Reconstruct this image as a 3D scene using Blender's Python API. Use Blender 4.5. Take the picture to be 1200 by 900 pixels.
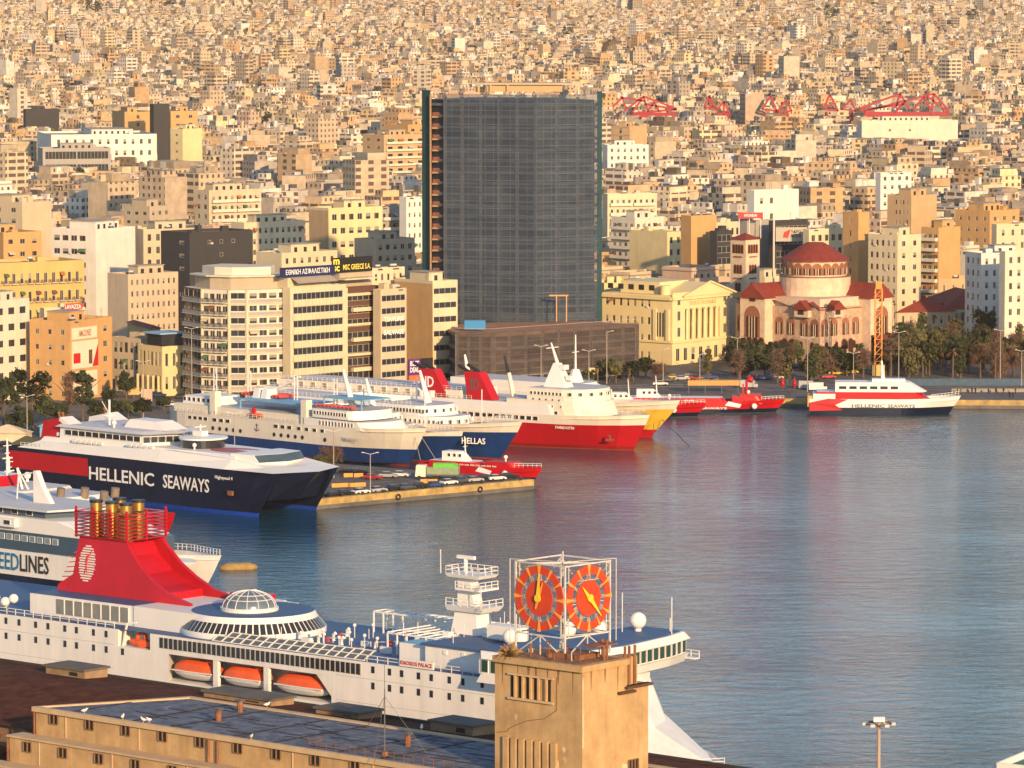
import bpy, math, random, numpy as np
from mathutils import Vector, Matrix
R = math.radians
sc = bpy.context.scene
for o in list(bpy.data.objects): bpy.data.objects.remove(o)
col = sc.collection
rnd = random.Random(7)

# ------------------------------------------------------------------ camera, sky, sun, exposure
HC, F = 120.0, 5400.0            # camera height (m), focal length in pixels of a 1200 px wide picture
PITCH = math.atan(484 / 5400)
cam = bpy.data.cameras.new('camera'); cam_o = bpy.data.objects.new('camera', cam); col.objects.link(cam_o)
cam.sensor_width = 36; cam.lens = 36 * F / 1200; cam.clip_start = 5; cam.clip_end = 60000
cam_o.location = (0, 0, HC); cam_o.rotation_euler = (math.pi / 2 - PITCH, 0, 0)
sc.camera = cam_o
SUN_AZ = R(22)                   # sun stands behind the camera, this far to its right
SUN_EL = R(15)
w = bpy.data.worlds.new('World'); sc.world = w; w.use_nodes = True
nt = w.node_tree; nt.nodes.clear()
sky = nt.nodes.new('ShaderNodeTexSky'); sky.sky_type = 'NISHITA'; sky.sun_disc = False
sky.sun_elevation = SUN_EL; sky.sun_rotation = math.pi - SUN_AZ
sky.dust_density = 0.5; sky.ozone_density = 2.1; sky.altitude = 50
bg = nt.nodes.new('ShaderNodeBackground'); bg.inputs[1].default_value = 0.135
wo = nt.nodes.new('ShaderNodeOutputWorld')
nt.links.new(sky.outputs[0], bg.inputs[0]); nt.links.new(bg.outputs[0], wo.inputs[0])
sl = bpy.data.lights.new('sun', 'SUN'); sl.energy = 4.3; sl.angle = R(0.7); sl.color = (1.0, 0.65, 0.33)
so = bpy.data.objects.new('sun', sl); col.objects.link(so)
sd = Vector((math.sin(SUN_AZ) * math.cos(SUN_EL), -math.cos(SUN_AZ) * math.cos(SUN_EL), math.sin(SUN_EL)))
so.rotation_euler = sd.to_track_quat('Z', 'Y').to_euler()
so.location = (0, 0, 500)
sc.view_settings.view_transform = 'Standard'; sc.view_settings.look = 'None'
sc.view_settings.gamma = 1; sc.view_settings.use_curve_mapping = False
sc.view_settings.exposure = 0.58
sc.render.engine = 'CYCLES'
sc.cycles.max_bounces = 5; sc.cycles.diffuse_bounces = 2; sc.cycles.glossy_bounces = 3
sc.cycles.volume_bounces = 0; sc.cycles.transparent_max_bounces = 6
sc.cycles.use_denoising = True; sc.cycles.caustics_reflective = False; sc.cycles.caustics_refractive = False

# ------------------------------------------------------------------ photo pixel (1200x900) <-> world
CP, SP = math.cos(PITCH), math.sin(PITCH)
def ray(u, v):
    cx, cy = (u - 600) / F, (450 - v) / F
    return (cx, CP + cy * SP, -SP + cy * CP)
def G(u, v, z=0.0):
    d = ray(u, v); t = (z - HC) / d[2]
    return Vector((d[0] * t, d[1] * t, z))
def AT(u, v, Y):
    d = ray(u, v); t = Y / d[1]
    return Vector((d[0] * t, Y, HC + d[2] * t))
def PX(x, y, z):
    fz = y * CP - (z - HC) * SP; up = y * SP + (z - HC) * CP
    return 600 + F * x / fz, 450 - F * up / fz
def UX(u, Y, z=10):
    return (u - 600) / F * (Y * CP - (z - HC) * SP)

# ------------------------------------------------------------------ materials
MATS = {}
def mat(name, c, rough=.7, var=.12, scale=.25, metal=0, streak=0, bump=0, spec=.4, var2=None):
    if name in MATS: return MATS[name]
    m = bpy.data.materials.new(name); m.use_nodes = True; n = m.node_tree.nodes; l = m.node_tree.links
    b = n['Principled BSDF']; b.inputs['Roughness'].default_value = rough; b.inputs['Metallic'].default_value = metal
    b.inputs['Specular IOR Level'].default_value = spec
    b.inputs['Base Color'].default_value = (*c, 1)
    if var or streak:
        tc = n.new('ShaderNodeNewGeometry')
        def noise(sx, sz, det=4):
            mp = n.new('ShaderNodeMapping'); mp.inputs['Scale'].default_value = (sx, sx, sz)
            l.new(tc.outputs['Position'], mp.inputs[0])
            t = n.new('ShaderNodeTexNoise'); t.inputs['Detail'].default_value = det; t.inputs['Scale'].default_value = 1
            t.inputs['Roughness'].default_value = .65
            l.new(mp.outputs[0], t.inputs[0]); return t.outputs[0]
        def ramp(src, lo, hi):
            r = n.new('ShaderNodeMapRange'); r.inputs[1].default_value = .3; r.inputs[2].default_value = .7
            r.inputs[3].default_value = lo; r.inputs[4].default_value = hi; l.new(src, r.inputs[0]); return r.outputs[0]
        f = ramp(noise(scale, scale), 1 - var, 1 + var * .6)
        if streak:
            s = ramp(noise(scale * 5, scale * .35, 3), 1 - streak, 1.0)
            mu = n.new('ShaderNodeMath'); mu.operation = 'MULTIPLY'; l.new(f, mu.inputs[0]); l.new(s, mu.inputs[1]); f = mu.outputs[0]
        if var2:
            mx = n.new('ShaderNodeMix'); mx.data_type = 'RGBA'
            mx.inputs[6].default_value = (*c, 1); mx.inputs[7].default_value = (*var2, 1)
            l.new(ramp(noise(scale * 1.7, scale * 1.2, 6), 0, 1), mx.inputs[0]); src = mx.outputs[2]
        else:
            rgb = n.new('ShaderNodeRGB'); rgb.outputs[0].default_value = (*c, 1); src = rgb.outputs[0]
        vm = n.new('ShaderNodeVectorMath'); vm.operation = 'SCALE'; l.new(src, vm.inputs[0]); l.new(f, vm.inputs[3])
        l.new(vm.outputs[0], b.inputs['Base Color'])
        if bump:
            bp = n.new('ShaderNodeBump'); bp.inputs['Distance'].default_value = bump; bp.inputs['Strength'].default_value = .6
            l.new(noise(scale * 4, scale * 4), bp.inputs['Height']); l.new(bp.outputs[0], b.inputs['Normal'])
    MATS[name] = m; return m

def glassm(name, c=(.03, .035, .045), rough=.12): return mat(name, c, rough, var=.3, scale=.4, spec=.8)

# ------------------------------------------------------------------ mesh builder
class MB:
    def __init__(s): s.v = []; s.f = []; s.mi = []; s.cur = 0; s.sm = False; s.smf = []
    def mtl(s, i): s.cur = i; return s
    def add(s, vs, fs):
        b = len(s.v); s.v += [tuple(p) for p in vs]
        for f in fs: s.f.append([b + i for i in f]); s.mi.append(s.cur); s.smf.append(s.sm)
        return s
    def quad(s, a, b, c, d): return s.add([a, b, c, d], [(0, 1, 2, 3)])
    def box(s, x0, x1, y0, y1, z0, z1):
        return s.add([(x0,y0,z0),(x1,y0,z0),(x1,y1,z0),(x0,y1,z0),(x0,y0,z1),(x1,y0,z1),(x1,y1,z1),(x0,y1,z1)],
                     [(0,3,2,1),(4,5,6,7),(0,1,5,4),(1,2,6,5),(2,3,7,6),(3,0,4,7)])
    def prism(s, poly, z0, z1, top=None, caps=True):
        """poly: ccw list of (x, y); top: optional other outline (taper) of equal length"""
        n = len(poly); top = top or poly
        vs = [(p[0], p[1], z0) for p in poly] + [(p[0], p[1], z1 if len(p) < 3 else p[2]) for p in top]
        fs = [(i, (i + 1) % n, n + (i + 1) % n, n + i) for i in range(n)]
        if caps: fs += [tuple(range(n, 2 * n)), tuple(range(n - 1, -1, -1))]
        return s.add(vs, fs)
    def bar(s, p, q, w=.1, h=None):
        p, q = Vector(p), Vector(q); d = q - p; L = d.length
        if L < 1e-5: return s
        d /= L; h = h or w
        a = d.cross(Vector((0, 0, 1)))
        if a.length < .01: a = Vector((1, 0, 0))
        a.normalize(); b = a.cross(d).normalized(); a = a * w / 2; b = b * h / 2
        vs = [p - a - b, p + a - b, p + a + b, p - a + b, q - a - b, q + a - b, q + a + b, q - a + b]
        return s.add(vs, [(3,2,1,0),(4,5,6,7),(0,1,5,4),(1,2,6,5),(2,3,7,6),(3,0,4,7)])
    def tube(s, pts, r, n=8, r2=None, cap=True):
        pts = [Vector(p) for p in pts]; rings = []; k = len(pts); b = len(s.v)
        rr = r if isinstance(r, (list, tuple)) else [r + ((r2 if r2 is not None else r) - r) * i / max(1, k - 1) for i in range(k)]
        vs = []
        for i, p in enumerate(pts):
            d = (pts[min(i + 1, k - 1)] - pts[max(i - 1, 0)]).normalized()
            a = d.cross(Vector((0, 0, 1)))
            if a.length < .01: a = Vector((1, 0, 0))
            a.normalize(); c = d.cross(a)
            for j in range(n):
                t = 2 * math.pi * j / n; vs.append(p + (a * math.cos(t) + c * math.sin(t)) * rr[i])
        fs = [(i * n + j, i * n + (j + 1) % n, (i + 1) * n + (j + 1) % n, (i + 1) * n + j) for i in range(k - 1) for j in range(n)]
        if cap: fs += [tuple(range(n - 1, -1, -1)), tuple((k - 1) * n + j for j in range(n))]
        return s.add(vs, fs)
    def lathe(s, prof, c=(0, 0, 0), n=24, a0=0, a1=2 * math.pi, sx=1, sy=1):
        """prof: (r, z) bottom to top"""
        k = len(prof); full = abs(a1 - a0) > 6.28; m = n if full else n + 1
        vs = [(c[0] + r * sx * math.cos(a0 + (a1 - a0) * j / n), c[1] + r * sy * math.sin(a0 + (a1 - a0) * j / n), c[2] + z) for r, z in prof for j in range(m)]
        fs = [(i * m + j, i * m + (j + 1) % m, (i + 1) * m + (j + 1) % m, (i + 1) * m + j) for i in range(k - 1) for j in range(n)]
        return s.add(vs, fs)
    def ball(s, c, r, n=12, zs=1):
        pr = [(max(.001, r * math.sin(math.pi * i / 8)), -r * zs * math.cos(math.pi * i / 8)) for i in range(9)]
        return s.lathe(pr, c, n)
    def cyl(s, c, r, z0, z1, n=16, r2=None):
        r2 = r if r2 is None else r2
        return s.lathe([(.001, z0), (r, z0), (r2, z1), (.001, z1)], c, n)
    def rail(s, pts, h=1.1, step=3.0, t=.07, rails=(1.0, .5)):
        for p, q in zip(pts[:-1], pts[1:]):
            p, q = Vector(p), Vector(q); k = max(1, int((q - p).length / step))
            for f in rails: s.bar(p + Vector((0, 0, h * f)), q + Vector((0, 0, h * f)), t)
            for i in range(k + 1):
                a = p.lerp(q, i / k); s.bar(a, a + Vector((0, 0, h)), t)
        return s
    def mesh(s, name, mats):
        me = bpy.data.meshes.new(name); me.from_pydata(s.v, [], s.f)
        for m in (mats if isinstance(mats, (list, tuple)) else [mats]): me.materials.append(m)
        me.polygons.foreach_set('material_index', s.mi)
        me.polygons.foreach_set('use_smooth', s.smf); me.update()
        return me
    def build(s, name, mats, parent=None, loc=(0, 0, 0), rz=0):
        return place(name, s.mesh(name, mats), parent, loc, rz)

def place(name, me, parent=None, loc=(0, 0, 0), rz=0, scale=None):
    o = bpy.data.objects.new(name, me); col.objects.link(o)
    if parent: o.parent = parent
    o.location = loc; o.rotation_euler = (0, 0, rz)
    if scale: o.scale = scale
    return o
def tag(o, label=None, cat=None, group=None, kind=None):
    for k, v in (('label', label), ('category', cat), ('group', group), ('kind', kind)):
        if v: o[k] = v
    return o
def thing(name, label, cat, loc=(0, 0, 0), rz=0, group=None):
    o = bpy.data.objects.new(name, None); col.objects.link(o); o.location = loc; o.rotation_euler = (0, 0, rz)
    o.empty_display_size = 1
    return tag(o, label, cat, group)
KIDS = {}
def copy_tree(o, parent=None, kids=None):
    c = o.copy(); col.objects.link(c)
    if parent: c.parent = parent
    for ch in (kids if kids is not None else o.children): copy_tree(ch, c)
    return c
_tm = {}
FONTH = None
def text_mesh(s, size=1.0, ext=.02, mats=None, bold=0.0, sx=1.0, italic=0):
    key = (s, size, ext, bold, sx, mats.name if mats else '')
    if key in _tm: return _tm[key]
    cu = bpy.data.curves.new('lettering', 'FONT'); cu.body = s; cu.size = size; cu.extrude = ext; cu.offset = bold
    cu.resolution_u = 2; cu.shear = italic; cu.align_y = 'BOTTOM'
    o = bpy.data.objects.new('tmp', cu); col.objects.link(o)
    dg = bpy.context.evaluated_depsgraph_get(); me = bpy.data.meshes.new_from_object(o.evaluated_get(dg))
    bpy.data.objects.remove(o); bpy.data.curves.remove(cu)
    n = len(me.vertices); a = np.empty(n * 3); me.vertices.foreach_get('co', a); a = a.reshape(-1, 3)
    a[:, 0] -= a[:, 0].min(); a[:, 1] -= a[:, 1].min(); a[:, 0] *= sx
    b = np.stack([a[:, 0], -a[:, 2], a[:, 1]], 1)      # stand upright, facing -y
    me.vertices.foreach_set('co', b.ravel()); me.materials.clear(); me.materials.append(mats); me.update()
    me['w'] = float(b[:, 0].max()); me['h'] = float(b[:, 2].max())
    _tm[key] = me; return me
def lettering(parent, s, x0, x1, z0, z1, y, m, bold=.0, name='lettering', face='R', italic=0):
    """letters filling the box x0..x1, z0..z1 on the plane y (facing -y); face 'L': on the plane x=y facing -x, running towards the corner"""
    me = text_mesh(s, 1.0, .02, m, bold, 1.0, italic).copy()
    n = len(me.vertices); a = np.empty(n * 3); me.vertices.foreach_get('co', a); a = a.reshape(-1, 3)
    a[:, 0] *= (x1 - x0) / me['w']; a[:, 2] *= (z1 - z0) / me['h']
    me.vertices.foreach_set('co', a.ravel()); me.update()
    if face == 'R': return place(name, me, parent, (x0, y, z0))
    return place(name, me, parent, (y, x1, z0), -math.pi / 2)

# shared colours
WHITE = mat('white_paint', (.78, .77, .74), .45, .06, .15)
WHITE2 = mat('white_hull_paint', (.82, .81, .79), .4, .07, .12, streak=.12)
CREAM = mat('cream_paint', (.76, .70, .58), .5, .07, .15)
DKGLASS = glassm('dark_glass')
BLGLASS = glassm('blue_glass', (.06, .1, .13), .1)
BLACK = mat('black_paint', (.02, .02, .022), .5)
RED = mat('red_paint', (.55, .02, .02), .4, .1, .2)
GREY = mat('grey_metal', (.35, .35, .35), .5)
DKGREY = mat('dark_grey_metal', (.1, .1, .105), .5)
STEELW = mat('weathered_white_steel', (.6, .58, .54), .5, .2, 1.0)
ORANGE = mat('orange_gel_coat', (.75, .12, .03), .4, .12, .5)
YELLOW = mat('yellow_paint', (.75, .48, .05), .5, .15, .4)
BLUEDECK = mat('blue_deck_paint', (.045, .11, .24), .6, .15, .2)
NAVY = mat('navy_hull_paint', (.008, .014, .045), .3, .35, .25, streak=.3)
BLUEH = mat('blue_hull_paint', (.012, .05, .20), .35, .15, .15, streak=.2)
RUST = mat('rusty_iron', (.16, .06, .03), .8, .3, .6, var2=(.3, .13, .06))
CONC = mat('pale_concrete', (.32, .29, .25), .85, .2, .3, streak=.2)
# ------------------------------------------------------------------ terrain, water, quays
def terr(x, y):
    t = np.clip((np.asarray(y, float) - 2300) / 6200, 0, 1.3)
    h = 2.5 + 96 * t ** 1.55
    am = np.clip((np.asarray(y, float) - 2000) / 3000, 0, 1)
    h = h + am * (7 * np.sin(np.asarray(x) / 310 + 1.3) * np.sin(np.asarray(y) / 420) + 4 * np.sin(np.asarray(x) / 130 + np.asarray(y) / 190))
    return h
asph = mat('asphalt_and_paving', (.095, .09, .086), .9, .35, .12, var2=(.17, .155, .14))
def land():
    coast = [(-900, 700), (-230, 820), (-152, 1000), (-128, 1060), (-100, 1079), (-44.5, 1023.6), (5.1, 1064.6), (5.6, 1067.5),
             (-19, 1085), (-41, 1101), (-104, 1163), (-116, 1176), (-76, 1228), (-62, 1264), (0, 1279), (84, 1266), (141, 1262), (1500, 1250)]
    xs = [(-900 if i == 0 else c[0]) for i, c in enumerate(coast)]
    m = MB(); z = 2.0
    # flat quay sheet: coast to y = 1400 as one polygon, then the terrain grid
    poly = coast + [(1500, 1400), (-900, 1400)]
    n = len(poly)
    m.add([(x, y, z) for x, y in poly], [tuple(range(n))])
    m.add([(x, y, -6) for x, y in coast] + [(x, y, z) for x, y in coast],
          [(i, i + 1, len(coast) + i + 1, len(coast) + i) for i in range(len(coast) - 1)])
    o = m.build('quay_ground', [asph]); tag(o, kind='structure')
    m = MB()
    ys = [1400 + 8600 * (i / 60) ** 1.4 for i in range(61)]; XS = [-1600 + 3200 * i / 60 for i in range(61)]
    vs = [(x, y, 2.0 if j == 0 else float(terr(x, y))) for j, y in enumerate(ys) for x in XS]
    fs = [(j * 61 + i, j * 61 + i + 1, (j + 1) * 61 + i + 1, (j + 1) * 61 + i) for j in range(60) for i in range(60)]
    m.sm = True; m.add(vs, fs)
    # run on to the horizon
    m.add([(-60000, 9990, 90), (60000, 9990, 90), (60000, 58000, 60), (-60000, 58000, 60)], [(0, 1, 2, 3)])
    o = m.build('ground', [mat('city_ground', (.16, .13, .1), .95, .3, .02)]); tag(o, kind='structure')
    return coast
COAST = land()
YEDGE = mat('yellow_quay_edge', (.52, .36, .10), .8, .35, .4, var2=(.30, .22, .13))
def edge(pts, label, w=1.6, h=.35):
    m = MB()
    for (a, b) in zip(pts[:-1], pts[1:]):
        a = Vector((*a, 2.004)); b = Vector((*b, 2.004)); d = (b - a).normalized(); nrm = Vector((-d.y, d.x, 0))
        q = [a, b, b + nrm * w, a + nrm * w]
        m.add([p + Vector((0, 0, 0)) for p in q] + [p + Vector((0, 0, h)) for p in q],
              [(4,5,6,7),(0,1,5,4),(1,2,6,5),(2,3,7,6),(3,0,4,7)])
        # painted fender face just in front of the quay wall
        o1, o2 = a - nrm * .06, b - nrm * .06
        m.add([(o1.x, o1.y, .9), (o2.x, o2.y, .9), (o2.x, o2.y, 2.35), (o1.x, o1.y, 2.35)], [(0, 1, 2, 3)])
    return tag(m.build('quay_edge', [YEDGE]), label, 'kerb')
edge([(-44.5, 1023.6), (5.1, 1064.6)], 'worn yellow concrete edge of the pier beside the parked cars')
edge([(74, 1267.2), (84, 1266), (88, 1265.6)], 'short yellow quay edge between the two hydrofoil ferries')
edge([(121, 1263.3), (141, 1262), (260, 1261)], 'bright yellow quay edge in front of the park, right side')

def water():
    m = bpy.data.materials.new('harbour_water'); m.use_nodes = True; n = m.node_tree.nodes; l = m.node_tree.links
    b = n['Principled BSDF']; b.inputs['Base Color'].default_value = (.004, .058, .088, 1)
    b.inputs['Roughness'].default_value = .08; b.inputs['IOR'].default_value = 1.29
    g = n.new('ShaderNodeNewGeometry')
    def layer(sx, sy, det, rot=.0, dist=.6):
        mp = n.new('ShaderNodeMapping'); mp.inputs['Scale'].default_value = (sx, sy, 1); mp.inputs['Rotation'].default_value = (0, 0, rot)
        l.new(g.outputs['Position'], mp.inputs[0]); t = n.new('ShaderNodeTexNoise'); t.inputs['Scale'].default_value = 1
        t.inputs['Detail'].default_value = det; t.inputs['Roughness'].default_value = .6; t.inputs['Distortion'].default_value = dist
        l.new(mp.outputs[0], t.inputs[0]); return t.outputs[0]
    fine = layer(.9, 1.5, 5, .25); mid = layer(.16, .3, 4, -.2); big = layer(.012, .02, 3, .5)
    a = n.new('ShaderNodeMath'); a.operation = 'MULTIPLY_ADD'; a.inputs[1].default_value = .42
    l.new(fine, a.inputs[0])
    a2 = n.new('ShaderNodeMath'); a2.operation = 'MULTIPLY'; a2.inputs[1].default_value = 2.2; l.new(mid, a2.inputs[0]); l.new(a2.outputs[0], a.inputs[2])
    pr = n.new('ShaderNodeMapRange'); pr.inputs[1].default_value = .3; pr.inputs[2].default_value = .7; pr.inputs[3].default_value = .25; pr.inputs[4].default_value = .55
    l.new(big, pr.inputs[0])
    bp = n.new('ShaderNodeBump'); bp.inputs['Distance'].default_value = .5
    l.new(pr.outputs[0], bp.inputs['Strength']); l.new(a.outputs[0], bp.inputs['Height']); l.new(bp.outputs[0], b.inputs['Normal'])
    mb = MB(); mb.add([(-60000, -8000, 0), (60000, -8000, 0), (60000, 9985, 0), (-60000, 9985, 0)], [(0, 1, 2, 3)])
    tag(mb.build('water', [m]), kind='structure')
water()

PAINTW = mat('white_road_paint', (.5, .48, .44), .8, .3, .8)
def line(pts, w=.18, z=2.006, nm='road_marking', label='thin white marking line painted on the pier'):
    m = MB()
    for a, b in zip(pts[:-1], pts[1:]):
        a, b = Vector((*a, z)), Vector((*b, z)); n = (b - a).normalized(); n = Vector((-n.y, n.x, 0)) * w / 2
        m.add([a - n, b - n, b + n, a + n], [(0, 1, 2, 3)])
    return tag(m.build(nm, PAINTW), kind='structure')
pd = Vector((49.6, 41, 0)).normalized(); pn = Vector((-pd.y, pd.x, 0)); p0 = Vector((-44.5, 1023.6, 0))
def PP(a, b): q = p0 + pd * a + pn * b; return (q.x, q.y)
line([PP(2, 12), PP(52, 10)], .3)
for i in range(9): line([PP(2 + i * 5.2, 3.0), PP(2 + i * 5.2, 8)], .25)
line([PP(0, 24), PP(38, 20)], .3)
for k in range(3): line([(-40, 1300 + k * 8), (260, 1296 + k * 8)], .35)
for i in range(11):
    q = p0 + pd * (3 + i * 5.8) + pn * .8; m = MB(); m.cyl((0, 0, 0), .28, 0, .45, 10); m.cyl((0, 0, 0), .42, .451, .62, 10)
    tag(m.build('mooring_bollard', BLACK, None, (q.x, q.y, 2.36)), 'small black bollard on the yellow pier edge', 'bollard', 'bollards along the yellow pier edge')
for i in range(2):
    q = p0 + pd * (24 + i * 24) - pn * .35; m = MB(); m.tube([(.55 * math.cos(R(a)), 0, .55 * math.sin(R(a))) for a in range(0, 361, 30)], .2, 6)
    tag(m.build('tyre_fender', BLACK, None, (q.x, q.y, 1.2), math.atan2(pd.y, pd.x)), 'black tyre fender hung on the yellow pier wall', 'fender', 'tyre fenders along the yellow pier')
# ------------------------------------------------------------------ building kit
PAL = {
 'cream': (.66, .56, .38), 'pale': (.68, .62, .50), 'white': (.74, .71, .64), 'tan': (.52, .36, .20), 'orange': (.55, .33, .14),
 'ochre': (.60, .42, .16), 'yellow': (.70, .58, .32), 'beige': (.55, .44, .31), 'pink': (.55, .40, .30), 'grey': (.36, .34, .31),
 'sand': (.58, .48, .33), 'dark': (.045, .045, .05), 'brown': (.12, .06, .04), 'stone': (.46, .38, .28)}
def WM(k): return mat(k + '_render', PAL[k], .85, .1, .2, streak=.10)
ROOF = mat('flat_roof_screed', (.34, .29, .23), .9, .25, .3, var2=(.45, .40, .33))
TILE = mat('red_roof_tiles', (.23, .038, .024), .75, .2, .5)
SHUT = mat('brown_shutter', (.09, .05, .03), .7, .2, 1)
WINFR = mat('pale_window_frame', (.45, .42, .36), .6, .1)
CURT = mat('pale_curtain', (.30, .26, .21), .8, .3, .6)
AWN = mat('awning_canvas', (.40, .34, .27), .8, .1)
REDSIGN = mat('red_sign', (.50, .015, .02), .5, .05)
ANTM = mat('rooftop_metal', (.25, .23, .21), .5, .2)
WIN = {}
def window_mesh(w, h, style='pane'):
    key = (round(w, 1), round(h, 1), style)
    if key in WIN: return WIN[key]
    w, h = key[0], key[1]; m = MB()
    m.mtl(0).box(-w/2, w/2, .14, .2, 0, h)
    m.mtl(1); t = .09
    m.box(-w/2, w/2, .06, .139, 0, t); m.box(-w/2, w/2, .06, .139, h - t, h); m.box(-w/2, -w/2 + t, .06, .139, t, h - t); m.box(w/2 - t, w/2, .06, .139, t, h - t)
    if style == 'pane' and w < 2.6: m.box(-.045, .045, .06, .138, t, h - t)
    if style == 'band':
        k = int(w / 1.7)
        for i in range(1, k): x = -w/2 + w * i / k; m.box(x - .05, x + .05, .06, .138, t, h - t)
    if style == 'shutter':
        m.mtl(2).box(-w/2 + t, -.06, .04, .12, t, h - t)
    if style == 'curtain': m.mtl(3).box(-w/2 + t, w/2 - t, .125, .136, h * .45, h - t)
    WIN[key] = m.mesh('window', [DKGLASS, WINFR, SHUT, CURT]); return WIN[key]
BAL = {}
def balcony_mesh(w, d=1.3, solid=True, mt=None):
    key = (round(w, 1), d, solid, mt.name if mt else '')
    if key in BAL: return BAL[key]
    m = MB(); w = key[0]; m.box(-w/2, w/2, -d, -.003, -.18, 0)
    if solid:
        m.box(-w/2, w/2, -d, -d + .12, .002, .95); m.box(-w/2, -w/2 + .12, -d + .122, -.003, .002, .95); m.box(w/2 - .12, w/2, -d + .122, -.003, .002, .95)
    else:
        m.mtl(1).rail([(-w/2, -.05, 0), (-w/2, -d + .05, 0), (w/2, -d + .05, 0), (w/2, -.05, 0)], 1.0, .6, .05)
    BAL[key] = m.mesh('balcony', [mt or WM('pale'), DKGREY]); return BAL[key]

def facade(root, mb, face, W, L, z0, z1, spec, fh, rng):
    """face 'R': plane y=0 of the local box, 'L': plane x=0.  Real window openings with reveals; every window its own object."""
    kind = spec[0] if spec else None
    width = W if face == 'R' else L
    def P(a, d, z):      # a: along the face (0 = near corner), d: depth into the wall
        return (a, d, z) if face == 'R' else (d, a, z)
    def Q(a0, a1, za, zb):
        if a1 - a0 < 1e-4 or zb - za < 1e-4: return
        v = [P(a0, 0, za), P(a1, 0, za), P(a1, 0, zb), P(a0, 0, zb)]
        mb.quad(*(v if face == 'R' else v[::-1]))
    if not kind or width < 2.5: Q(0, width, z0, z1); return
    n = spec[1]; wf = spec[2] if len(spec) > 2 else .5; hf = spec[3] if len(spec) > 3 else .5
    opt = spec[4] if len(spec) > 4 else {}
    a_lo, a_hi = opt.get('span', (0.03, .97)); A0, A1 = width * a_lo, width * a_hi
    rows = max(1, int(round((z1 - z0) / fh))); fh = (z1 - z0) / rows
    skip = opt.get('skip', 0); r0 = opt.get('r0', 0); r1 = opt.get('r1', rows)
    cw = (A1 - A0) / n; ww = round(cw * wf, 1) if kind != 'band' else round(cw - .3, 1)
    hh = round(fh * hf, 1); sill = opt.get('sill', .28) * fh
    if kind == 'bal': sill = .06
    rot = 0 if face == 'R' else -math.pi / 2
    style = 'band' if ww > 2.6 else 'pane'
    Q(0, A0, z0, z1); Q(A1, width, z0, z1)
    for r in range(rows):
        za = z0 + r * fh; zb = za + fh
        if r < r0 or r >= r1: Q(A0, A1, za, zb); continue
        Q(A0, A1, za, za + sill); Q(A0, A1, za + sill + hh, zb)
        for c in range(n):
            ca = A0 + c * cw; wa = ca + (cw - ww) / 2; wb = wa + ww
            if skip and rng.random() < skip:
                Q(ca, ca + cw, za + sill, za + sill + hh); continue
            Q(ca, wa, za + sill, za + sill + hh); Q(wb, ca + cw, za + sill, za + sill + hh)
            D = .2; s0, s1 = za + sill, za + sill + hh
            for v in ([P(wa, 0, s0), P(wa, D, s0), P(wa, D, s1), P(wa, 0, s1)], [P(wb, D, s0), P(wb, 0, s0), P(wb, 0, s1), P(wb, D, s1)],
                      [P(wa, 0, s0), P(wb, 0, s0), P(wb, D, s0), P(wa, D, s0)], [P(wa, D, s1), P(wb, D, s1), P(wb, 0, s1), P(wa, 0, s1)]):
                mb.quad(*(v if face == 'R' else v[::-1]))
            st = style if style == 'band' else rng.choice(['pane', 'pane', 'shutter', 'curtain'])
            place('window', window_mesh(ww, hh, st), root, P((wa + wb) / 2, 0, s0), rot)
            if kind != 'band' and r > 0 and rng.random() < (.16 if kind == 'bal' else .03): place('awning', AWNM[rng.randint(0, 3)], root, P((wa + wb) / 2, 0, s1), rot, (ww + .5, 1, 1))
            elif kind == 'g' and rng.random() < .07: place('air_conditioner', ACM, root, P(wb + .1, 0, s0 - .1), rot)
        if kind == 'bal' and r > 0:
            bays = opt.get('bays', 1); bw = (A1 - A0) / bays
            for k in range(bays):
                place('balcony', balcony_mesh(bw - .4, 1.3, opt.get('solid', True), opt.get('bm')), root, P(A0 + bw * (k + .5), 0, za), rot)

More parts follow.
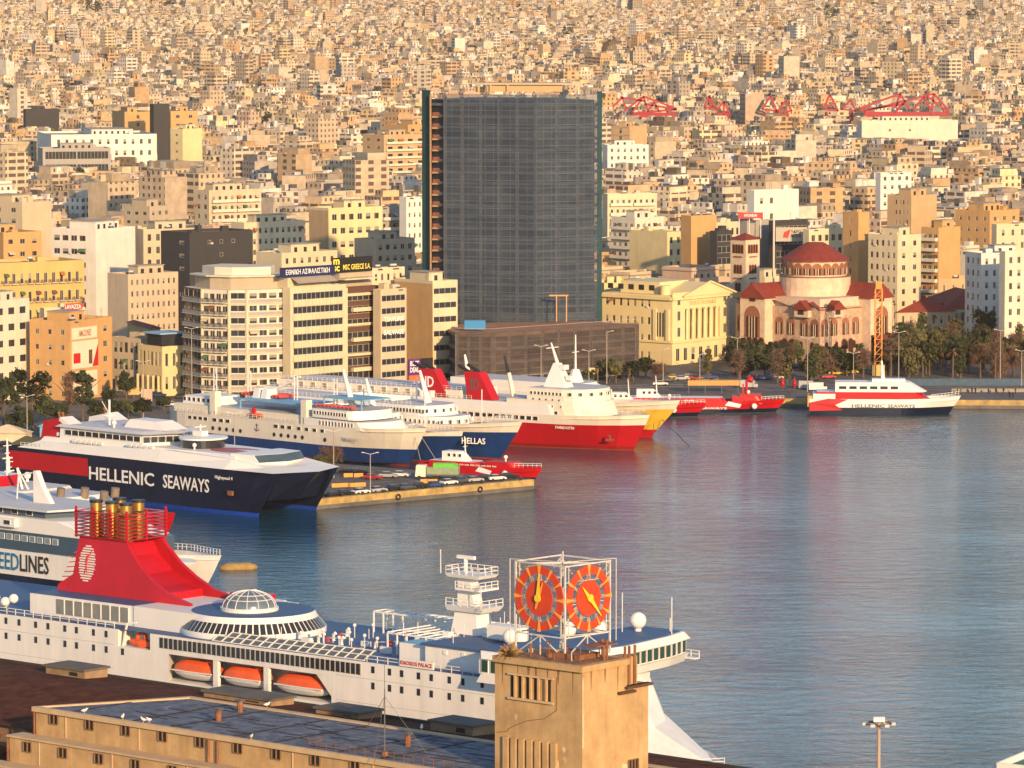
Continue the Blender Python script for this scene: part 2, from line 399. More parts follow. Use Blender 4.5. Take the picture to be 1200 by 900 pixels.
AWNM = []
for _n, _c in (('orange', (.50, .16, .05)), ('green', (.08, .17, .08)), ('cream', (.55, .47, .34)), ('brown', (.22, .09, .05))):
    _m = MB(); _m.add([(-.5, -.02, .1), (.5, -.02, .1), (.5, -1.3, -.55), (-.5, -1.3, -.55), (.5, -1.3, -.85), (-.5, -1.3, -.85)], [(0, 3, 2, 1), (3, 5, 4, 2)]); AWNM.append(_m.mesh('awning', mat(_n + '_awning', _c, .8, .1)))
_m = MB(); _m.box(-.4, .4, -.4, -.01, 0, .55); ACM = _m.mesh('air_conditioner', STEELW)
HERO = []    # (footprint polygon centre x, y, radius, ul, ur, vt, vb, Y)
def clutter(root, W, L, z, rng, wallm, n=3, pent=True):
    t = .25
    m = MB()
    for (x0, x1, y0, y1) in ((0, W, 0, t), (0, W, L - t, L), (0, t, t, L - t), (W - t, W, t, L - t)): m.box(x0, x1, y0, y1, z, z + .9)
    m.build('parapet', wallm, root)
    if pent and min(W, L) > 7:
        a, b = rng.uniform(.35, .6), rng.uniform(.35, .6); x = rng.uniform(.15, .9 - a) * W; y = rng.uniform(.2, .9 - b) * L
        m = MB(); m.box(x, x + a * W, y, y + b * L, z + .003, z + 2.9); m.mtl(1).box(x - .3, x + a * W + .3, y - .3, y + b * L + .3, z + 2.903, z + 3.1)
        k = max(1, int(a * W / 3))
        for i in range(k): xx = x + a * W * (i + .5) / k; m.mtl(2).box(xx - .6, xx + .6, y - .04, y - .001, z + .6, z + 2.1)
        m.build('penthouse', [wallm, ROOF, DKGLASS], root)
    for i in range(n):
        x, y = rng.uniform(1, max(1.2, W - 2.5)), rng.uniform(1, max(1.2, L - 2.5)); k = rng.random()
        m = MB()
        if k < .45: m.box(x, x + rng.uniform(1.2, 2.6), y, y + rng.uniform(1.2, 2.4), z + .003, z + rng.uniform(1, 2.4)); m.build('stair_head', wallm, root)
        elif k < .75:
            m.tube([(x, y, z + 1.5), (x + 1.5, y, z + 1.5)], .32, 8); m.mtl(1).add([(x, y - .2, z + 1.2), (x + 1.6, y - .2, z + 1.2), (x + 1.6, y - 1.6, z + .3), (x, y - 1.6, z + .3)], [(0, 3, 2, 1)])
            m.box(x, x + .1, y, y + .1, z, z + 1.3); m.build('solar_heater', [STEELW, BLGLASS], root)
        else:
            m.bar((x, y, z), (x, y, z + 3.4), .09); m.bar((x - .7, y, z + 3), (x + .7, y, z + 3), .06); m.bar((x - .5, y, z + 2.5), (x + .5, y, z + 2.5), .06); m.build('aerial', ANTM, root)

def bldg(name, label, cat, uc, ul, ur, vt, Y, wall, Rs=None, Ls=None, b=45, fh=3.1, z0=None, vb=None, roof='flat', pent=True, ncl=3, group=None, seed=None, base=None, lm=None):
    """corner at pixel column uc and depth Y, left face running back to column ul, right face to ur, roof line at pixel row vt"""
    rng = random.Random(seed if seed is not None else int(uc * 7 + vt * 13))
    C = AT(uc, vt, Y); zt = C.z; zg = z0 if z0 is not None else float(terr(C.x, Y)) - .5
    br = R(b); rd = (math.cos(br), math.sin(br)); ld = (-math.sin(br), math.cos(br))
    def solve(u, d):
        k = (u - 600) / (C.x and F) ; k = (u - 600) / F
        return (k * Y - C.x) / (d[0] - k * d[1]) if abs(d[0] - k * d[1]) > 1e-6 else 10
    # exact projection uses depth along the view axis; the error of x/Y is below one pixel here
    W = max(3, solve(ur, rd)); L = max(3, solve(ul, ld))
    if ur - uc < 1: W = 14
    if uc - ul < 1: L = 14
    h = zt - zg
    root = thing(name, label, cat, (C.x, C.y, zg), br, group)
    wm = WM(wall); m = MB()
    facade(root, m, 'R', W, L, 0, h, Rs, fh, rng); 
    if lm: m.mtl(2)
    facade(root, m, 'L', W, L, 0, h, Ls, fh, rng); m.mtl(0)
    m.quad((W, 0, 0), (W, L, 0), (W, L, h), (W, 0, h)); m.quad((W, L, 0), (0, L, 0), (0, L, h), (W, L, h))
    if roof != 'hip': m.mtl(1).quad((0, 0, h), (W, 0, h), (W, L, h), (0, L, h))
    m.build('wall', [wm, ROOF] + ([WM(lm)] if lm else []), root)
    if roof == 'flat': clutter(root, W, L, h, rng, wm, ncl, pent)
    elif roof == 'plain': clutter(root, W, L, h, rng, wm, 0, False)
    elif roof == 'hip':
        e = .6; rh = min(W, L) * .28; q = MB(); i = min(W, L) / 2
        r0, r1 = ((i, L / 2), (W - i, L / 2)) if W > L else ((W / 2, i), (W / 2, L - i))
        vs = [(-e, -e, h), (W + e, -e, h), (W + e, L + e, h), (-e, L + e, h), (*r0, h + rh), (*r1, h + rh)]
        q.add(vs, [(0, 1, 5, 4), (1, 2, 5), (2, 3, 4, 5), (3, 0, 4), (3, 2, 1, 0)] if W > L else [(0, 1, 4), (1, 2, 5, 4), (2, 3, 5), (3, 0, 4, 5), (3, 2, 1, 0)])
        q.build('roof', TILE, root)
    cx = C.x + rd[0] * W / 2 + ld[0] * L / 2; cy = C.y + rd[1] * W / 2 + ld[1] * L / 2
    HERO.append((cx, cy, math.hypot(W, L) / 2, min(ul, uc), max(ur, uc), vt, vb if vb else vt + (h * F / Y), Y, br, W, L))
    root['dims'] = (W, L, h)
    return root
def dims(o): return tuple(o['dims'])
def sign(root, s, x0, x1, z0, z1, y, back, fg, pad=.12, name='sign', face='R', bold=.01, frame=False):
    m = MB(); d = .25
    if face == 'R': m.box(x0, x1, y - d, y, z0, z1)
    else: m.box(y - d, y, x0, x1, z0, z1)
    o = m.build(name, back, root)
    if s:
        px = (x1 - x0) * pad; pz = (z1 - z0) * .22
        lettering(o, s, x0 + px, x1 - px, z0 + pz, z1 - pz, y - d - .03, fg, bold, face=face)
    return o
# ------------------------------------------------------------------ the wrapped tower on its podium
NET = bpy.data.materials.new('scaffold_netting'); NET.use_nodes = True
def _net():
    n = NET.node_tree.nodes; l = NET.node_tree.links; b = n['Principled BSDF']
    g = n.new('ShaderNodeNewGeometry'); mp = n.new('ShaderNodeMapping'); mp.inputs['Scale'].default_value = (.12, .12, .35); l.new(g.outputs['Position'], mp.inputs[0])
    t = n.new('ShaderNodeTexNoise'); t.inputs['Scale'].default_value = 1; t.inputs['Detail'].default_value = 5; t.inputs['Roughness'].default_value = .7; l.new(mp.outputs[0], t.inputs[0])
    r = n.new('ShaderNodeValToRGB'); r.color_ramp.elements[0].position = .35; r.color_ramp.elements[0].color = (.022, .05, .095, 1)
    r.color_ramp.elements[1].position = .72; r.color_ramp.elements[1].color = (.075, .11, .155, 1); l.new(t.outputs[0], r.inputs[0])
    l.new(r.outputs[0], b.inputs['Base Color']); b.inputs['Roughness'].default_value = .9
    b.inputs['Alpha'].default_value = .56
_net()
NETP = NET.copy(); NETP.name = 'podium_netting'
for _n in NETP.node_tree.nodes:
    if _n.type == 'VALTORGB': _n.color_ramp.elements[0].color = (.055, .045, .045, 1); _n.color_ramp.elements[1].color = (.16, .12, .10, 1)
NETG = mat('green_netting', (.012, .065, .07), .8, .25, .2)
SLAB = mat('dusty_floor_slab', (.15, .15, .16), .8, .25, .3)
CORE = mat('tower_dark_inside', (.05, .055, .065), .6, .4, .15, var2=(.02, .03, .05))
TPOLE = mat('scaffold_tube', (.40, .29, .25), .6, .2)
def tower():
    Yc = 1347; zg = 2.0
    Cn = AT(627, 112, Yc); zt = Cn.z
    root = thing('office_tower', 'tall dark office tower wrapped in scaffold netting above the podium', 'tower', (Cn.x, Cn.y, zg), 0)
    H = zt - zg
    def end(u, ang, o=(0, 0)):
        d = (math.cos(R(ang)), math.sin(R(ang))); k = (u - 600) / F; x0, y0 = Cn.x + o[0], Cn.y + o[1]
        t = (k * y0 - x0) / (d[0] - k * d[1]); return (o[0] + d[0] * t, o[1] + d[1] * t)
    B = end(521, 180 - 20); D = end(702, 25)
    A = (B[0] - 6.5, B[1] + 7); E = (D[0] - 12, D[1] + 26); Fp = (A[0] + 14, A[1] + 22)
    base = [A, B, (0, 0), D, E, Fp]
    m = MB(); cen = (sum(p[0] for p in base) / 6, sum(p[1] for p in base) / 6)
    inn = [(p[0] + (cen[0] - p[0]) * .05, p[1] + (cen[1] - p[1]) * .05) for p in base]
    m.prism(inn, 0, H - 1.5); m.build('glass_core', CORE, root)
    out = [(p[0] - (cen[0] - p[0]) * .012, p[1] - (cen[1] - p[1]) * .012) for p in base]
    z = 3.0; nf = 0; fh = (H - 3) / 24
    while z < H - .5:
        m = MB(); m.prism(base, z, z + .75 if nf % 24 != 4 else z + 1.5); m.build('floor_slab', SLAB, root); z += fh; nf += 1
    # columns on the two street faces and the open side bay
    for (p, q, n, wd) in ((B, (0, 0), 5, .9), ((0, 0), D, 3, .9)):
        for i in range(n + 1):
            f = i / n if not (i == 0) else .01
            x, y = p[0] + (q[0] - p[0]) * f, p[1] + (q[1] - p[1]) * f
            m = MB(); m.box(x - wd/2, x + wd/2, y - .35, y + .3, 0, H - .6); m.build('column', SLAB, root)
    # scaffold tubes, one part per lift, then the netting sheets
    for k in range(int(H / 2.05)):
        zz = 1.5 + k * 2.05; m = MB()
        for p, q in ((out[1], out[2]), (out[2], out[3])): m.bar((p[0], p[1] - .4, zz), (q[0], q[1] - .4, zz), .14)
        m.build('scaffold_rail', TPOLE, root)
    m = MB()
    for p, q in ((out[1], out[2]), (out[2], out[3])):
        n = int(math.dist(p, q) / 2.4)
        for i in range(n + 1): m.bar((p[0] + (q[0]-p[0])*i/n, p[1] + (q[1]-p[1])*i/n - .45, 0), (p[0] + (q[0]-p[0])*i/n, p[1] + (q[1]-p[1])*i/n - .45, H + .6), .09)
    m.build('scaffold_standards', TPOLE, root)
    m = MB()
    for p, q in ((out[1], out[2]), (out[2], out[3])):
        m.quad((p[0], p[1] - .9, 0), (q[0], q[1] - .9, 0), (q[0], q[1] - .9, H + .3), (p[0], p[1] - .9, H + .3))
    m.build('netting', NET, root)
    m = MB(); a, b2 = out[0], (out[0][0] + 2.4, out[0][1] - 2.4)
    m.prism([a, b2, (b2[0] + .2, b2[1] + 1), (a[0] + .3, a[1] + 1)], 0, H + 1.2)
    d = out[3]; m.box(d[0] - .9, d[0] + .5, d[1] - 1.1, d[1] + .6, 0, H + 1.0)
    m.build('green_net_edge', NETG, root)
    # hoist in the open bay: orange landings
    for k in range(22):
        zz = 6 + k * fh; m = MB(); x, y = (A[0] + B[0]) / 2 + .9, (A[1] + B[1]) / 2 - .6
        m.box(x - 1.4, x + 1.5, y - .6, y, zz, zz + .5); m.mtl(1).box(x - 1.2, x + 1.2, y - .4, y + .1, zz + .55, zz + 1.6)
        m.build('hoist_landing', [mat('tan_timber', (.34, .21, .11), .8, .2, 1), mat('red_brick_fill', (.20, .07, .04), .9, .3, 1)], root)
    m = MB(); x, y = (A[0] + B[0]) / 2 - .9, (A[1] + B[1]) / 2 - .6; m.bar((x, y, 0), (x, y, H), .5); m.build('hoist_mast', mat('tan_timber', (0, 0, 0)), root)
    # roof plant room
    m = MB(); m.box(-14, 8, 9, 16, H + .9, H + 2.9); m.mtl(1)
    m.box(-17, 11, 8, 17, H + 2.91, H + 3.5); m.mtl(0)
    for x in (-16.5, -13.0, -8, 10.4): m.box(x - .3, x + .3, 8.2, 8.8, H - .6, H + 2.9)
    m.build('roof_plant_room', [WM('tan'), WM('stone')], root)
    for p, q in ((out[1], out[2]), (out[2], out[3])):
        pass
    HERO.append((Cn.x - 5, Cn.y + 16, 34, 500, 706, 104, 400, Yc - 30, 0, 1, 1))
    # podium
    Yp = 1303
    Pc = AT(577, 389, Yp); ang = 41
    P0 = (0, 0); pr = thing('tower_podium', 'low scaffold-wrapped podium building at the foot of the tall tower', 'podium', (Pc.x, Pc.y, zg))
    h = Pc.z - zg
    def e2(u, ang):
        d = (math.cos(R(ang)), math.sin(R(ang))); k = (u - 600) / F
        t = (k * Pc.y - Pc.x) / (d[0] - k * d[1]); return (d[0] * t, d[1] * t)
    Rr = e2(749, ang); Ll = e2(535, 180 - 12)
    poly = [Ll, P0, Rr, (Rr[0] - 25, Rr[1] + 18), (Ll[0] - 5, Ll[1] + 30)]
    cen = (sum(p[0] for p in poly) / 5, sum(p[1] for p in poly) / 5)
    m = MB(); m.prism([(p[0] + (cen[0]-p[0])*.03, p[1] + (cen[1]-p[1])*.03) for p in poly], 0, h - .8); m.build('glass_core', CORE, pr)
    for k in range(5):
        m = MB(); z = h - .6 - k * 3.9; m.prism(poly, z - .9, z); m.build('floor_slab', SLAB if k else mat('podium_coping', (.35, .2, .13), .8, .2), pr)
    for (p, q, n) in ((Ll, P0, 3), (P0, Rr, 9)):
        for i in range(n + 1):
            f = min(max(i / n, .01), .99); m = MB(); x, y = p[0] + (q[0]-p[0])*f, p[1] + (q[1]-p[1])*f
            m.box(x - .5, x + .5, y - .45, y + .5, 0, h - .7); m.build('column', SLAB, pr)
    for k in range(9):
        m = MB()
        for p, q in ((Ll, P0), (P0, Rr)): m.bar((p[0], p[1] - .6, 1 + k * 2), (q[0], q[1] - .6, 1 + k * 2), .12)
        m.build('scaffold_rail', TPOLE, pr)
    m = MB()
    for p, q in ((Ll, P0), (P0, Rr)): m.quad((p[0], p[1] - .9, 3.5), (q[0], q[1] - .9, 3.5), (q[0], q[1] - .9, h), (p[0], p[1] - .9, h))
    m.build('netting', NETP, pr)
    m = MB(); m.box(-8, -2, 9, 11, h + .01, h + 2.6); tag(m.build('site_container', mat('site_blue', (.03, .22, .5), .5, .1), None, (Pc.x, Pc.y, zg)), 'bright blue site container standing on the podium roof', 'container')
    g = thing('timber_gate_frame', 'small orange timber frame standing on the podium roof beside tower', 'frame', (AT(658, 378, Yc - 6).x, Yc - 6, Pc.z))
    m = MB(); m.box(-1.6, -1.3, -.15, .15, 0, 7.5); m.box(1.3, 1.6, -.15, .15, 0, 7.5); m.build('post', mat('orange_timber', (.6, .3, .12), .7, .1), g)
    m = MB(); m.box(-3.6, 2.0, -.2, .2, 7.5, 7.9); m.build('crossbeam', mat('orange_timber', (0, 0, 0)), g)
    HERO.append((Pc.x + 10, Pc.y + 20, 34, 535, 749, 375, 440, Yp, 0, 1, 1))
tower()

# ------------------------------------------------------------------ waterfront and hillside buildings one can tell apart
signs_white = mat('white_lettering', (.8, .8, .78), .6, 0); signs_yel = mat('yellow_lettering', (.85, .7, .1), .6, 0); signs_black = mat('black_lettering', (.03, .03, .03), .6, 0)
navysign = mat('navy_sign', (.015, .02, .09), .5, .05); blacksign = mat('black_sign', (.015, .015, .015), .5, .05)
# front row, left to right
bldg('office_block', 'pale cream office block at the far left edge of the waterfront', 'building', -8, -60, 33, 357, 1262, 'pale', ('g', 3, .55, .45), ('g', 4, .5, .5), b=58, fh=4.2)
hb = bldg('apartment_block', 'orange tan block carrying three large shop billboards on its corner', 'building', 82, 33, 130, 380, 1264, 'orange', ('g', 1, .34, .4, {'span': (.70, .97)}), ('g', 3, .25, .35), b=60, fh=4.6)
W, L, h = dims(hb)
WHB = mat('billboard_white', (.7, .64, .5), .6, .08)
sign(hb, 'AMAZONES', W*.04, W*.62, h - 4.4, h - 1.2, -.003, WHB, mat('brown_lettering', (.35, .12, .06), .6, 0), .25, 'billboard')
o = sign(hb, None, W*.04, W*.64, h - 12.5, h - 4.9, -.003, WHB, None, name='billboard')
m = MB(); m.box(W*.06, W*.22, -.32, -.26, h - 11, h - 8.2); m.mtl(1).add([(W*.50, -.34, h - 12.3), (W*.64, -.34, h - 12.3), (W*.64, -.34, h - 6)], [(0, 1, 2)])
m.mtl(2).box(W*.42, W*.50, -.32, -.26, h - 11.5, h - 7.6); m.build('advert_picture', [RED, REDSIGN, mat('advert_brown', (.15, .07, .05), .6, .3, 1)], o)
o = sign(hb, None, W*.04, W*.62, h - 20.4, h - 13.4, -.003, WHB, None, name='billboard')
m = MB(); m.tube([(W*.08, -.3, h - 16), (W*.3, -.3, h - 16.6), (W*.58, -.3, h - 16.2)], [.3, .9, .3], 8); m.build('advert_picture', mat('advert_wood', (.3, .13, .07), .5, .3, 1), o)
bldg('rooftop_house', 'small cream rooftop house under a red sign, above the billboards', 'building', 52, 48, 98, 365, 1290, 'cream', ('g', 3, .3, .4), None, b=30, fh=4, z0=2, pent=False)
sr = thing('roof_sign', 'slanted red rooftop sign with white lettering above the billboard block', 'sign', (*AT(74, 363, 1289).xy, AT(74, 363, 1289).z), R(20))
m = MB(); m.add([(0, 0, 0), (5.4, 0, 0), (6.2, 0, 1.7), (.6, 0, 1.7), (0, .2, 0), (5.4, .2, 0), (6.2, .2, 1.7), (.6, .2, 1.7)], [(0,1,2,3),(7,6,5,4),(0,4,5,1),(3,2,6,7),(1,5,6,2),(0,3,7,4)]); m.build('sign_board', REDSIGN, sr)
lettering(sr, 'LAVAZZA', .6, 5.2, .25, 1.4, -.03, signs_white, .01)
bldg('office_block', 'long ochre hotel-like building with two rows of arched tall windows', 'building', -30, -60, 98, 313, 1400, 'ochre', ('bal', 13, .40, .55, {'bays': 13, 'solid': False}), None, b=33, fh=5.5, pent=False)
o = bldg('office_block', 'white modern block with a big blank wall and strip windows at left', 'building', 112, 60, 158, 272, 1480, 'white', None, ('g', 4, .7, .42, {'span': (.2, .98)}), b=58, fh=4.5)
bldg('apartment_block', 'pale beige flats with regular shuttered windows, left of the cladded dark building', 'building', 150, 125, 208, 325, 1365, 'beige', ('g', 9, .42, .5), None, b=42, fh=3.6)
bldg('apartment_block', 'beige eight-window block with shaded lower flats behind the white strip-window block', 'building', 168, 150, 232, 272, 1500, 'sand', ('g', 6, .45, .55), None, b=30, fh=4)
DKC = WM('dark')
bldg('office_block', 'almost black cladded building with a few small white-framed windows', 'building', 222, 188, 296, 276, 1425, 'dark', ('g', 5, .3, .3, {'skip': .5}), ('g', 2, .35, .3, {'skip': .3}), b=42, fh=4.2, pent=False)
bldg('town_house', 'grey stone building with tall pilaster bays beside the yellow corner house', 'building', 131, 120, 163, 398, 1296, 'stone', ('g', 5, .6, .62), None, b=-35, fh=5.5, z0=2)
o = bldg('town_house', 'bright yellow two-storey corner house with columns and a blue roof terrace', 'building', 190, 160, 217, 410, 1278, 'yellow', ('g', 3, .4, .55), ('g', 6, .45, .6), b=38, fh=6.0, pent=False)
W, L, h = dims(o); m = MB(); m.box(.5, W - .5, 1, L - 4, h + .95, h + 4.2); m.mtl(1).box(-.4, W + .4, .2, L - 3, h + 4.21, h + 4.6); m.build('roof_terrace', [DKGLASS, mat('pale_blue_awning', (.25, .42, .62), .6, .1)], o)
for i in range(5):
    m = MB(); m.tube([(-.55, 1.2 + i * 2.6, 0), (-.55, 1.2 + i * 2.6, 5.6)], .38, 10); m.build('column', WM('yellow'), o)
bldg('town_house', 'small ochre house with a low red tiled roof behind the corner house', 'building', 176, 148, 186, 385, 1310, 'ochre', None, None, b=20, roof='hip', z0=2)
# octagonal corner office: four faces
def octo():
    Y = 1262; C = AT(268, 340, Y); zg = 2
    root = thing('office_block', 'cream many-sided corner office block with balconied grey side, beside the banded block', 'building', (C.x, C.y, zg)); h = C.z - zg
    s = F / Y
    pts = [(-13.5, 14), (-7.6, 3.6), (0, 0), (5.0, .2), (16.2, 5.4), (17, 20), (-6, 26)]
    wallm = WM('pale'); rng = random.Random(4)
    faces = [(0, ('g', 2, .86, .62), 'brown'), (1, ('bal', 4, .78, .66, {'bays': 4, 'solid': False}), 'pale'), (2, ('g', 1, .86, .5), 'pale'), (3, ('g', 4, .80, .48), 'pale')]
    for i, spec, wk in faces:
        p, q = pts[i], pts[i + 1]; dx, dy = q[0] - p[0], q[1] - p[1]; wd = math.hypot(dx, dy); a = math.atan2(dy, dx)
        fr = thing('facade_panel', None, None, (p[0], p[1], 0), a); fr.parent = root
        m = MB(); facade(fr, m, 'R', wd, 1, 0, h, spec, 3.55, rng)
        m.build('wall', WM(wk), fr)
        nr = round(h / 3.55); fh_ = h / nr
        for k in range(1, nr):
            q = MB(); q.box(.35, wd - .35, -.14 if i > 1 else -.5, -.003, k * fh_ - .28 * fh_ * .2, k * fh_ + .22 * fh_); q.mtl(1).box(.1, wd - .1, -.6, -.003, k * fh_ - .35, k * fh_ - .2 * .28 * fh_ - .004); q.build('spandrel', [WM('grey'), WM('pale')], fr)
    m = MB()
    for i in range(4, 7):
        p, q = pts[i], pts[(i + 1) % 7]; m.quad((*p, 0), (*q, 0), (*q, h), (*p, h))
    m.add([(*p, h) for p in pts], [tuple(range(7))]); m.build('rear_wall', wallm, root)
    m = MB(); cen = (2, 11); inn = [(p[0] + (cen[0]-p[0])*.22, p[1] + (cen[1]-p[1])*.22) for p in pts]
    m.prism(inn, h + .003, h + 3.4); m.mtl(1).prism([(p[0] + (cen[0]-p[0])*.12, p[1] + (cen[1]-p[1])*.12) for p in pts], h + 3.41, h + 3.8)
    m.prism([(p[0] + (cen[0]-p[0])*.35, p[1] + (cen[1]-p[1])*.35) for p in pts], h + 3.81, h + 6)
    m.build('penthouse', [WM('stone'), WM('pale')], root)
    for i in (1, 2, 3, 4):
        m = MB(); x, y = pts[i]; m.tube([(x, y - .1, 0), (x, y - .1, h)], .4, 8); m.build('pilaster', WM('cream'), root)
    HERO.append((C.x + 2, C.y + 12, 20, 217, 340, 330, 460, Y, 0, 1, 1))
octo()
def banded(name, label, uc, ur, vt, Y, wall, floors, b, seg=None, glass='band'):
    o = bldg(name, label, 'building', uc, uc - 2, ur, vt, Y, wall, None, None, b=b, pent=False, ncl=0, roof='plain')
    return o
o = bldg('office_block', 'cream office block with eight dark window bands under a navy roof sign', 'building', 340, 337, 405, 341, 1264, 'cream', ('band', 1, 1, .5, {'span': (.05, .95), 'sill': .3}), None, b=46, fh=3.65, pent=False, ncl=1)
W, L, h = dims(o)
nr = max(1, round(h / 3.65)); f_ = h / nr
for k in range(1, nr):
    m = MB(); m.box(W * .04, W * .96, -.45, -.003, k * f_ - .17 * f_, k * f_ + .27 * f_)
    for i in range(14): m.box(W * (.05 + .9 * i / 14), W * (.05 + .9 * i / 14) + .25, -.6, -.453, k * f_ - .17 * f_, k * f_ + .27 * f_)
    m.build('spandrel_fins', WM('cream'), o)
m = MB(); m.box(1, W - 4, 2, 9, h + .003, h + 3.4); m.mtl(1).add([(2, -1.2, h + 2.0), (W - 4, -1.2, h + 2.0), (W - 4, 1.9, h + 3.5), (2, 1.9, h + 3.5)], [(0, 1, 2, 3)]); m.build('penthouse', [WM('cream'), AWN], o)
sg = sign(o, 'ΕΘΝΙΚΗ ΑΣΦΑΛΙΣΤΙΚΗ', -2.5, W * .86, h + 3.7, h + 6.4, 1.5, navysign, signs_white, .1, 'roof_sign')
o = bldg('office_block', 'dark brown glazed office block with cream balcony bars and black roof sign', 'building', 405, 403, 446, 341, 1282, 'brown', ('band', 2, 1, .6, {'sill': .2}), None, b=46, fh=3.75, pent=False, ncl=0)
W, L, h = dims(o)
for k in range(9):
    m = MB(); z = h - 4.2 * k - 1.0
    if z < 2: break
    if k % 2 == 0: m.box(0, W, -.7, -.003, z - .5, z + .2)
    else: m.box(W * .15, W * .85, -1.1, -.003, z - .7, z + .4)
    m.build('balcony', WM('cream'), o)
for x in (-.9, W):
    m = MB(); m.box(x, x + .9, -.8, 1.2, 0, h + 1); m.build('pilaster', WM('cream'), o)
m = MB(); m.box(.5, W - .5, 3, 10, h + .003, h + 4.8); m.mtl(1).box(-1.5, W - 3, -1.5, 5, h + 3.1, h + 3.5); m.build('penthouse', [WM('stone'), WM('cream')], o)
sg = sign(o, None, -3, W * .92, h + 5.0, h + 9.2, 2.5, blacksign, signs_yel, .2, 'roof_sign')
lettering(sg, 'm', -2.6, -.2, h + 7.3, h + 8.8, 2.2, signs_yel, .03); lettering(sg, 'sc', -2.6, -.2, h + 5.4, h + 6.9, 2.2, signs_yel, .03); lettering(sg, 'MSC GREECE S.A.', 1.2, W * .86, h + 5.7, h + 7.2, 2.2, signs_yel, .01)
o = bldg('office_block', 'narrow cream office block with white sign lettering across its floors', 'building', 446, 444, 476, 343, 1284, 'sand', ('band', 1, 1, .48), None, b=46, fh=3.75, ncl=3, pent=False)
W, L, h = dims(o)
lettering(o, 'TSAVLIRIS', W*.12, W*.9, h - 8.3, h - 6.9, -.05, signs_white, .02); lettering(o, 'SALVAGE', W*.12, W*.9, h - 12.0, h - 10.6, -.05, signs_white, .02)
o = bldg('office_block', 'block with a blank orange side wall and window bands, beside the dark tower', 'building', 507, 462, 536, 333, 1318, 'cream', ('band', 1, 1, .42), None, b=40, fh=4.0, ncl=2, lm='orange')
bldg('rooftop_house', 'small cream rooftop flat with flat red roof above the lettered office', 'building', 436, 432, 474, 318, 1330, 'cream', ('g', 5, .4, .5), None, b=40, fh=4, z0=2, pent=False)
bb = thing('billboard', 'purple and black double billboard at street level between two blocks', 'billboard', (*AT(479, 440, 1298).xy, 2), R(38))
zb = AT(479, 440, 1298).z - 2
m = MB(); m.box(0, 4.2, 0, .3, zb, zb + 4.6); m.mtl(1).box(4.4, 8.6, 0, .3, zb, zb + 4.6); m.build('board', [mat('purple_poster', (.12, .03, .22), .5, .3, 1), blacksign], bb)
m = MB(); m.box(0, 4.2, -.2, .29, zb - 2.6, zb - .1); m.build('lower_board', mat('orange_poster', (.7, .15, .05), .5, .1), bb)
for x in (.3, 8.2):
    m = MB(); m.bar((x, .5, 0), (x, .5, zb + 4), .3); m.build('post', GREY, bb)
lettering(bb, 'BEST', .5, 3.6, zb + 2.6, zb + 4.0, -.03, signs_white, .02); lettering(bb, 'DEAL', .5, 3.6, zb + .8, zb + 2.2, -.03, signs_white, .02)

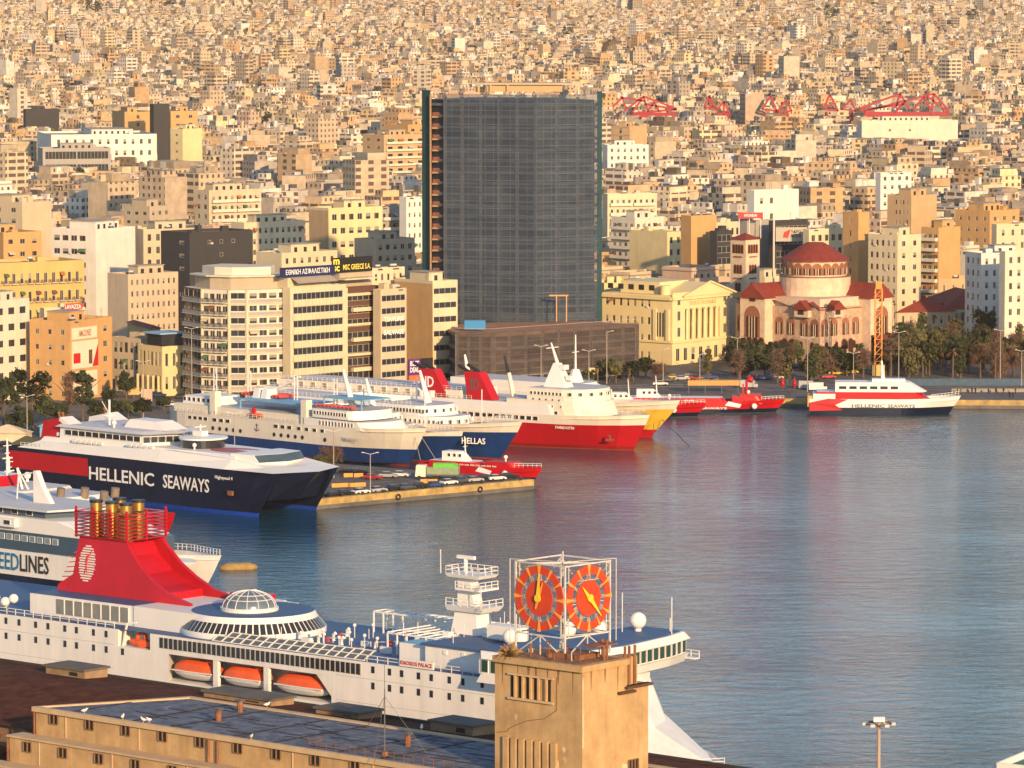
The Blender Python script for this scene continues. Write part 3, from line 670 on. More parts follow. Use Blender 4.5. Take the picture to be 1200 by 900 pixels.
# second tier and further up
N = [
 ('apartment_block', 'bright cream block with two faces of square windows, left of tower', 385, 362, 448, 247, 1560, 'yellow', ('g', 6, .55, .45), None, 38, 4.6, 'tan'),  # left face's shade is put into its tan wall colour
 ('apartment_block', 'cream block with rows of arched windows above the dark cladded building', 286, 270, 357, 264, 1500, 'cream', ('g', 10, .5, .5, {'sill': .2}), None, 38, 3.4, None),
 ('apartment_block', 'white narrow block with small windows touching the left edge of tower', 476, 468, 502, 234, 1640, 'white', ('g', 4, .35, .45), None, 40, 3.6, None),
 ('apartment_block', 'beige apartment block with long curved white balcony bands', 245, 228, 306, 226, 1660, 'sand', ('bal', 8, .5, .6, {'bays': 2}), ('g', 2, .4, .5), 38, 3.6, None),
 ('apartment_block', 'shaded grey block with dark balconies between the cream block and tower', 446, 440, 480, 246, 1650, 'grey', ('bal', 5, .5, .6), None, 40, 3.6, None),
 ('apartment_block', 'low beige flats with dark square windows below the tall cream block', 440, 415, 486, 284, 1420, 'beige', ('g', 5, .5, .5), None, 40, 3.6, None),
 ('apartment_block', 'cream stepped flats with awnings behind the navy roof sign', 330, 300, 395, 300, 1400, 'cream', ('g', 7, .4, .5), None, 42, 3.6, None),
 ('apartment_block', 'peach block with big blank wall at the far left, second row', 4, -40, 48, 276, 1440, 'orange', ('g', 3, .4, .4), None, 38, 4, None),
 ('apartment_block', 'blind peach block with small windows left of the white strip-window block', 26, -30, 60, 240, 1640, 'sand', None, ('g', 3, .3, .4), 50, 4, None),
 ('office_block', 'long low white building with one row of square windows, far left hill', 60, 44, 184, 160, 2350, 'white', ('g', 12, .35, .45), None, 14, 6, None),
 ('office_block', 'glass-fronted grey building with long canopy below the white building', 50, 44, 130, 176, 2250, 'grey', ('band', 2, 1, .6), None, 14, 6, None),
 ('apartment_block', 'tall orange pink slab block with one central slot of windows', 146, 132, 178, 133, 2500, 'orange', ('g', 1, .12, .5), None, 20, 4, None),
 ('apartment_block', 'tall peach slab block right of the black-netted block', 200, 190, 232, 132, 2500, 'orange', ('g', 2, .3, .4), None, 24, 4, None),
 ('apartment_block', 'tall black-netted block on the left hillside', 180, 176, 199, 124, 2460, 'dark', None, None, 30, 4, None),
 ('apartment_block', 'bright yellow blank-walled block on the left hillside', 214, 200, 237, 153, 2350, 'yellow', None, ('g', 1, .2, .3), 45, 4, None),
 ('apartment_block', 'pale block with rounded corner balconies, upper left centre', 450, 425, 500, 160, 2300, 'tan', ('bal', 4, .5, .6), ('g', 2, .3, .4), 40, 3.6, None),
 ('apartment_block', 'tan tower-like block with tall blind wall left of the scaffolded tower top', 478, 452, 500, 148, 2450, 'orange', ('g', 2, .4, .4), None, 40, 4, None),
 ('office_block', 'low blue-grey hall with a flat roof, far left behind the hill', 30, 28, 70, 130, 2800, 'dark', None, None, 12, 5, None),
 # right of the tower
 ('apartment_block', 'pale yellow block with a large blank wall above the columned bank', 782, 738, 800, 275, 1560, 'yellow', ('g', 2, .4, .5), None, 40, 4.2, None),
 ('apartment_block', 'tall blind tan block standing directly behind the columned bank', 810, 798, 840, 256, 1500, 'orange', None, None, 36, 4, None),
 ('office_block', 'narrow blue-black glazed block between the blind tan block and bell tower', 840, 838, 858, 274, 1490, 'dark', ('band', 1, 1, .6), None, 45, 3.6, None),
 ('office_block', 'cream block with five green-shuttered windows over the dark glazed block', 838, 826, 868, 264, 1530, 'cream', ('g', 5, .5, .5), None, 40, 5, None),
 ('office_block', 'plain grey-olive blank block between bell tower and white pole', 874, 866, 907, 262, 1500, 'grey', None, None, 40, 4, None),
 ('office_block', 'bright white blank tower block above the red sign', 884, 876, 936, 226, 1640, 'white', ('g', 2, .3, .4, {'span': (.05, .5), 'skip': .4}), None, 35, 6, None),
 ('office_block', 'almost black office block carrying a grey billboard behind the church dome', 908, 905, 947, 262, 1495, 'dark', ('band', 1, 1, .5), None, 38, 4, None),
 ('apartment_block', 'cream block with two rows of brown square windows right of the billboard', 948, 946, 990, 272, 1480, 'cream', ('g', 5, .55, .5), None, 36, 4.2, None),
 ('apartment_block', 'tan blank-walled slab block right behind the church roof', 1006, 988, 1019, 252, 1470, 'orange', None, ('g', 1, .1, .5), 40, 4, None),
 ('apartment_block', 'cream corner block with deep-set window loggias right of the church', 1052, 1018, 1080, 279, 1450, 'cream', ('g', 2, .3, .45), ('g', 5, .45, .5), 45, 3.8, None),
 ('apartment_block', 'tall tan slab with brown side strip above the loggia block', 1068, 1040, 1098, 232, 1620, 'tan', None, ('g', 4, .4, .5, {'span': (.1, .7)}), 45, 3.6, None),
 ('apartment_block', 'peach stepped block with red-brown awnings right of the loggia block', 1100, 1080, 1126, 270, 1500, 'orange', None, ('bal', 3, .6, .6), 45, 3.4, None),
 ('apartment_block', 'wide peach block with rows of vertical windows, right side', 1160, 1120, 1195, 250, 1600, 'orange', ('g', 3, .3, .4, {'skip': .4}), ('g', 4, .3, .4), 45, 3.6, None),
 ('apartment_block', 'white three-storey house with roof terrace at right, above the park', 1150, 1132, 1210, 300, 1430, 'white', ('g', 6, .35, .5), ('g', 3, .4, .5), 22, 3.8, None),
 ('apartment_block', 'grey-white shaded block at the right edge above the trees', 1178, 1174, 1240, 298, 1405, 'pale', ('g', 6, .4, .5), None, 30, 3.8, None),
 ('apartment_block', 'cream house with arched windows at the right edge, second row', 1168, 1165, 1240, 266, 1520, 'cream', ('g', 6, .3, .5), None, 28, 4.2, None),
 ('warehouse', 'long white factory hall standing below the largest red harbour crane', 1010, 1004, 1122, 143, 2650, 'pale', ('g', 9, .25, .2, {'skip': .6}), None, 10, 8, None),
 ('apartment_block', 'white block with roof railing right of the long factory hall', 1032, 1026, 1068, 205, 1900, 'white', ('g', 4, .4, .5), None, 30, 3.6, None),
 ('apartment_block', 'bright white block with orange awning beside the right edge of tower', 712, 706, 770, 230, 1700, 'cream', ('bal', 8, .45, .6, {'bays': 2}), None, 20, 3.6, None),
 ('apartment_block', 'white long block with a wide flat front just right of tower', 712, 706, 760, 172, 2250, 'white', ('g', 6, .35, .5), None, 16, 3.6, None),
 ('apartment_block', 'twin tan blind slabs with a dark slot, right of tower top', 738, 716, 758, 150, 2400, 'tan', None, ('g', 1, .15, .8), 50, 4, None),
 ('apartment_block', 'grey-white flats with long balconies above the yellow blank-walled block', 744, 716, 778, 258, 1620, 'pale', ('bal', 5, .5, .6), ('bal', 4, .5, .6), 40, 3.4, None),
]
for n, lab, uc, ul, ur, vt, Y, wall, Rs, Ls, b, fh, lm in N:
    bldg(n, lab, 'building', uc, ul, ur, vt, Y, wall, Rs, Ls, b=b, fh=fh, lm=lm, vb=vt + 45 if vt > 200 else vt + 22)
for (u0, u1) in ((718, 793), (825, 856), (893, 928), (965, 1003), (1008, 1112)): HERO.append((UX((u0 + u1) / 2, 2945, 40), 2945, 14, u0, u1, 108, 139, 2945, 0, 1, 1))
for lab, ul, ur, vt, Y, wl, sp, fh in (('long dark flat-roofed hall near the top edge, right', 955, 1005, 19, 7300, 'dark', None, 6), ('dark hall near the top edge just left of a gridded pale block', 1124, 1152, 18, 7300, 'dark', None, 6),
    ('pale concrete grid building near the top right corner', 1157, 1184, 17, 7100, 'pale', ('g', 5, .6, .6), 8), ('dark low hall at the top, right of the tower line', 687, 710, 11, 7500, 'dark', None, 6), ('pale striped block beside the dark low hall at the top', 632, 654, 10, 7500, 'pale', ('g', 6, .55, .7), 9),
    ('wide dark factory at the top centre left edge', 470, 508, 0, 7900, 'dark', None, 6), ('long pale hall with dark roof band left of the tower top', 83, 105, 99, 3600, 'dark', None, 6), ('brown red-roofed tall church-like block on the left hillside', 322, 338, 86, 3900, 'brown', None, 6)):
    bldg('warehouse', lab, 'building', ul + 3, ul, ur, vt, Y, wl, sp, None, b=12, fh=fh, vb=vt + 9); HERO.pop()
# signs of the right-hand roofs
p = AT(865, 256, 1497); s1 = thing('roof_sign', 'red rooftop sign board with pale lettering above the bell tower', 'sign', p, R(8))
m = MB(); m.box(0, 8.2, 0, .4, 0, 1.9); m.build('sign_board', REDSIGN, s1); lettering(s1, 'HYUNDAI', 2, 6.2, .5, 1.4, -.03, signs_white, .02)
for x in (.5, 3.8, 7.6):
    m = MB(); m.bar((x, .6, -6.5), (x, .6, 1.5), .25); m.build('post', STEELW, s1)
p = AT(909, 283, 1490); s2 = thing('billboard', 'grey rooftop billboard with a red emblem behind the church dome', 'billboard', p, R(4))
m = MB(); m.box(0, 10.2, 0, .4, 0, 4.6); m.build('sign_board', mat('grey_board', (.40, .37, .31), .6, .05), s2)
m = MB(); m.add([(2.3, -.05, 1.3), (4.0, -.05, 1.1), (4.9, -.05, 4.0), (2.7, -.05, 3.0)], [(0, 1, 2, 3)]); m.build('emblem', REDSIGN, s2)
lettering(s2, 'ΥΔΡΟ', 4.9, 8.2, 2.7, 3.7, -.04, signs_black, .02); lettering(s2, 'ΑΝΝΑ', 4.8, 8.3, 1.2, 2.5, -.04, signs_black, .03)
p = AT(906.5, 330, 1440); m = MB(); m.tube([(0, 0, 2 - p.z), (0, 0, AT(906, 258, 1440).z - p.z)], .32, 8)
tag(m.build('flue_pipe', mat('pale_flue', (.6, .55, .5), .5), None, p), 'thin pale pipe mast rising between grey block and billboard', 'mast')
# low red-roofed houses above the park
bldg('low_house', 'low long house with a red tiled roof above the park trees', 'building', 1052, 1030, 1120, 366, 1450, 'beige', ('g', 7, .3, .5), None, b=14, fh=6, roof='hip', z0=2, vb=400)
bldg('low_house', 'low cream house with wide red roof, right of the long one', 'building', 1108, 1076, 1178, 362, 1462, 'cream', ('g', 9, .4, .5), None, b=12, fh=6, roof='hip', z0=2, vb=400)
bldg('low_house', 'small gabled cream house with red roof above the two low roofs', 'building', 1150, 1138, 1176, 350, 1490, 'cream', None, None, b=30, roof='hip', z0=2, vb=370)
bldg('low_house', 'tall ruined tan wall with roof edge behind the red-roofed houses', 'building', 1100, 1092, 1136, 330, 1500, 'tan', ('g', 3, .2, .6), None, b=20, fh=8, z0=2, vb=352)
bldg('low_house', 'pale low shop behind crane mast with a white awning', 'building', 1046, 1040, 1078, 345, 1480, 'beige', ('g', 4, .4, .4), None, b=25, z0=2, vb=372)

# ------------------------------------------------------------------ yellow columned bank
def bank():
    Y = 1380; b = 50
    C = AT(788, 347, Y); zg = 2
    ym = mat('bank_yellow_stone', (.72, .60, .33), .75, .08, .15)
    root = thing('bank_building', 'large yellow neoclassical bank with columns and pediment right of the podium', 'building', (C.x, C.y, zg), R(b)); h = C.z - zg
    rng = random.Random(3)
    k = (855 - 600) / F; d = (math.cos(R(b)), math.sin(R(b))); W = (k * Y - C.x) / (d[0] - k * d[1])
    d2 = (-math.sin(R(b)), math.cos(R(b))); k = (706 - 600) / F; L = (k * Y - C.x) / (d2[0] - k * d2[1]) if 1 else 30
    L = min(max(L, 25), 42)
    m = MB(); hb = h * .33
    facade(root, m, 'R', W, L, 0, hb, ('g', 7, .45, .55, {'sill': .15}), hb, rng)
    m2 = [('R', 0, W * .18), ('R', W * .84, W)]
    # upper storeys: end bays with windows, recessed colonnade between
    cx0, cx1 = W * .22, W * .84
    m.quad((0, 0, hb), (cx0, 0, hb), (cx0, 0, h), (0, 0, h)); m.quad((cx1, 0, hb), (W, 0, hb), (W, 0, h), (cx1, 0, h))
    ch = h * .80
    m.quad((cx0, 0, ch), (cx1, 0, ch), (cx1, 0, h), (cx0, 0, h)); m.quad((cx0, 1.6, hb), (cx1, 1.6, hb), (cx1, 1.6, ch), (cx0, 1.6, ch))
    m.quad((cx0, 0, hb), (cx1, 0, hb), (cx1, 1.6, hb), (cx0, 1.6, hb)); m.quad((cx0, 1.6, ch), (cx1, 1.6, ch), (cx1, 0, ch), (cx0, 0, ch))
    m.quad((cx0, 0, hb), (cx0, 1.6, hb), (cx0, 1.6, ch), (cx0, 0, ch)); m.quad((cx1, 1.6, hb), (cx1, 0, hb), (cx1, 0, ch), (cx1, 1.6, ch))
    facade(root, m, 'L', W, L, 0, h, ('g', 7, .34, .42, {'span': (.28, .98)}), h / 4, rng)
    m.quad((W, 0, 0), (W, L, 0), (W, L, h), (W, 0, h)); m.quad((W, L, 0), (0, L, 0), (0, L, h), (W, L, h)); m.quad((0, 0, h), (W, 0, h), (W, L, h), (0, L, h))
    m.build('wall', ym, root)
    wm_ = window_mesh(1.3, 2.8, 'pane')
    for zz in (hb + 1.5, hb + 1.5 + (ch - hb) / 2):
        for x in (cx0 / 2, (cx1 + W) / 2): place('window', wm_, root, (x, -.22, zz))
        for i in range(5): place('window', wm_, root, (cx0 + (cx1 - cx0) * (i + 1) / 6 , 1.38, zz))
    for x in (cx0 / 2, (cx1 + W) / 2): place('window', window_mesh(1.3, 1.6), root, (x, -.22, h * .86))
    for i in range(6):
        x = cx0 + (cx1 - cx0) * (i + .5) / 6; q = MB(); q.sm = True; q.tube([(x, .3, hb + .5), (x, .3, ch - .5)], .55, 14, .46, cap=False); q.sm = False
        q.box(x - .7, x + .7, -.3, .9, hb + .01, hb + .5); q.box(x - .65, x + .65, -.25, .85, ch - .5, ch - .01); q.build('column', ym, root)
    q = MB()
    q.box(-.7, W + .7, -.9, -.003, h - 1.3, h - .4); q.box(-.9, -.003, 0, L, h - 1.3, h - .4); q.box(-.4, W + .4, -.5, -.003, hb - .35, hb + .35); q.box(-.5, -.003, 0, L, hb - .35, hb + .35)
    q.box(-.3, W * .3, -.4, -.003, h - .39, h + .9); q.build('cornice', ym, root)
    q = MB(); a, c, e = (cx0 - 2, h - .38), (W + .9, h - .38), ((cx0 + W) / 2 - .5, h + 3.4)
    q.add([(a[0], -1.3, a[1]), (c[0], -1.3, c[1]), (e[0], -1.3, e[1]), (a[0], 10, a[1]), (c[0], 10, c[1]), (e[0], 10, e[1])], [(0, 1, 2), (5, 4, 3), (0, 2, 5, 3), (2, 1, 4, 5), (1, 0, 3, 4)])
    q.bar((a[0] - .5, -1.6, a[1] + .1), (e[0], -1.6, e[1] + .3), .6, .5); q.bar((c[0] + .5, -1.6, c[1] + .1), (e[0], -1.6, e[1] + .3), .6, .5)
    q.build('pediment', ym, root)
    lettering(root, 'ΤΡΑΠΕΖΑ ΤΗΣ ΕΛΛΑΔΟΣ', cx0 + 2, cx1 - 2, ch + 1.0, ch + 2.2, -.05, mat('carved_letters', (.45, .33, .12), .8, 0), .01)
    q = MB(); q.box(4, W - 10, 8, L - 4, h + .003, h + 3.6); q.mtl(1)
    for i in range(5): q.box(3.9, 3.999, 10 + i * 4, 12 + i * 4, h + 1, h + 2.6)
    q.mtl(0).tube([(3, 5, h), (3, 5, h + 2.8)], 1.6, 14); q.build('roof_storey', [ym, DKGLASS], root)
    q = MB(); z0 = hb + 1
    for k in range(4): q.box(-.08, -.003, L * .12 + k * 1.1, L * .12 + k * 1.1 + .5, hb + 1.5, ch - 1)
    q.build('tall_window', DKGLASS, root)
    for yy in (L * .06, L * .24):
        q = MB(); q.box(-.5, -.003, yy - .6, yy + .6, hb + .4, ch); q.build('pilaster', ym, root)
    HERO.append((C.x, C.y + 25, 28, 706, 857, 330, 430, Y, 0, 1, 1))
bank()
bldg('office_block', 'long yellow wing with small square windows adjoining the columned bank', 'building', 708, 690, 750, 335, 1412, 'yellow', ('g', 5, .4, .4), None, b=20, fh=5, z0=2, vb=375, pent=False)

# ------------------------------------------------------------------ the domed church with its bell tower
def church():
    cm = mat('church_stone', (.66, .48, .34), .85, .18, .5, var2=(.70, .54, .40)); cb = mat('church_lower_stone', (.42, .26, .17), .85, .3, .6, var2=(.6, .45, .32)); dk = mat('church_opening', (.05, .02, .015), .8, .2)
    Y = 1375; cen = AT(955, 330, Y + 22); zg = 2
    root = thing('church', 'domed stone church with arched openings and dark red tiled roofs', 'church', (cen.x, cen.y, zg), R(45))
    s = F / (Y + 10)
    def zof(v): return AT(955, v, Y + 10).z - zg
    z1 = zof(346) ; zd0 = zof(325); zd1 = zof(307); zr = zof(286)
    Rm = 19.0
    def arch(mb, cx, y, z, w, h, d=.12, n=8, face=0):
        """arched dark panel on plane y (facing -y)"""
        pts = [(cx - w/2, z), (cx + w/2, z)] + [(cx + w/2 * math.cos(math.pi * i / n), z + h - w/2 + w/2 * math.sin(math.pi * i / n)) for i in range(n + 1)]
        k = len(pts); vs = [(p[0], y - d, p[1]) for p in pts]
        if face: vs = [(v[1], v[0], v[2]) for v in vs]
        mb.add(vs, [tuple(range(k)) if not face else tuple(range(k - 1, -1, -1))])
    # body: square with four projecting gabled arms
    hs = 17.0; K_ = .86
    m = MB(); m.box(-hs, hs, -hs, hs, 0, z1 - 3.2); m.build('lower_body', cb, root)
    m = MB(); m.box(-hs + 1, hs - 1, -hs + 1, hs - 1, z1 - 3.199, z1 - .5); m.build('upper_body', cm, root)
    def gable(x0, x1, y0, y1, zb, ze, zp, axis):
        g = MB()
        if axis == 'y':      # gable looks toward -y
            g.add([(x0, y0, zb), (x1, y0, zb), (x1, y0, ze), ((x0+x1)/2, y0, zp), (x0, y0, ze), (x0, y1, zb), (x1, y1, zb), (x1, y1, ze), ((x0+x1)/2, y1, zp), (x0, y1, ze)], [(0,1,2,3,4),(9,8,7,6,5),(1,6,7,2),(5,0,4,9)])
            r = [((x0 - .6), y0 - .7, ze - .35), ((x0+x1)/2, y0 - .7, zp + .25), (x1 + .6, y0 - .7, ze - .35), (x0 - .6, y1, ze - .35), ((x0+x1)/2, y1, zp + .25), (x1 + .6, y1, ze - .35)]
            t = MB(); t.add(r, [(0, 3, 4, 1), (1, 4, 5, 2), (0, 1, 2), (5, 4, 3)])
        else:
            g.add([(x0, y1, zb), (x0, y0, zb), (x0, y0, ze), (x0, (y0+y1)/2, zp), (x0, y1, ze), (x1, y1, zb), (x1, y0, zb), (x1, y0, ze), (x1, (y0+y1)/2, zp), (x1, y1, ze)], [(0,1,2,3,4),(9,8,7,6,5),(1,6,7,2),(5,0,4,9)])
            r = [(x0 - .7, y0 - .6, ze - .35), (x0 - .7, (y0+y1)/2, zp + .25), (x0 - .7, y1 + .6, ze - .35), (x1, y0 - .6, ze - .35), (x1, (y0+y1)/2, zp + .25), (x1, y1 + .6, ze - .35)]
            t = MB(); t.add(r, [(0, 1, 4, 3), (1, 2, 5, 4), (2, 1, 0), (3, 4, 5)])
        g.build('gabled_arm', cm, root); t.build('roof', TILE, root)
    zp = zof(329)
    gable(2, 12, -hs - 3.5, -7, 0, zp - 5, zp - 1.2, 'y'); gable(-hs - 3.5, -7, 2, 12, 0, zp - 5, zp - 1.2, 'x')
    gable(-13.5, -8, -hs - 1.5, -5, z1 - 6, z1 - 3.4, z1 - 1.2, 'y'); gable(-hs - 1.5, -5, -13.5, -8, z1 - 6, z1 - 3.4, z1 - 1.2, 'x')
    for (x0, x1, y0, y1) in ((-8, 2, -hs - .4, -hs + 7), (12, hs + 1, -hs - .4, -hs + 7), (-hs - .4, -hs + 7, -8, 2), (-hs - .4, -hs + 7, 12, hs + 1), (-hs - .4, -13.5, -hs - .4, -13.5)):
        t = MB(); zz = z1 - 3.1; t.add([(x0, y0, zz - .6), (x1, y0, zz - .6), (x1, y1, zz + (1.8 if y0 < -hs else .4)), (x0, y1, zz + 1.8)], [(0, 1, 2, 3)]); t.build('roof', TILE, root)
    # drum and low conical dome: many-sided
    n = 20
    def ring(r, z): return [(r * math.cos(2 * math.pi * (i + .5) / n), r * math.sin(2 * math.pi * (i + .5) / n), z) for i in range(n)]
    Rd = 37.5 / s
    m = MB(); m.cyl((0, 0, 0), Rd + 1.2, z1 - 1.2, zd0 - .4, 32); m.cyl((0, 0, 0), Rd, zd0 - .41, zd1, n); m.build('drum', cm, root)
    m = MB(); m.cyl((0, 0, 0), Rd + 1.3, zd0 - .39, zd0 - .05, 32); m.build('drum_cornice', mat('church_cornice', (.25, .12, .07), .8, .2), root)
    m = MB(); m.lathe([(Rd + 1.0, zd1 - .1), (Rd + 1.0, zd1 + .2), (Rd * .52, zr - 1.5), (Rd * .28, zr - .2), (.01, zr)], (0, 0, 0), n); m.build('dome_roof', TILE, root)
    for i in range(n):
        a = 2 * math.pi * (i + .5) / n
        if math.cos(a - R(225)) < -.15: continue
        w0 = place('drum_window', DRUMW, root, ((Rd - .02) * math.cos(a), (Rd - .02) * math.sin(a), zd0 + .4), a + math.pi / 2)
    # arched openings, each its own part
    def AW(nm, me, x, y, z, rot=0): place(nm, me, root, (x, y, z), rot)
    def both(nm, me, x, z, y=-hs):      # the same opening on the two street faces
        AW(nm, me, x, y - .02, z); AW(nm, me, y - .02, x, z, -math.pi / 2)
    for x, z in ((-15, z1*.44), (-10.8, z1*.44), (-5.4, z1*.44), (-.8, z1*.44), (14.6, z1*.44)): both('arched_window', BIGW, x, z)
    for x in (-14, -9.5, -5, -1.5, 14.6): both('round_headed_niche', NICHE, x, z1 * .24)
    both('great_arch_window', GREATW, 7, z1 * .38, -hs - 3.5)
    for x in (3.4, 5.8, 8.2, 10.6): both('portal_arch', PORT, x, .6, -hs - 3.5)
    for x in (-6, -3): both('portal_arch', PORT, x, .6)
    for x in (-10.7,): both('gable_window', GABW, x, z1 - 5.2, -hs - 1.5)
    both('gable_window', GABW, 7, zp - 6.4, -hs - 3.5)
    t = MB(); t.add([(1, -hs - 7, 7.4), (15, -hs - 7, 7.4), (14, -hs - 4, 8.8), (2, -hs - 4, 8.8)], [(0, 1, 2, 3)])
    for x in (2, 6, 10, 14): t.box(x - .3, x + .3, -hs - 6.9, -hs - 6.3, 0, 7.3)
    t.build('porch', [TILE], root)
    HERO.append((cen.x, cen.y, 32, 856, 1030, 285, 400, Y - 10, 0, 1, 1))
    # bell tower
    Yb = 1425; C = AT(874, 281, Yb)
    bt = thing('bell_tower', 'square stone bell tower with red pyramid roof left of the dome', 'tower', (C.x, C.y, zg), R(45)); h = C.z - zg; w = 6.4
    m = MB(); m.box(0, w, 0, w, 0, h); m.build('shaft', cm, bt)
    m = MB(); m.add([(-.5, -.5, h + .002), (w + .5, -.5, h + .002), (w + .5, w + .5, h + .002), (-.5, w + .5, h + .002), (w/2, w/2, h + 1.9)], [(0,1,4),(1,2,4),(2,3,4),(3,0,4),(3,2,1,0)]); m.build('roof', TILE, bt)
    for zz in (h - 4.3, h - 10.6, h - 16.2):
        k = 4 if zz > h - 5 else (3 if zz > h - 12 else 2)
        for i in range(k):
            x = w/2 + (i - (k - 1) / 2) * 1.15
            place('belfry_opening', BELLW, bt, (x, -.02, zz)); place('belfry_opening', BELLW, bt, (-.02, x, zz), -math.pi / 2)
    for zz in (h - 5.6, h - 12.3):
        q = MB(); q.box(1.5, w - 1.5, -.25, -.003, zz, zz + .4); q.box(-.25, -.003, 1.5, w - 1.5, zz, zz + .4); q.build('stone_band', mat('church_cornice', (0, 0, 0)), bt)
    HERO.append((C.x, C.y + 4, 7, 855, 889, 275, 345, Yb, 0, 1, 1))
def archmesh(w, h, cols=0, tymp=None):
    dk = mat('church_opening', (.05, .02, .015), .8, .2); pale = mat('church_mullion', (.62, .5, .36), .8, .1); bk = mat('arch_brick', (.30, .12, .07), .8, .2)
    m = MB(); n = 10
    def panel(w, h, d0, d1):
        pts = [(-w/2, 0), (w/2, 0)] + [(w/2 * math.cos(math.pi * i / n), h - w/2 + w/2 * math.sin(math.pi * i / n)) for i in range(n + 1)]
        k = len(pts); vs = [(p[0], d1, p[1]) for p in pts] + [(p[0], d0, p[1]) for p in pts]
        m.add(vs, [tuple(range(k))] + [(i, k + i, k + (i + 1) % k, (i + 1) % k) for i in range(k)])
    if tymp:
        m.mtl(2); panel(w, h, 0, -.12); m.mtl(0).box(-w*.36, w*.36, -.2, -.13, 0, h - w * .52)
        m.mtl(1)
        for i in range(cols): x = -w*.36 + w*.72 * (i + 1) / (cols + 1); m.box(x - .12, x + .12, -.3, -.201, 0, h - w*.52)
    else:
        m.mtl(2); panel(w + .5, h + .25, 0, -.06); m.mtl(0); panel(w, h, -.061, -.13)
        m.mtl(1)
        for i in range(cols): x = -w/2 + w * (i + 1) / (cols + 1); m.box(x - .12, x + .12, -.25, -.131, 0, h - w*.4)
    return m.mesh('arch', [dk, pale, bk])
DRUMW = archmesh(3.0, 3.6, 2, True); BIGW = archmesh(3.2, 5.2, 2, True); NICHE = archmesh(1.2, 2.2); GREATW = archmesh(6.2, 9.5, 3, True)
PORT = archmesh(2.0, 7.2); GABW = archmesh(2.0, 2.2); BELLW = archmesh(.75, 2.6)
church()
# ------------------------------------------------------------------ the rest of the city
PALC = ['cream', 'pale', 'white', 'tan', 'orange', 'sand', 'beige', 'pink', 'stone', 'cream', 'sand', 'white', 'orange', 'beige', 'grey']
def city():
    rng = random.Random(11); lots = []
    # a street grid turned by 42 degrees, blocks of lots
    ca, sa = math.cos(R(42)), math.sin(R(42))
    def w2(gx, gy): return gx * ca - gy * sa, gx * sa + gy * ca
    for step, N_, J_, ylo, yhi in ((15.6, 300, 280, 1330, 2700), (12.8, 800, 880, 2700, 8800)):
     for i in range(-N_, N_):
        for j in range(-20, J_):
            gx = i * step + (i // 5) * 7; gy = j * step + (j // 2) * 7
            x, y = w2(gx, gy)
            if y < ylo or y > yhi or abs(x) > .1135 * y + 26: continue
            if y < 1395 and x < 40 and x > -40: continue
            lots.append((x, y))
    lots.sort(key=lambda p: p[1])
    near, far = [], []
    HN = [q for q in HERO if q[7] < 3000]; HF = [q for q in HERO if q[7] > 3000]
    for (x, y) in lots:
        a = R(42 + 6 * math.sin(x / 260 + y / 900) + (rng.choice([0, 0, 0, 0, 25, -20]) if y > 1900 else 0) + rng.uniform(-2, 2))
        W = rng.uniform(9, 16.5) ; L = rng.uniform(9.5, 16)
        if y > 2700: W *= .84; L *= .84
        tallness = rng.random()
        h = rng.choice([9, 12, 12, 15, 15, 18, 18, 21, 21, 24]) + rng.uniform(-1, 1)
        if tallness > .97: h += rng.uniform(6, 16)
        if tallness < .12: h = rng.uniform(4, 8)
        if y > 5000: h = min(h, 17) if rng.random() < .93 else h * 1.1
        zg = float(terr(x, y)) - .6
        # keep clear of the buildings made above
        bad = False; H = HN if y < 2990 else HF
        if y < 2990 or 3300 < y < 8000:
            for (hx, hy, hr, ul, ur, vt, vb, HY, *_r) in H:
                if (x - hx) ** 2 + (y - hy) ** 2 < (hr * .8 + 8.5) ** 2: bad = True; break
            if not bad:
                u = PX(x, y, 10)[0]; du = 13 * F / y
                for (hx, hy, hr, ul, ur, vt, vb, HY, *_r) in H:
                    if y < HY + 8 and u + du > ul - 1 and u - du < ur + 1:
                        zmax = AT(u, vb - 3, y - 8).z - zg - 3.2
                        if h > zmax: h = zmax
                if h < 4: bad = True
        # the park, the street mouth and the quay road stay open
        u = PX(x, y, 3)[0]
        if (y < 1500 and u > 1030) or (y < 1400 and u > 700): bad = True
        if y < 1300 and u < 240: bad = True
        if bad: continue
        (near if len(near) < 252 else far).append((x, y, zg, W, L, h, a))
    return near, far
NEAR, FAR = city()

ADJ = {'cream': 'cream', 'pale': 'pale cream', 'white': 'white', 'tan': 'tan', 'orange': 'peach', 'sand': 'sandy', 'beige': 'beige', 'pink': 'pinkish', 'stone': 'stone-coloured', 'grey': 'grey'}
LMK = [(600, 104, 'tower'), (782, 330, 'columned bank'), (953, 285, 'church dome'), (280, 330, 'many-sided office'), (108, 266, 'white strip-window block'), (405, 240, 'cream two-faced block'),
       (1060, 143, 'white factory hall'), (905, 226, 'bright white block'), (1165, 296, 'white terrace house'), (240, 268, 'black cladded building'), (188, 124, 'black-netted block'), (757, 130, 'red crane group'), (480, 322, 'orange-walled block')]
usedlab = {}
def place_words(u, v):
    best = min(LMK, key=lambda k: (k[0] - u) ** 2 + (k[1] - v) ** 2)
    dx, dy = u - best[0], v - best[1]; w_ = []
    d = math.hypot(dx, dy)
    how = 'just' if d < 45 else ('' if d < 110 else 'well')
    parts = []
    if abs(dy) > 14: parts.append('above' if dy < 0 else 'below')
    if abs(dx) > 14: parts.append('left' if dx < 0 else 'right')
    if not parts: parts = ['close beside']; how = ''
    tail = ' and '.join(parts)
    return (how + ' ' + tail + (' of' if parts[-1] in ('left', 'right') else '') + ' the ' + best[2]).strip()
EXTRA = ['with a small rooftop penthouse', 'with two rooftop sheds', 'with a bare flat roof', 'with narrow balconies', 'with a wide parapet', 'with one blank side', 'with dark windows', 'with an aerial on top']
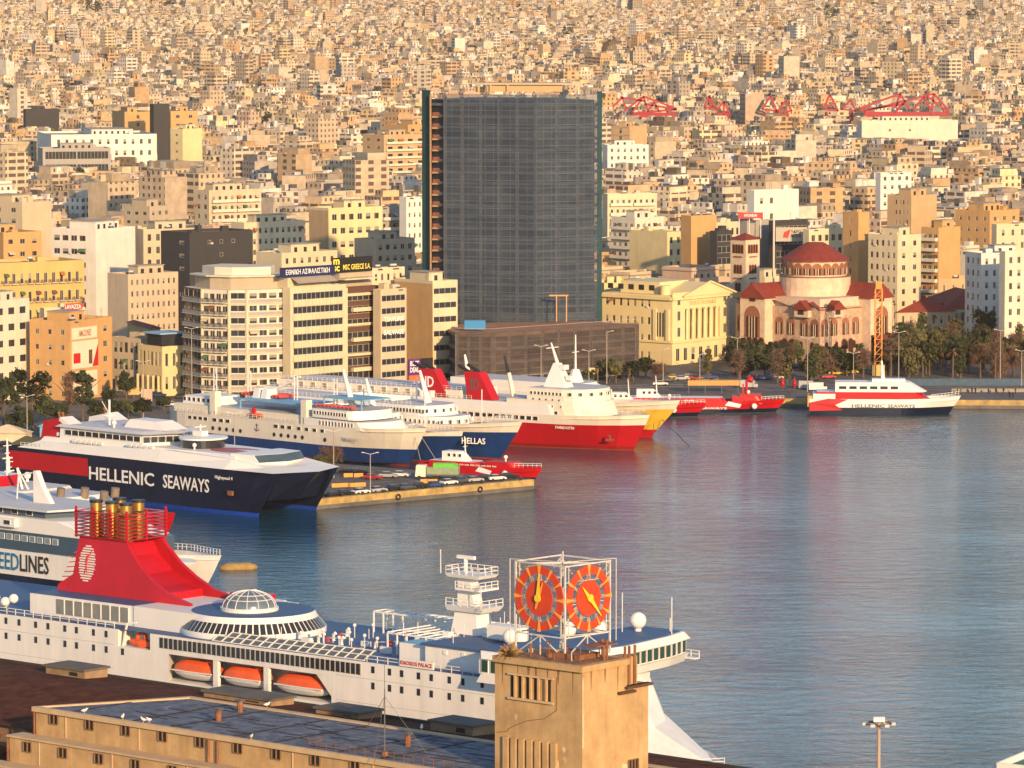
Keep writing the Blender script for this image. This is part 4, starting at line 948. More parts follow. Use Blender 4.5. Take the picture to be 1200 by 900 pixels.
def near_building(i, x, y, zg, W, L, h, a):
    rng = random.Random(1000 + i)
    wall = rng.choice(PALC); fl = max(1, round(h / 3.2)); u, v = PX(x, y, zg + h)
    kindR = rng.choice(['g', 'g', 'bal', 'bal', 'none']); kindL = rng.choice(['g', 'none', 'none', 'bal'])
    if kindR == 'none' and kindL == 'none': kindR = 'g'
    num = {1: 'single-storey', 2: 'two-storey', 3: 'three-storey', 4: 'four-storey', 5: 'five-storey', 6: 'six-storey', 7: 'seven-storey', 8: 'eight-storey'}.get(fl, 'tall')
    hip = h < 9 and rng.random() < .45
    ex = 'with a red tiled roof' if hip else ('with long balconies' if kindR == 'bal' else ('with a blank right wall' if kindR == 'none' else ('with a blank left wall' if kindL == 'none' else 'with windowed sides')))
    lab = f"{ADJ[wall]} {num} block {ex} {place_words(u, v)}"
    if len(lab.split()) > 16: lab = f"{ADJ[wall]} {num} block {place_words(u, v)}"
    if usedlab.get(lab):
        usedlab[lab] += 1
        lab = f"{ADJ[wall]} {num} block, {round(u / 12)}% across and {round(v / 9)}% down the photo"
    usedlab[lab] = usedlab.get(lab, 0) + 1
    root = thing('house' if h < 9 else 'apartment_block', lab, 'building', (0, 0, 0), a, 'city buildings on the slope behind the harbour')
    # local origin at the near corner
    cx, cy = x - (math.cos(a) * W / 2 - math.sin(a) * L / 2), y - (math.sin(a) * W / 2 + math.cos(a) * L / 2)
    root.location = (cx, cy, zg)
    def spec(k, w_):
        n = max(1, int(w_ / 3.3))
        if k == 'g': return ('g', n, rng.choice([.3, .4, .5]), rng.choice([.4, .5]), {'skip': .12})
        if k == 'bal': return ('bal', n, .5, .62, {'solid': rng.random() < .7, 'bays': 1, 'span': (.06, .94), 'bm': WM(rng.choice(['pale', 'cream', wall]))})
        return None
    m = MB(); vis = y < 1720
    facade2 = facade if vis else facade_flat
    facade2(root, m, 'R', W, L, 0, h, spec(kindR, W), 3.2, rng); facade2(root, m, 'L', W, L, 0, h, spec(kindL, L), 3.2, rng)
    m.mtl(0); m.quad((W, 0, 0), (W, L, 0), (W, L, h), (W, 0, h)); m.quad((W, L, 0), (0, L, 0), (0, L, h), (W, L, h))
    if not hip: m.mtl(1).quad((0, 0, h), (W, 0, h), (W, L, h), (0, L, h))
    m.build('wall', [WM(wall), ROOF, DKGLASS, WM('pale')], root)
    if hip:
        e = .5; rh = 2.4; i_ = min(W, L) / 2 - .5
        q = MB(); q.add([(-e, -e, h), (W + e, -e, h), (W + e, L + e, h), (-e, L + e, h), (i_, L / 2, h + rh), (W - i_, L / 2, h + rh)], [(0, 1, 5, 4), (1, 2, 5), (2, 3, 4, 5), (3, 0, 4), (3, 2, 1, 0)]); q.build('roof', TILE, root)
    else:
        W2, L2, h2, ox, oy = W, L, h, 0, 0
        if rng.random() < .6 and h > 8:      # set-back top floor behind a terrace, as on most blocks here
            tq = thing('setback_floor', None, None, (rng.uniform(.5, 1.6), rng.uniform(1.4, 2.4), h)); tq.parent = root
            W2, L2 = W - 2.2, L - 3.2; q = MB(); h2 = 3.0
            facade2(tq, q, 'R', W2, L2, 0, h2, ('g', max(1, int(W2 / 3)), .45, .6, {'sill': .08}), 3.0, rng); facade2(tq, q, 'L', W2, L2, 0, h2, None, 3.0, rng)
            q.mtl(0); q.quad((W2, 0, 0), (W2, L2, 0), (W2, L2, h2), (W2, 0, h2)); q.mtl(1).box(-.4, W2 + .3, -.6, L2 + .2, h2 + .002, h2 + .22); q.build('wall', [WM(wall), ROOF, DKGLASS, WM('pale')], tq)
            q = MB()
            for (x0, x1, y0, y1) in ((0, W, 0, .2), (0, .2, .2, L), (W - .2, W, .2, L)): q.box(x0, x1, y0, y1, h, h + .95)
            q.build('parapet', WM(wall), root)
            clutter(tq, W2, L2, h2 + .22, rng, WM(wall), rng.randint(1, 3), False)
        else: clutter(root, W, L, h, rng, WM(wall), rng.randint(1, 4), rng.random() < .75)
def facade_flat(root, m, face, W, L, z0, z1, spec, fh, rng):
    """a distant wall: openings as recessed dark panes inside the wall mesh"""
    width = W if face == 'R' else L
    def P(a, d, z): return (a, d, z) if face == 'R' else (d, a, z)
    def Q(a0, a1, za, zb, d=0):
        v = [P(a0, d, za), P(a1, d, za), P(a1, d, zb), P(a0, d, zb)]; m.quad(*(v if face == 'R' else v[::-1]))
    m.mtl(0); Q(0, width, z0, z1)
    if not spec: return
    n, wf, hf = spec[1:4]; rows = max(1, int((z1 - z0) / fh)); fh = (z1 - z0) / rows; cw = width * .94 / n
    for r in range(rows):
        for c in range(n):
            if rng.random() < .1: continue
            a0 = width * .03 + c * cw + cw * (1 - wf) / 2; s = z0 + r * fh + (.28 if spec[0] == 'g' else .05) * fh
            m.mtl(2); Q(a0, a0 + cw * wf, s, s + fh * hf, -.02)
        if spec[0] == 'bal' and r:
            m.mtl(3); z = z0 + r * fh
            if face == 'R': m.box(.6, width - .6, -1.3, -.03, z - .15, z + .8)
            else: m.box(-1.3, -.03, .6, width - .6, z - .15, z + .8)
for i, t in enumerate(NEAR): near_building(i, *t)

def far_mass():
    rng = np.random.default_rng(5); n = len(FAR)
    A = np.array(FAR); pal = np.array([PAL[k] for k in PALC + ['cream', 'pale', 'sand', 'tan', 'yellow']])
    V = []; Fc = []; C = []; UV = []; base = 0
    def boxes(x, y, z, W, L, h, a, colr, style, roofc, uvs=True):
        k = len(x); ca, sa = np.cos(a), np.sin(a)
        cs = np.array([[-.5, -.5], [.5, -.5], [.5, .5], [-.5, .5]])
        px = x[:, None] + cs[:, 0] * W[:, None] * ca[:, None] - cs[:, 1] * L[:, None] * sa[:, None]
        py = y[:, None] + cs[:, 0] * W[:, None] * sa[:, None] + cs[:, 1] * L[:, None] * ca[:, None]
        v = np.zeros((k, 8, 3)); v[:, :4, 0] = px; v[:, 4:, 0] = px; v[:, :4, 1] = py; v[:, 4:, 1] = py; v[:, :4, 2] = z[:, None]; v[:, 4:, 2] = (z + h)[:, None]
        f = np.array([[0, 1, 5, 4], [1, 2, 6, 5], [2, 3, 7, 6], [3, 0, 4, 7], [4, 5, 6, 7]])
        ff = f[None] + (np.arange(k) * 8)[:, None, None]
        uv = np.zeros((k, 5, 4, 2)); ru = rng.uniform(0, 50, k)
        for q, wd in enumerate((W, L, W, L)):
            uv[:, q, 0, 0] = ru; uv[:, q, 1, 0] = ru + wd; uv[:, q, 2, 0] = ru + wd; uv[:, q, 3, 0] = ru; uv[:, q, 2, 1] = h; uv[:, q, 3, 1] = h
        uv[:, 4] = 0
        c = np.ones((k, 5, 4, 4)); c[:, :4, :, :3] = colr[:, None, None, :]; c[:, 4, :, :3] = roofc[:, None, :]
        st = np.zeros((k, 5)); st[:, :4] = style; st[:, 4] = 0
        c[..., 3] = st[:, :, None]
        nonlocal base
        V.append(v.reshape(-1, 3)); Fc.append(ff.reshape(-1, 4) + base); base += k * 8; UV.append(uv.reshape(-1, 2)); C.append(c.reshape(-1, 4))
    x, y, z, W, L, h, a = A.T
    cl = pal[rng.integers(0, len(pal), n)] * rng.uniform(.86, 1.12, (n, 1)); cl = cl * .68 + np.array([.60, .47, .34]) * .32; cl[h > 25] *= .85; 
    odd = rng.random(n) < .02; cl[odd] *= .3
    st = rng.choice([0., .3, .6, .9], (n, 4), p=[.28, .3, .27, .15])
    rc = np.array([.42, .35, .27]) * rng.uniform(.6, 1.3, (n, 1)); red = rng.random(n) < .045; rc[red] = (.30, .07, .04)
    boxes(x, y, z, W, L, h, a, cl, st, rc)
    # penthouses, stair heads, parapet corners: real boxes on the roofs
    for k in range(6):
        s = rng.random(n) < (.8, .8, .7, .6, .6, .5)[k]; xx, yy = x[s], y[s]; m_ = s.sum()
        fw = rng.uniform(.45, .85, m_) if k == 0 else rng.uniform(.08, .32, m_); fl = rng.uniform(.45, .85, m_) if k == 0 else rng.uniform(.08, .32, m_)
        ox = (1 - fw) * W[s] * rng.uniform(-.45, .45, m_); oy = (1 - fl) * L[s] * rng.uniform(-.45, .45, m_); ca, sa = np.cos(a[s]), np.sin(a[s])
        hh = rng.uniform(2.4, 3.4, m_) if k == 0 else rng.uniform(1, 3.4, m_)
        boxes(xx + ox * ca - oy * sa, yy + ox * sa + oy * ca, z[s] + h[s], fw * W[s], fl * L[s], hh, a[s], (cl[s] * rng.uniform(.6, 1.1, (m_, 1)) if k < 2 else rng.choice([.1, .25, .45, .6, .68], (m_, 1)) * np.array([1, .95, .88])), rng.choice([0., .3], (m_, 4)) * (k < 2), rc[s] * rng.uniform(.7, 1.2, (m_, 1)))
    # balcony slabs on the nearer half
    s = (y < 4200) & (rng.random(n) < .45); idx = np.where(s)[0]
    for lev in range(1, 7):
        ii = idx[h[idx] > lev * 3.1 + 2]; d = 1.2; ca, sa = np.cos(a[ii]), np.sin(a[ii]); oy = -(L[ii] / 2 + d / 2)
        boxes(x[ii] - oy * sa, y[ii] + oy * ca, z[ii] + lev * 3.1 - .1, W[ii] * .86, np.full(len(ii), d), np.full(len(ii), .95), a[ii], np.minimum(1, cl[ii] * 1.1), np.zeros((len(ii), 4)), cl[ii])
    V = np.concatenate(V); Fc = np.concatenate(Fc); C = np.concatenate(C); UV = np.concatenate(UV)
    me = bpy.data.meshes.new('distant_houses'); nf = len(Fc)
    me.vertices.add(len(V)); me.vertices.foreach_set('co', V.ravel().astype(np.float32))
    me.loops.add(nf * 4); me.loops.foreach_set('vertex_index', Fc.ravel().astype(np.int32))
    me.polygons.add(nf); me.polygons.foreach_set('loop_start', np.arange(0, nf * 4, 4, dtype=np.int32)); me.polygons.foreach_set('use_smooth', np.zeros(nf, dtype=bool)); me.update(calc_edges=True)
    ca_ = me.color_attributes.new('wall_colour', 'FLOAT_COLOR', 'CORNER'); ca_.data.foreach_set('color', C.ravel().astype(np.float32))
    uvl = me.uv_layers.new(name='metres'); uvl.data.foreach_set('uv', UV.ravel().astype(np.float32))
    m = bpy.data.materials.new('distant_house_walls'); m.use_nodes = True; nd = m.node_tree.nodes; l = m.node_tree.links; b = nd['Principled BSDF']; b.inputs['Roughness'].default_value = .9
    at = nd.new('ShaderNodeVertexColor'); at.layer_name = 'wall_colour'; uv = nd.new('ShaderNodeUVMap'); uv.uv_map = 'metres'
    sp = nd.new('ShaderNodeSeparateXYZ'); l.new(uv.outputs[0], sp.inputs[0])
    def M(op, a_, b_=None, c_=None):
        q = nd.new('ShaderNodeMath'); q.operation = op
        for i_, val in enumerate((a_, b_, c_)):
            if val is None: continue
            if isinstance(val, (int, float)): q.inputs[i_].default_value = val
            else: l.new(val, q.inputs[i_])
        return q.outputs[0]
    def frac(src, per): return M('FRACT', M('DIVIDE', src, per))
    def band(f_, lo, hi): return M('MULTIPLY', M('GREATER_THAN', f_, lo), M('LESS_THAN', f_, hi))
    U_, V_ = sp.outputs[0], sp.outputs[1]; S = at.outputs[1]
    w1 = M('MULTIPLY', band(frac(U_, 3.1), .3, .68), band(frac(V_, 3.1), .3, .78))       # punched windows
    w2_ = M('MULTIPLY', band(frac(U_, 5.3), .08, .9), band(frac(V_, 3.1), .36, .86))      # balcony bands: recess shade painted dark into the wall colour
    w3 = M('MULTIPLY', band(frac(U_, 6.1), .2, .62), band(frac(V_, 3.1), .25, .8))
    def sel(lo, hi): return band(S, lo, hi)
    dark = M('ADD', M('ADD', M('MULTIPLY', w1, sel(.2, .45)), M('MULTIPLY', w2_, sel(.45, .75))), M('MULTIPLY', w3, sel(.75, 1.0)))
    ge = nd.new('ShaderNodeNewGeometry'); no = nd.new('ShaderNodeTexNoise'); no.inputs['Scale'].default_value = .35; no.inputs['Detail'].default_value = 3; l.new(ge.outputs['Position'], no.inputs[0])
    mr = nd.new('ShaderNodeMapRange'); mr.inputs[1].default_value = .3; mr.inputs[2].default_value = .7; mr.inputs[3].default_value = .8; mr.inputs[4].default_value = 1.1; l.new(no.outputs[0], mr.inputs[0])
    sc_ = nd.new('ShaderNodeVectorMath'); sc_.operation = 'SCALE'; l.new(at.outputs[0], sc_.inputs[0]); l.new(mr.outputs[0], sc_.inputs[3])
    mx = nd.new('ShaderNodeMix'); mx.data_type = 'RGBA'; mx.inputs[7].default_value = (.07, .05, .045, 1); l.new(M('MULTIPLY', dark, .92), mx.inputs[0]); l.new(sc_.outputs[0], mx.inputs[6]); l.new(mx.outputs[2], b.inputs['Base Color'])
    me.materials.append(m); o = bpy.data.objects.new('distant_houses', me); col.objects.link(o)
    tag(o, 'dense mass of small cream and pinkish houses climbing to the top edge', 'houses', kind='stuff')
    print('far houses', n)
far_mass()
# ------------------------------------------------------------------ ship kit (local x forward, y to port, z up, origin at the bow on the waterline)
def hull_mb(L, B, D, levels, rake=6, s0=.6, bow_rise=1.5, stern=.9, mats=None, pw=(1.5, 2.6), NS=26, deck=True, flat=.0):
    """levels: [(z, material index for the band above it)] up to the deck height D"""
    m = MB(); zs = [l[0] for l in levels] + [D]; T = len(zs)
    def pt(i, k):
        s = i / NS; z = zs[k]; t = max(0, min(1, z / D)); st = s0 + (.93 - s0) * .55 * t; p = pw[0] + (pw[1] - pw[0]) * t
        g = 1.0 if s <= st else max(flat * t, 1 - ((s - st) / (1 - st)) ** p)
        if s < .14: g *= stern + (1 - stern) * math.sin(math.pi / 2 * s / .14)
        x = -L + s * L + rake * max(0, t) ** 1.1 * s ** 4
        zz = z + (bow_rise * t * max(0, (s - .6) / .4) ** 2 if k == T - 1 else bow_rise * .5 * max(0, t) * max(0, (s - .6) / .4) ** 2)
        return x, g * B / 2, zz
    S_ = [[pt(i, k) for k in range(T)] for i in range(NS + 1)]
    m.sm = True
    for sg in (-1, 1):
        for k in range(T - 1):
            m.cur = levels[k][1]
            for i in range(NS):
                a, b, c, d = S_[i][k], S_[i + 1][k], S_[i + 1][k + 1], S_[i][k + 1]
                q = [(p[0], sg * p[1], p[2]) for p in (a, b, c, d)]
                m.quad(*(q if sg < 0 else q[::-1]))
    m.sm = False
    for k in range(T - 1):
        m.cur = levels[k][1]; a, b = S_[0][k], S_[0][k + 1]
        m.quad((a[0], a[1], a[2]), (a[0], -a[1], a[2]), (b[0], -b[1], b[2]), (b[0], b[1], b[2]))
        if flat: a, b = S_[NS][k], S_[NS][k + 1]; m.quad((a[0], -a[1], a[2]), (a[0], a[1], a[2]), (b[0], b[1], b[2]), (b[0], -b[1], b[2]))
    edge_ = [S_[i][T - 1] for i in range(NS + 1)]
    if deck:
        m.cur = levels[-1][1] if deck is True else deck
        for i in range(NS):
            a, b = edge_[i], edge_[i + 1]; dz = -.9
            m.quad((a[0], -a[1], a[2] + dz), (b[0], -b[1], b[2] + dz), (b[0], b[1], b[2] + dz), (a[0], a[1], a[2] + dz))
    return m, edge_
PW = {}
def pane(w, h, m=None, round_=False, fr=WHITE):
    key = (w, h, (m or DKGLASS).name, round_, fr is None)
    if key in PW: return PW[key]
    q = MB()
    if round_: q.lathe([(.001, 0), (w / 2, 0)], (0, 0, 0), 14); q.v = [(x, -.06, y) for x, y, z in q.v]
    else:
        q.box(-w/2, w/2, -.05, .1, 0, h); q.mtl(1); t = .05
        if fr is None: PW[key] = q.mesh('window', [m or DKGLASS]); return PW[key]
        q.box(-w/2 - t, w/2 + t, -.07, .1, -t, -.001); q.box(-w/2 - t, w/2 + t, -.07, .1, h + .001, h + t)
        q.box(-w/2 - t, -w/2 - .001, -.07, .1, 0, h); q.box(w/2 + .001, w/2 + t, -.07, .1, 0, h)
    PW[key] = q.mesh('window', [m or DKGLASS, fr]); return PW[key]
def wrow(root, x0, x1, n, y, z, w, h, z1=None, m=None, rz=0, round_=False, name='window', y1=None):
    for i in range(n):
        f = i / max(1, n - 1); place(name, pane(w, h, m, round_), root, (x0 + (x1 - x0) * f, y + ((y1 if y1 is not None else y) - y) * f, z + ((z1 if z1 is not None else z) - z) * f), rz)
def house(root, x0, x1, hw, z0, z1, m, name='deckhouse', slant=1.0, nose=.0, top=None, aft=0, yc=0):
    """superstructure tier with rounded nose"""
    k = 8; pts = [(x0, yc + hw), (x0, yc - hw)]
    for i in range(k + 1):
        a = -math.pi / 2 + math.pi * i / k
        pts.append((x1 - nose + nose * math.cos(a) if nose else x1, yc + hw * (math.sin(a) if nose else (-1 + 2 * i / k))))
    tp = [(p[0] - (slant if p[0] > x0 + .1 else -aft), p[1]) for p in pts]
    q = MB(); q.prism(pts, z0, z1, tp, caps=False); n = len(tp); q.mtl(1); q.add([(p[0], p[1], z1) for p in tp], [tuple(range(n))])
    return q.build(name, [m, top or m], root)
def liferaft(root, x, y, z, name='liferaft'):
    place(name, RAFT, root, (x, y, z))
_q = MB(); _q.tube([(-.7, 0, .4), (.7, 0, .4)], .38, 8); _q.box(-.5, .5, -.3, .3, 0, .1); RAFT = _q.mesh('liferaft', WHITE)
def mast(root, x, y, z, h, m=WHITE, r=.25, cross=((.8, 2.2), (.6, 1.4)), radar=True):
    q = MB(); q.tube([(x, y, z), (x, y, z + h)], r, 8, r * .5)
    for f, wd in cross: q.bar((x, y - wd / 2, z + h * f), (x, y + wd / 2, z + h * f), .14)
    q.build('mast', m, root)
    if radar: q = MB(); q.box(x - .2, x + .2, y - 1.3, y + 1.3, z + h * .45, z + h * .45 + .25); q.box(x - .12, x + .5, y - .12, y + .12, z + h * .42, z + h * .45 - .003); q.build('radar_scanner', m, root)
def dome_ball(root, x, y, z, r=.9, m=WHITE):
    q = MB(); q.sm = True; q.ball((x, y, z + r + .5), r, 14); q.sm = False; q.tube([(x, y, z), (x, y, z + .6)], r * .4, 8); q.build('radar_dome', m, root)
SEAT = mat('red_deck_seats', (.5, .08, .08), .6, .3, 1); LBLUE = mat('light_blue_canopy', (.18, .42, .62), .6, .1); HULLRED = mat('red_hull_paint', (.46, .006, .014), .4, .1, .1)
ANTI = mat('antifouling_red', (.24, .03, .02), .6, .3, .3); HBLUE = mat('bright_blue_boot_top', (.01, .06, .42), .4, .1, .2); DECKW = mat('pale_deck', (.55, .56, .58), .6, .1, .3)
PINK = mat('faded_red_roof_emblem', (.42, .12, .13), .6, .15, .3); TXTW = mat('white_hull_lettering', (.8, .8, .8), .5, 0); CREAMH = mat('cream_hull_paint', (.76, .70, .60), .45, .08, .15, streak=.08)
def deck_seats(root, x0, x1, y0, y1, z, n, m=SEAT):
    for i in range(n):
        x = x0 + (x1 - x0) * i / max(1, n - 1); q = MB(); q.box(x - .25, x + .25, y0, y1, z + .35, z + .5); q.box(x - .3, x - .2, y0, y1, z + .5, z + 1.0); q.build('seat_row', m, root)

# ------------------------------------------------------------------ the big white ferry in front
def big_ferry():
    root = thing('cruise_ferry', 'large white ferry with sculpted red funnel and orange lifeboats, nearest ship', 'ferry', (5.1, 666.7, 0), R(-40.8))
    m, e = hull_mb(208, 28, 7.6, [(-1, 0), (0, 0), (3, 0), (5, 0)], rake=6.5, s0=.74, bow_rise=.5)
    m.v = [(x + 27, y, z) for x, y, z in m.v]; m.build('hull', WHITE2, root)
    y = -14.0; Z1 = 18.8
    # upper side plating around the lifeboat recess
    q = MB()
    q.box(-175, -75.01, y, -10, 7.0, Z1); q.box(-68, -67.01, y, -9, 7.0, Z1); q.box(-75, -68.01, y, -9, 7.0, 16.2); q.box(-75, -68.01, -10.5, -9, 16.2, Z1)
    q.box(-67, -29.99, y, -9, 16.0, Z1)
    q.box(-30, 8, y, -9.9, 7.0, Z1)
    q.prism([(-67.005, -13.99), (-64.0, -13.99), (-67.005, -9.5)], 11.2, 15.99); q.box(-67, -30, -9.4, -9, 11.2, 15.99)
    q.box(-67, -29.99, -14, -9.41, 7.0, 11.9)
    q.add([(-33, y, 15.99), (-30.01, y, 15.99), (-30.01, y, 13.0)], [(0, 2, 1)])
    q.mtl(1); q.quad((-175, -14, Z1 + .02), (6, -14, Z1 + .02), (6, 14, Z1 + .02), (-175, 14, Z1 + .02))
    q.mtl(0).box(-175, 8, 10, 14, 7.0, Z1)
    q.build('side_plating', [WHITE2, BLUEDECK], root)
    for x in (-54.0, -43.4):
        q = MB(); q.box(x - .5, x + .5, y, y + .6, 11.9, 15.98); q.build('davit_post', WHITE, root)
    # hull windows
    for zz in (17.3, 14.9):
        for x in [-100.2, -97.2, -93.4, -90.6, -86.8, -84.2, -80.4, -77.6] + ([-74] if zz < 16 else []) + [-21.6, -18.3, -15.9, -12.6, -10.1, -6.6, -4.0, -.3, 3, 6, 9.5]: place('window', pane(.6, 1.0, fr=None), root, (x, y - .02, zz))
    for zz in (17.3, 14.9):
        for k in range(14): place('window', pane(.6, 1.0, fr=None), root, (-104 - k * 3.4, y - .02, zz))
    # long glazed band
    n = 41
    for i in range(n): place('window', BANDW, root, (-66 + 42 * (i + .5) / n, y - .06, 16.8))
    # lifeboats
    for x, L in ((-59.3, 10.2), (-48.9, 9.8), (-37.0, 11.6)):
        b = thing('lifeboat', None, None, (x, -12.1, 12.2)); b.parent = root; del_ = b
        sec = 12; q = MB(); q.sm = True; pr = []
        for i in range(sec + 1):
            s = -1 + 2 * i / sec; g = max(.02, (1 - abs(s) ** 3.2)) ; pr.append((s * L / 2, g))
        for a0, a1, mi in ((math.pi, 2 * math.pi, 0), (0, math.pi, 1)):
            q.cur = mi; K = 8
            for i in range(sec):
                for k in range(K):
                    t0, t1 = a0 + (a1 - a0) * k / K, a0 + (a1 - a0) * (k + 1) / K
                    def P_(c, t): xx, g = c; return (xx, 1.8 * math.sqrt(g) * math.cos(t), 1.45 + (1.75 if mi else 1.4) * (g ** .6) * math.sin(t))
                    q.quad(P_(pr[i], t0), P_(pr[i + 1], t0), P_(pr[i + 1], t1), P_(pr[i], t1))
        q.sm = False; q.mtl(0).box(-L / 2 + .9, L / 2 - .9, -1.84, -1.5, 1.38, 1.55)
        q.build('boat_hull', [WHITE, ORANGE], b)
        q = MB(); q.box(L * .22, L * .34, -.7, .7, 2.8, 3.35); q.build('steering_hatch', ORANGE, b)
    # rescue boat nook
    rb = thing('rescue_boat', None, None, (-71.2, -12.6, 16.4)); rb.parent = root
    q = MB(); q.tube([(-2.2, 0, .5), (0, 0, .35), (2.2, 0, .5)], [.5, .8, .5], 10); q.tube([(-.9, 0, .9), (-.8, 0, 1.7), (0, 0, 2.1), (.8, 0, 1.7), (.9, 0, .9)], .3, 8); q.build('boat_hull', ORANGE, rb)
    q = MB(); q.bar((-3.2, -1, -.2), (-2.2, -1, 3.4), .25); q.bar((-2.2, -1, 3.4), (-.3, -.8, 3.7), .22); q.build('davit', WHITE, rb)
    # upper wall aft with tall windows, blue walkway
    q = MB(); q.box(-98.5, -62, -10.4, 10, Z1 + .03, 22.0); q.mtl(1).quad((-98.5, -10.4, 22.02), (-60, -10.4, 22.02), (-60, 7.0, 22.02), (-98.5, 10.4, 22.02)); q.build('upper_house', [WHITE2, BLUEDECK], root)
    for i in range(8): place('window', TALLW, root, (-91.5 + i * 2.05, -10.5, 19.3))
    q = MB(); q.rail([(-175, -13.8, Z1), (-76, -13.8, Z1)], 1.0, 2, .09); q.build('railing', WHITE, root)
    q = MB(); q.rail([(-23, -13.8, Z1), (4, -13.8, Z1)], 1.0, 2, .09); q.build('railing', WHITE, root)
    # round saloon
    cx, cy = -58.0, -1.6
    q = MB(); q.sm = True; q.lathe([(11.3, Z1 + .03), (11.3, 19.6), (9.9, 21.3), (9.5, 22.1)], (cx, cy, 0), 64); q.sm = False
    q.mtl(1).lathe([(9.5, 22.1), (.01, 22.11)], (cx, cy, 0), 64); q.build('round_saloon', [WHITE, BLUEDECK], root)
    q = MB(); q.prism([(-75, -10.6), (cx, -11.0), (cx, 8.6), (-75, 10.6)], Z1 + .04, 22.06); q.build('saloon_house', [WHITE], root)
    n = 44
    for i in range(n):
        a = R(-126) + R(236) * i / n; da = R(236) / n * .78
        q = MB(); r0, r1 = 11.22, 10.02
        pts = []
        for aa, rr, zz in ((a, r0, 19.75), (a + da, r0, 19.75), (a + da, r1, 21.2), (a, r1, 21.2)): pts.append((cx + (rr + .05) * math.cos(aa), cy + (rr + .05) * math.sin(aa), zz))
        q.quad(*pts); q.build('window', DKGLASS, root)
    # glass dome on the blue deck
    dm = thing('glass_dome', None, None, (cx - .2, cy - .6, 22.12)); dm.parent = root
    q = MB(); q.sm = True; pr = [(4.1 * math.cos(a), 2.5 * math.sin(a)) for a in [R(x) for x in range(0, 91, 10)]]; pr[-1] = (.01, 2.5); q.lathe(pr, (0, 0, .5), 32); q.build('dome_glazing', glassm('pale_dome_glass', (.13, .18, .23), .2), dm)
    q = MB()
    for j in range(14):
        a = 2 * math.pi * j / 14; q.tube([((p[0] + .04) * math.cos(a), (p[0] + .04) * math.sin(a), .5 + p[1] + .03) for p in pr], .06, 4)
    for i in (0, 3, 5):
        r, z = pr[i]; q.tube([((r + .05) * math.cos(2 * math.pi * j / 32), (r + .05) * math.sin(2 * math.pi * j / 32), .52 + z) for j in range(33)], .06, 4)
    q.cyl((0, 0, 0), 4.5, 0, .5, 32); q.build('dome_ribs', WHITE, dm)
    # sculpted funnel
    fn = thing('funnel', None, None, (0, 0, 22.05)); fn.parent = root
    prof = [(-97.5, 0), (-97.5, .9), (-94.3, 2.8), (-93.6, 8.8), (-83.2, 8.8), (-81.8, 7.2), (-79.4, 4.9), (-76.4, 3.0), (-72.9, 1.4), (-68, .35), (-68, 0)]
    rm = mat('funnel_red', (.48, .008, .022), .4, .12, .2, streak=.12)
    for sg in (-1, 1):
        q = MB(); k = len(prof)
        # side wings: wide at the base, closing towards the top
        def Y_(z, inn): return sg * ((5.4 if not inn else 4.7) - z * .14)
        vs = [(x, Y_(z, 0), z) for x, z in prof] + [(x, Y_(z, 1), z) for x, z in prof]
        f1 = tuple(range(k)); f2 = tuple(range(2 * k - 1, k - 1, -1))
        q.add(vs, [f1, f2] + [(i, i + k, (i + 1) % k + k, (i + 1) % k) for i in range(k)]); q.build('funnel_side', rm, fn)
    q = MB(); inner = [(-94.0, 0), (-93.4, 8.4), (-85, 8.4), (-83.8, 6.2), (-81, 3.6), (-77.5, 1.9), (-75, 1.2), (-75, 0)]; k = len(inner)
    vs = [(x, -4.69 + z * .14, z) for x, z in inner] + [(x, 4.69 - z * .14, z) for x, z in inner]
    q.add(vs, [tuple(range(k)), tuple(range(2 * k - 1, k - 1, -1))] + [(i, i + k, (i + 1) % k + k, (i + 1) % k) for i in range(k)]); q.build('funnel_core', rm, fn)
    gold = mat('polished_brass_pipe', (.75, .42, .12), .28, .15, .8, metal=.9)
    for px_, py_ in ((-91.6, -2.4), (-88.3, -2.2), (-91.0, 2.2), (-84.9, -2.4), (-86.6, 2.0)):
        q = MB(); q.sm = True; q.tube([(px_, py_, 12.9), (px_, py_, 14.2)], .95, 18, cap=False); q.lathe([(v_, 8.3 + i_ * .29) for i_, v_ in enumerate([1.0, 1.35] * 8)], (px_, py_, 0), 20); q.sm = False; q.mtl(1).tube([(px_, py_, 14.2), (px_, py_, 14.6)], 1.08, 18); q.build('exhaust_pipe', [gold, BLACK], fn)
    for i in range(8):
        q = MB(); z = 8.95 + i * .56; x0, x1, yy = -94.2, -82.8, 4.3
        for a, b in (((x0, -yy), (x1, -yy)), ((x1, -yy), (x1, yy)), ((x1, yy), (x0, yy)), ((x0, yy), (x0, -yy))): q.bar((*a, z), (*b, z), .8, .12)
        q.build('louvre', rm, fn)
    for (xx, yy) in ((-94.2, -4.3), (-90.4, -4.3), (-86.6, -4.3), (-82.8, -4.3), (-82.8, 0), (-82.8, 4.3), (-94.2, 4.3), (-94.2, 0), (-88.5, 4.3)):
        q = MB(); q.bar((xx, yy, 8.7), (xx, yy, 13.6), .3); q.build('louvre_post', rm, fn)
    for i in range(7):
        q = MB(); q.bar((-97.4 + i * .55, -4.9, 1.4 + i * .8), (-94.3 + i * .1, -4.6, 1.6 + i * .8), .25, .14); q.build('rear_fin', rm, fn)
    # emblem: white striped oval with a small red figure
    em = MB(); wz, wx, ex, ez = 2.9, 1.75, -91.3, 4.6
    for i in range(15):
        f = -1 + 2 * (i + .5) / 15; hw = wx * math.sqrt(1 - f * f); z = ez + f * wz; yy = -(5.4 - z * .14) - .06
        em.add([(ex - hw * (1.15 if i % 2 else 1), yy, z), (ex + hw * (1.2 if i % 2 else 1), yy, z), (ex + hw, yy + .03, z + .23), (ex - hw, yy + .03, z + .23)], [(0, 1, 2, 3)])
    em.mtl(1)
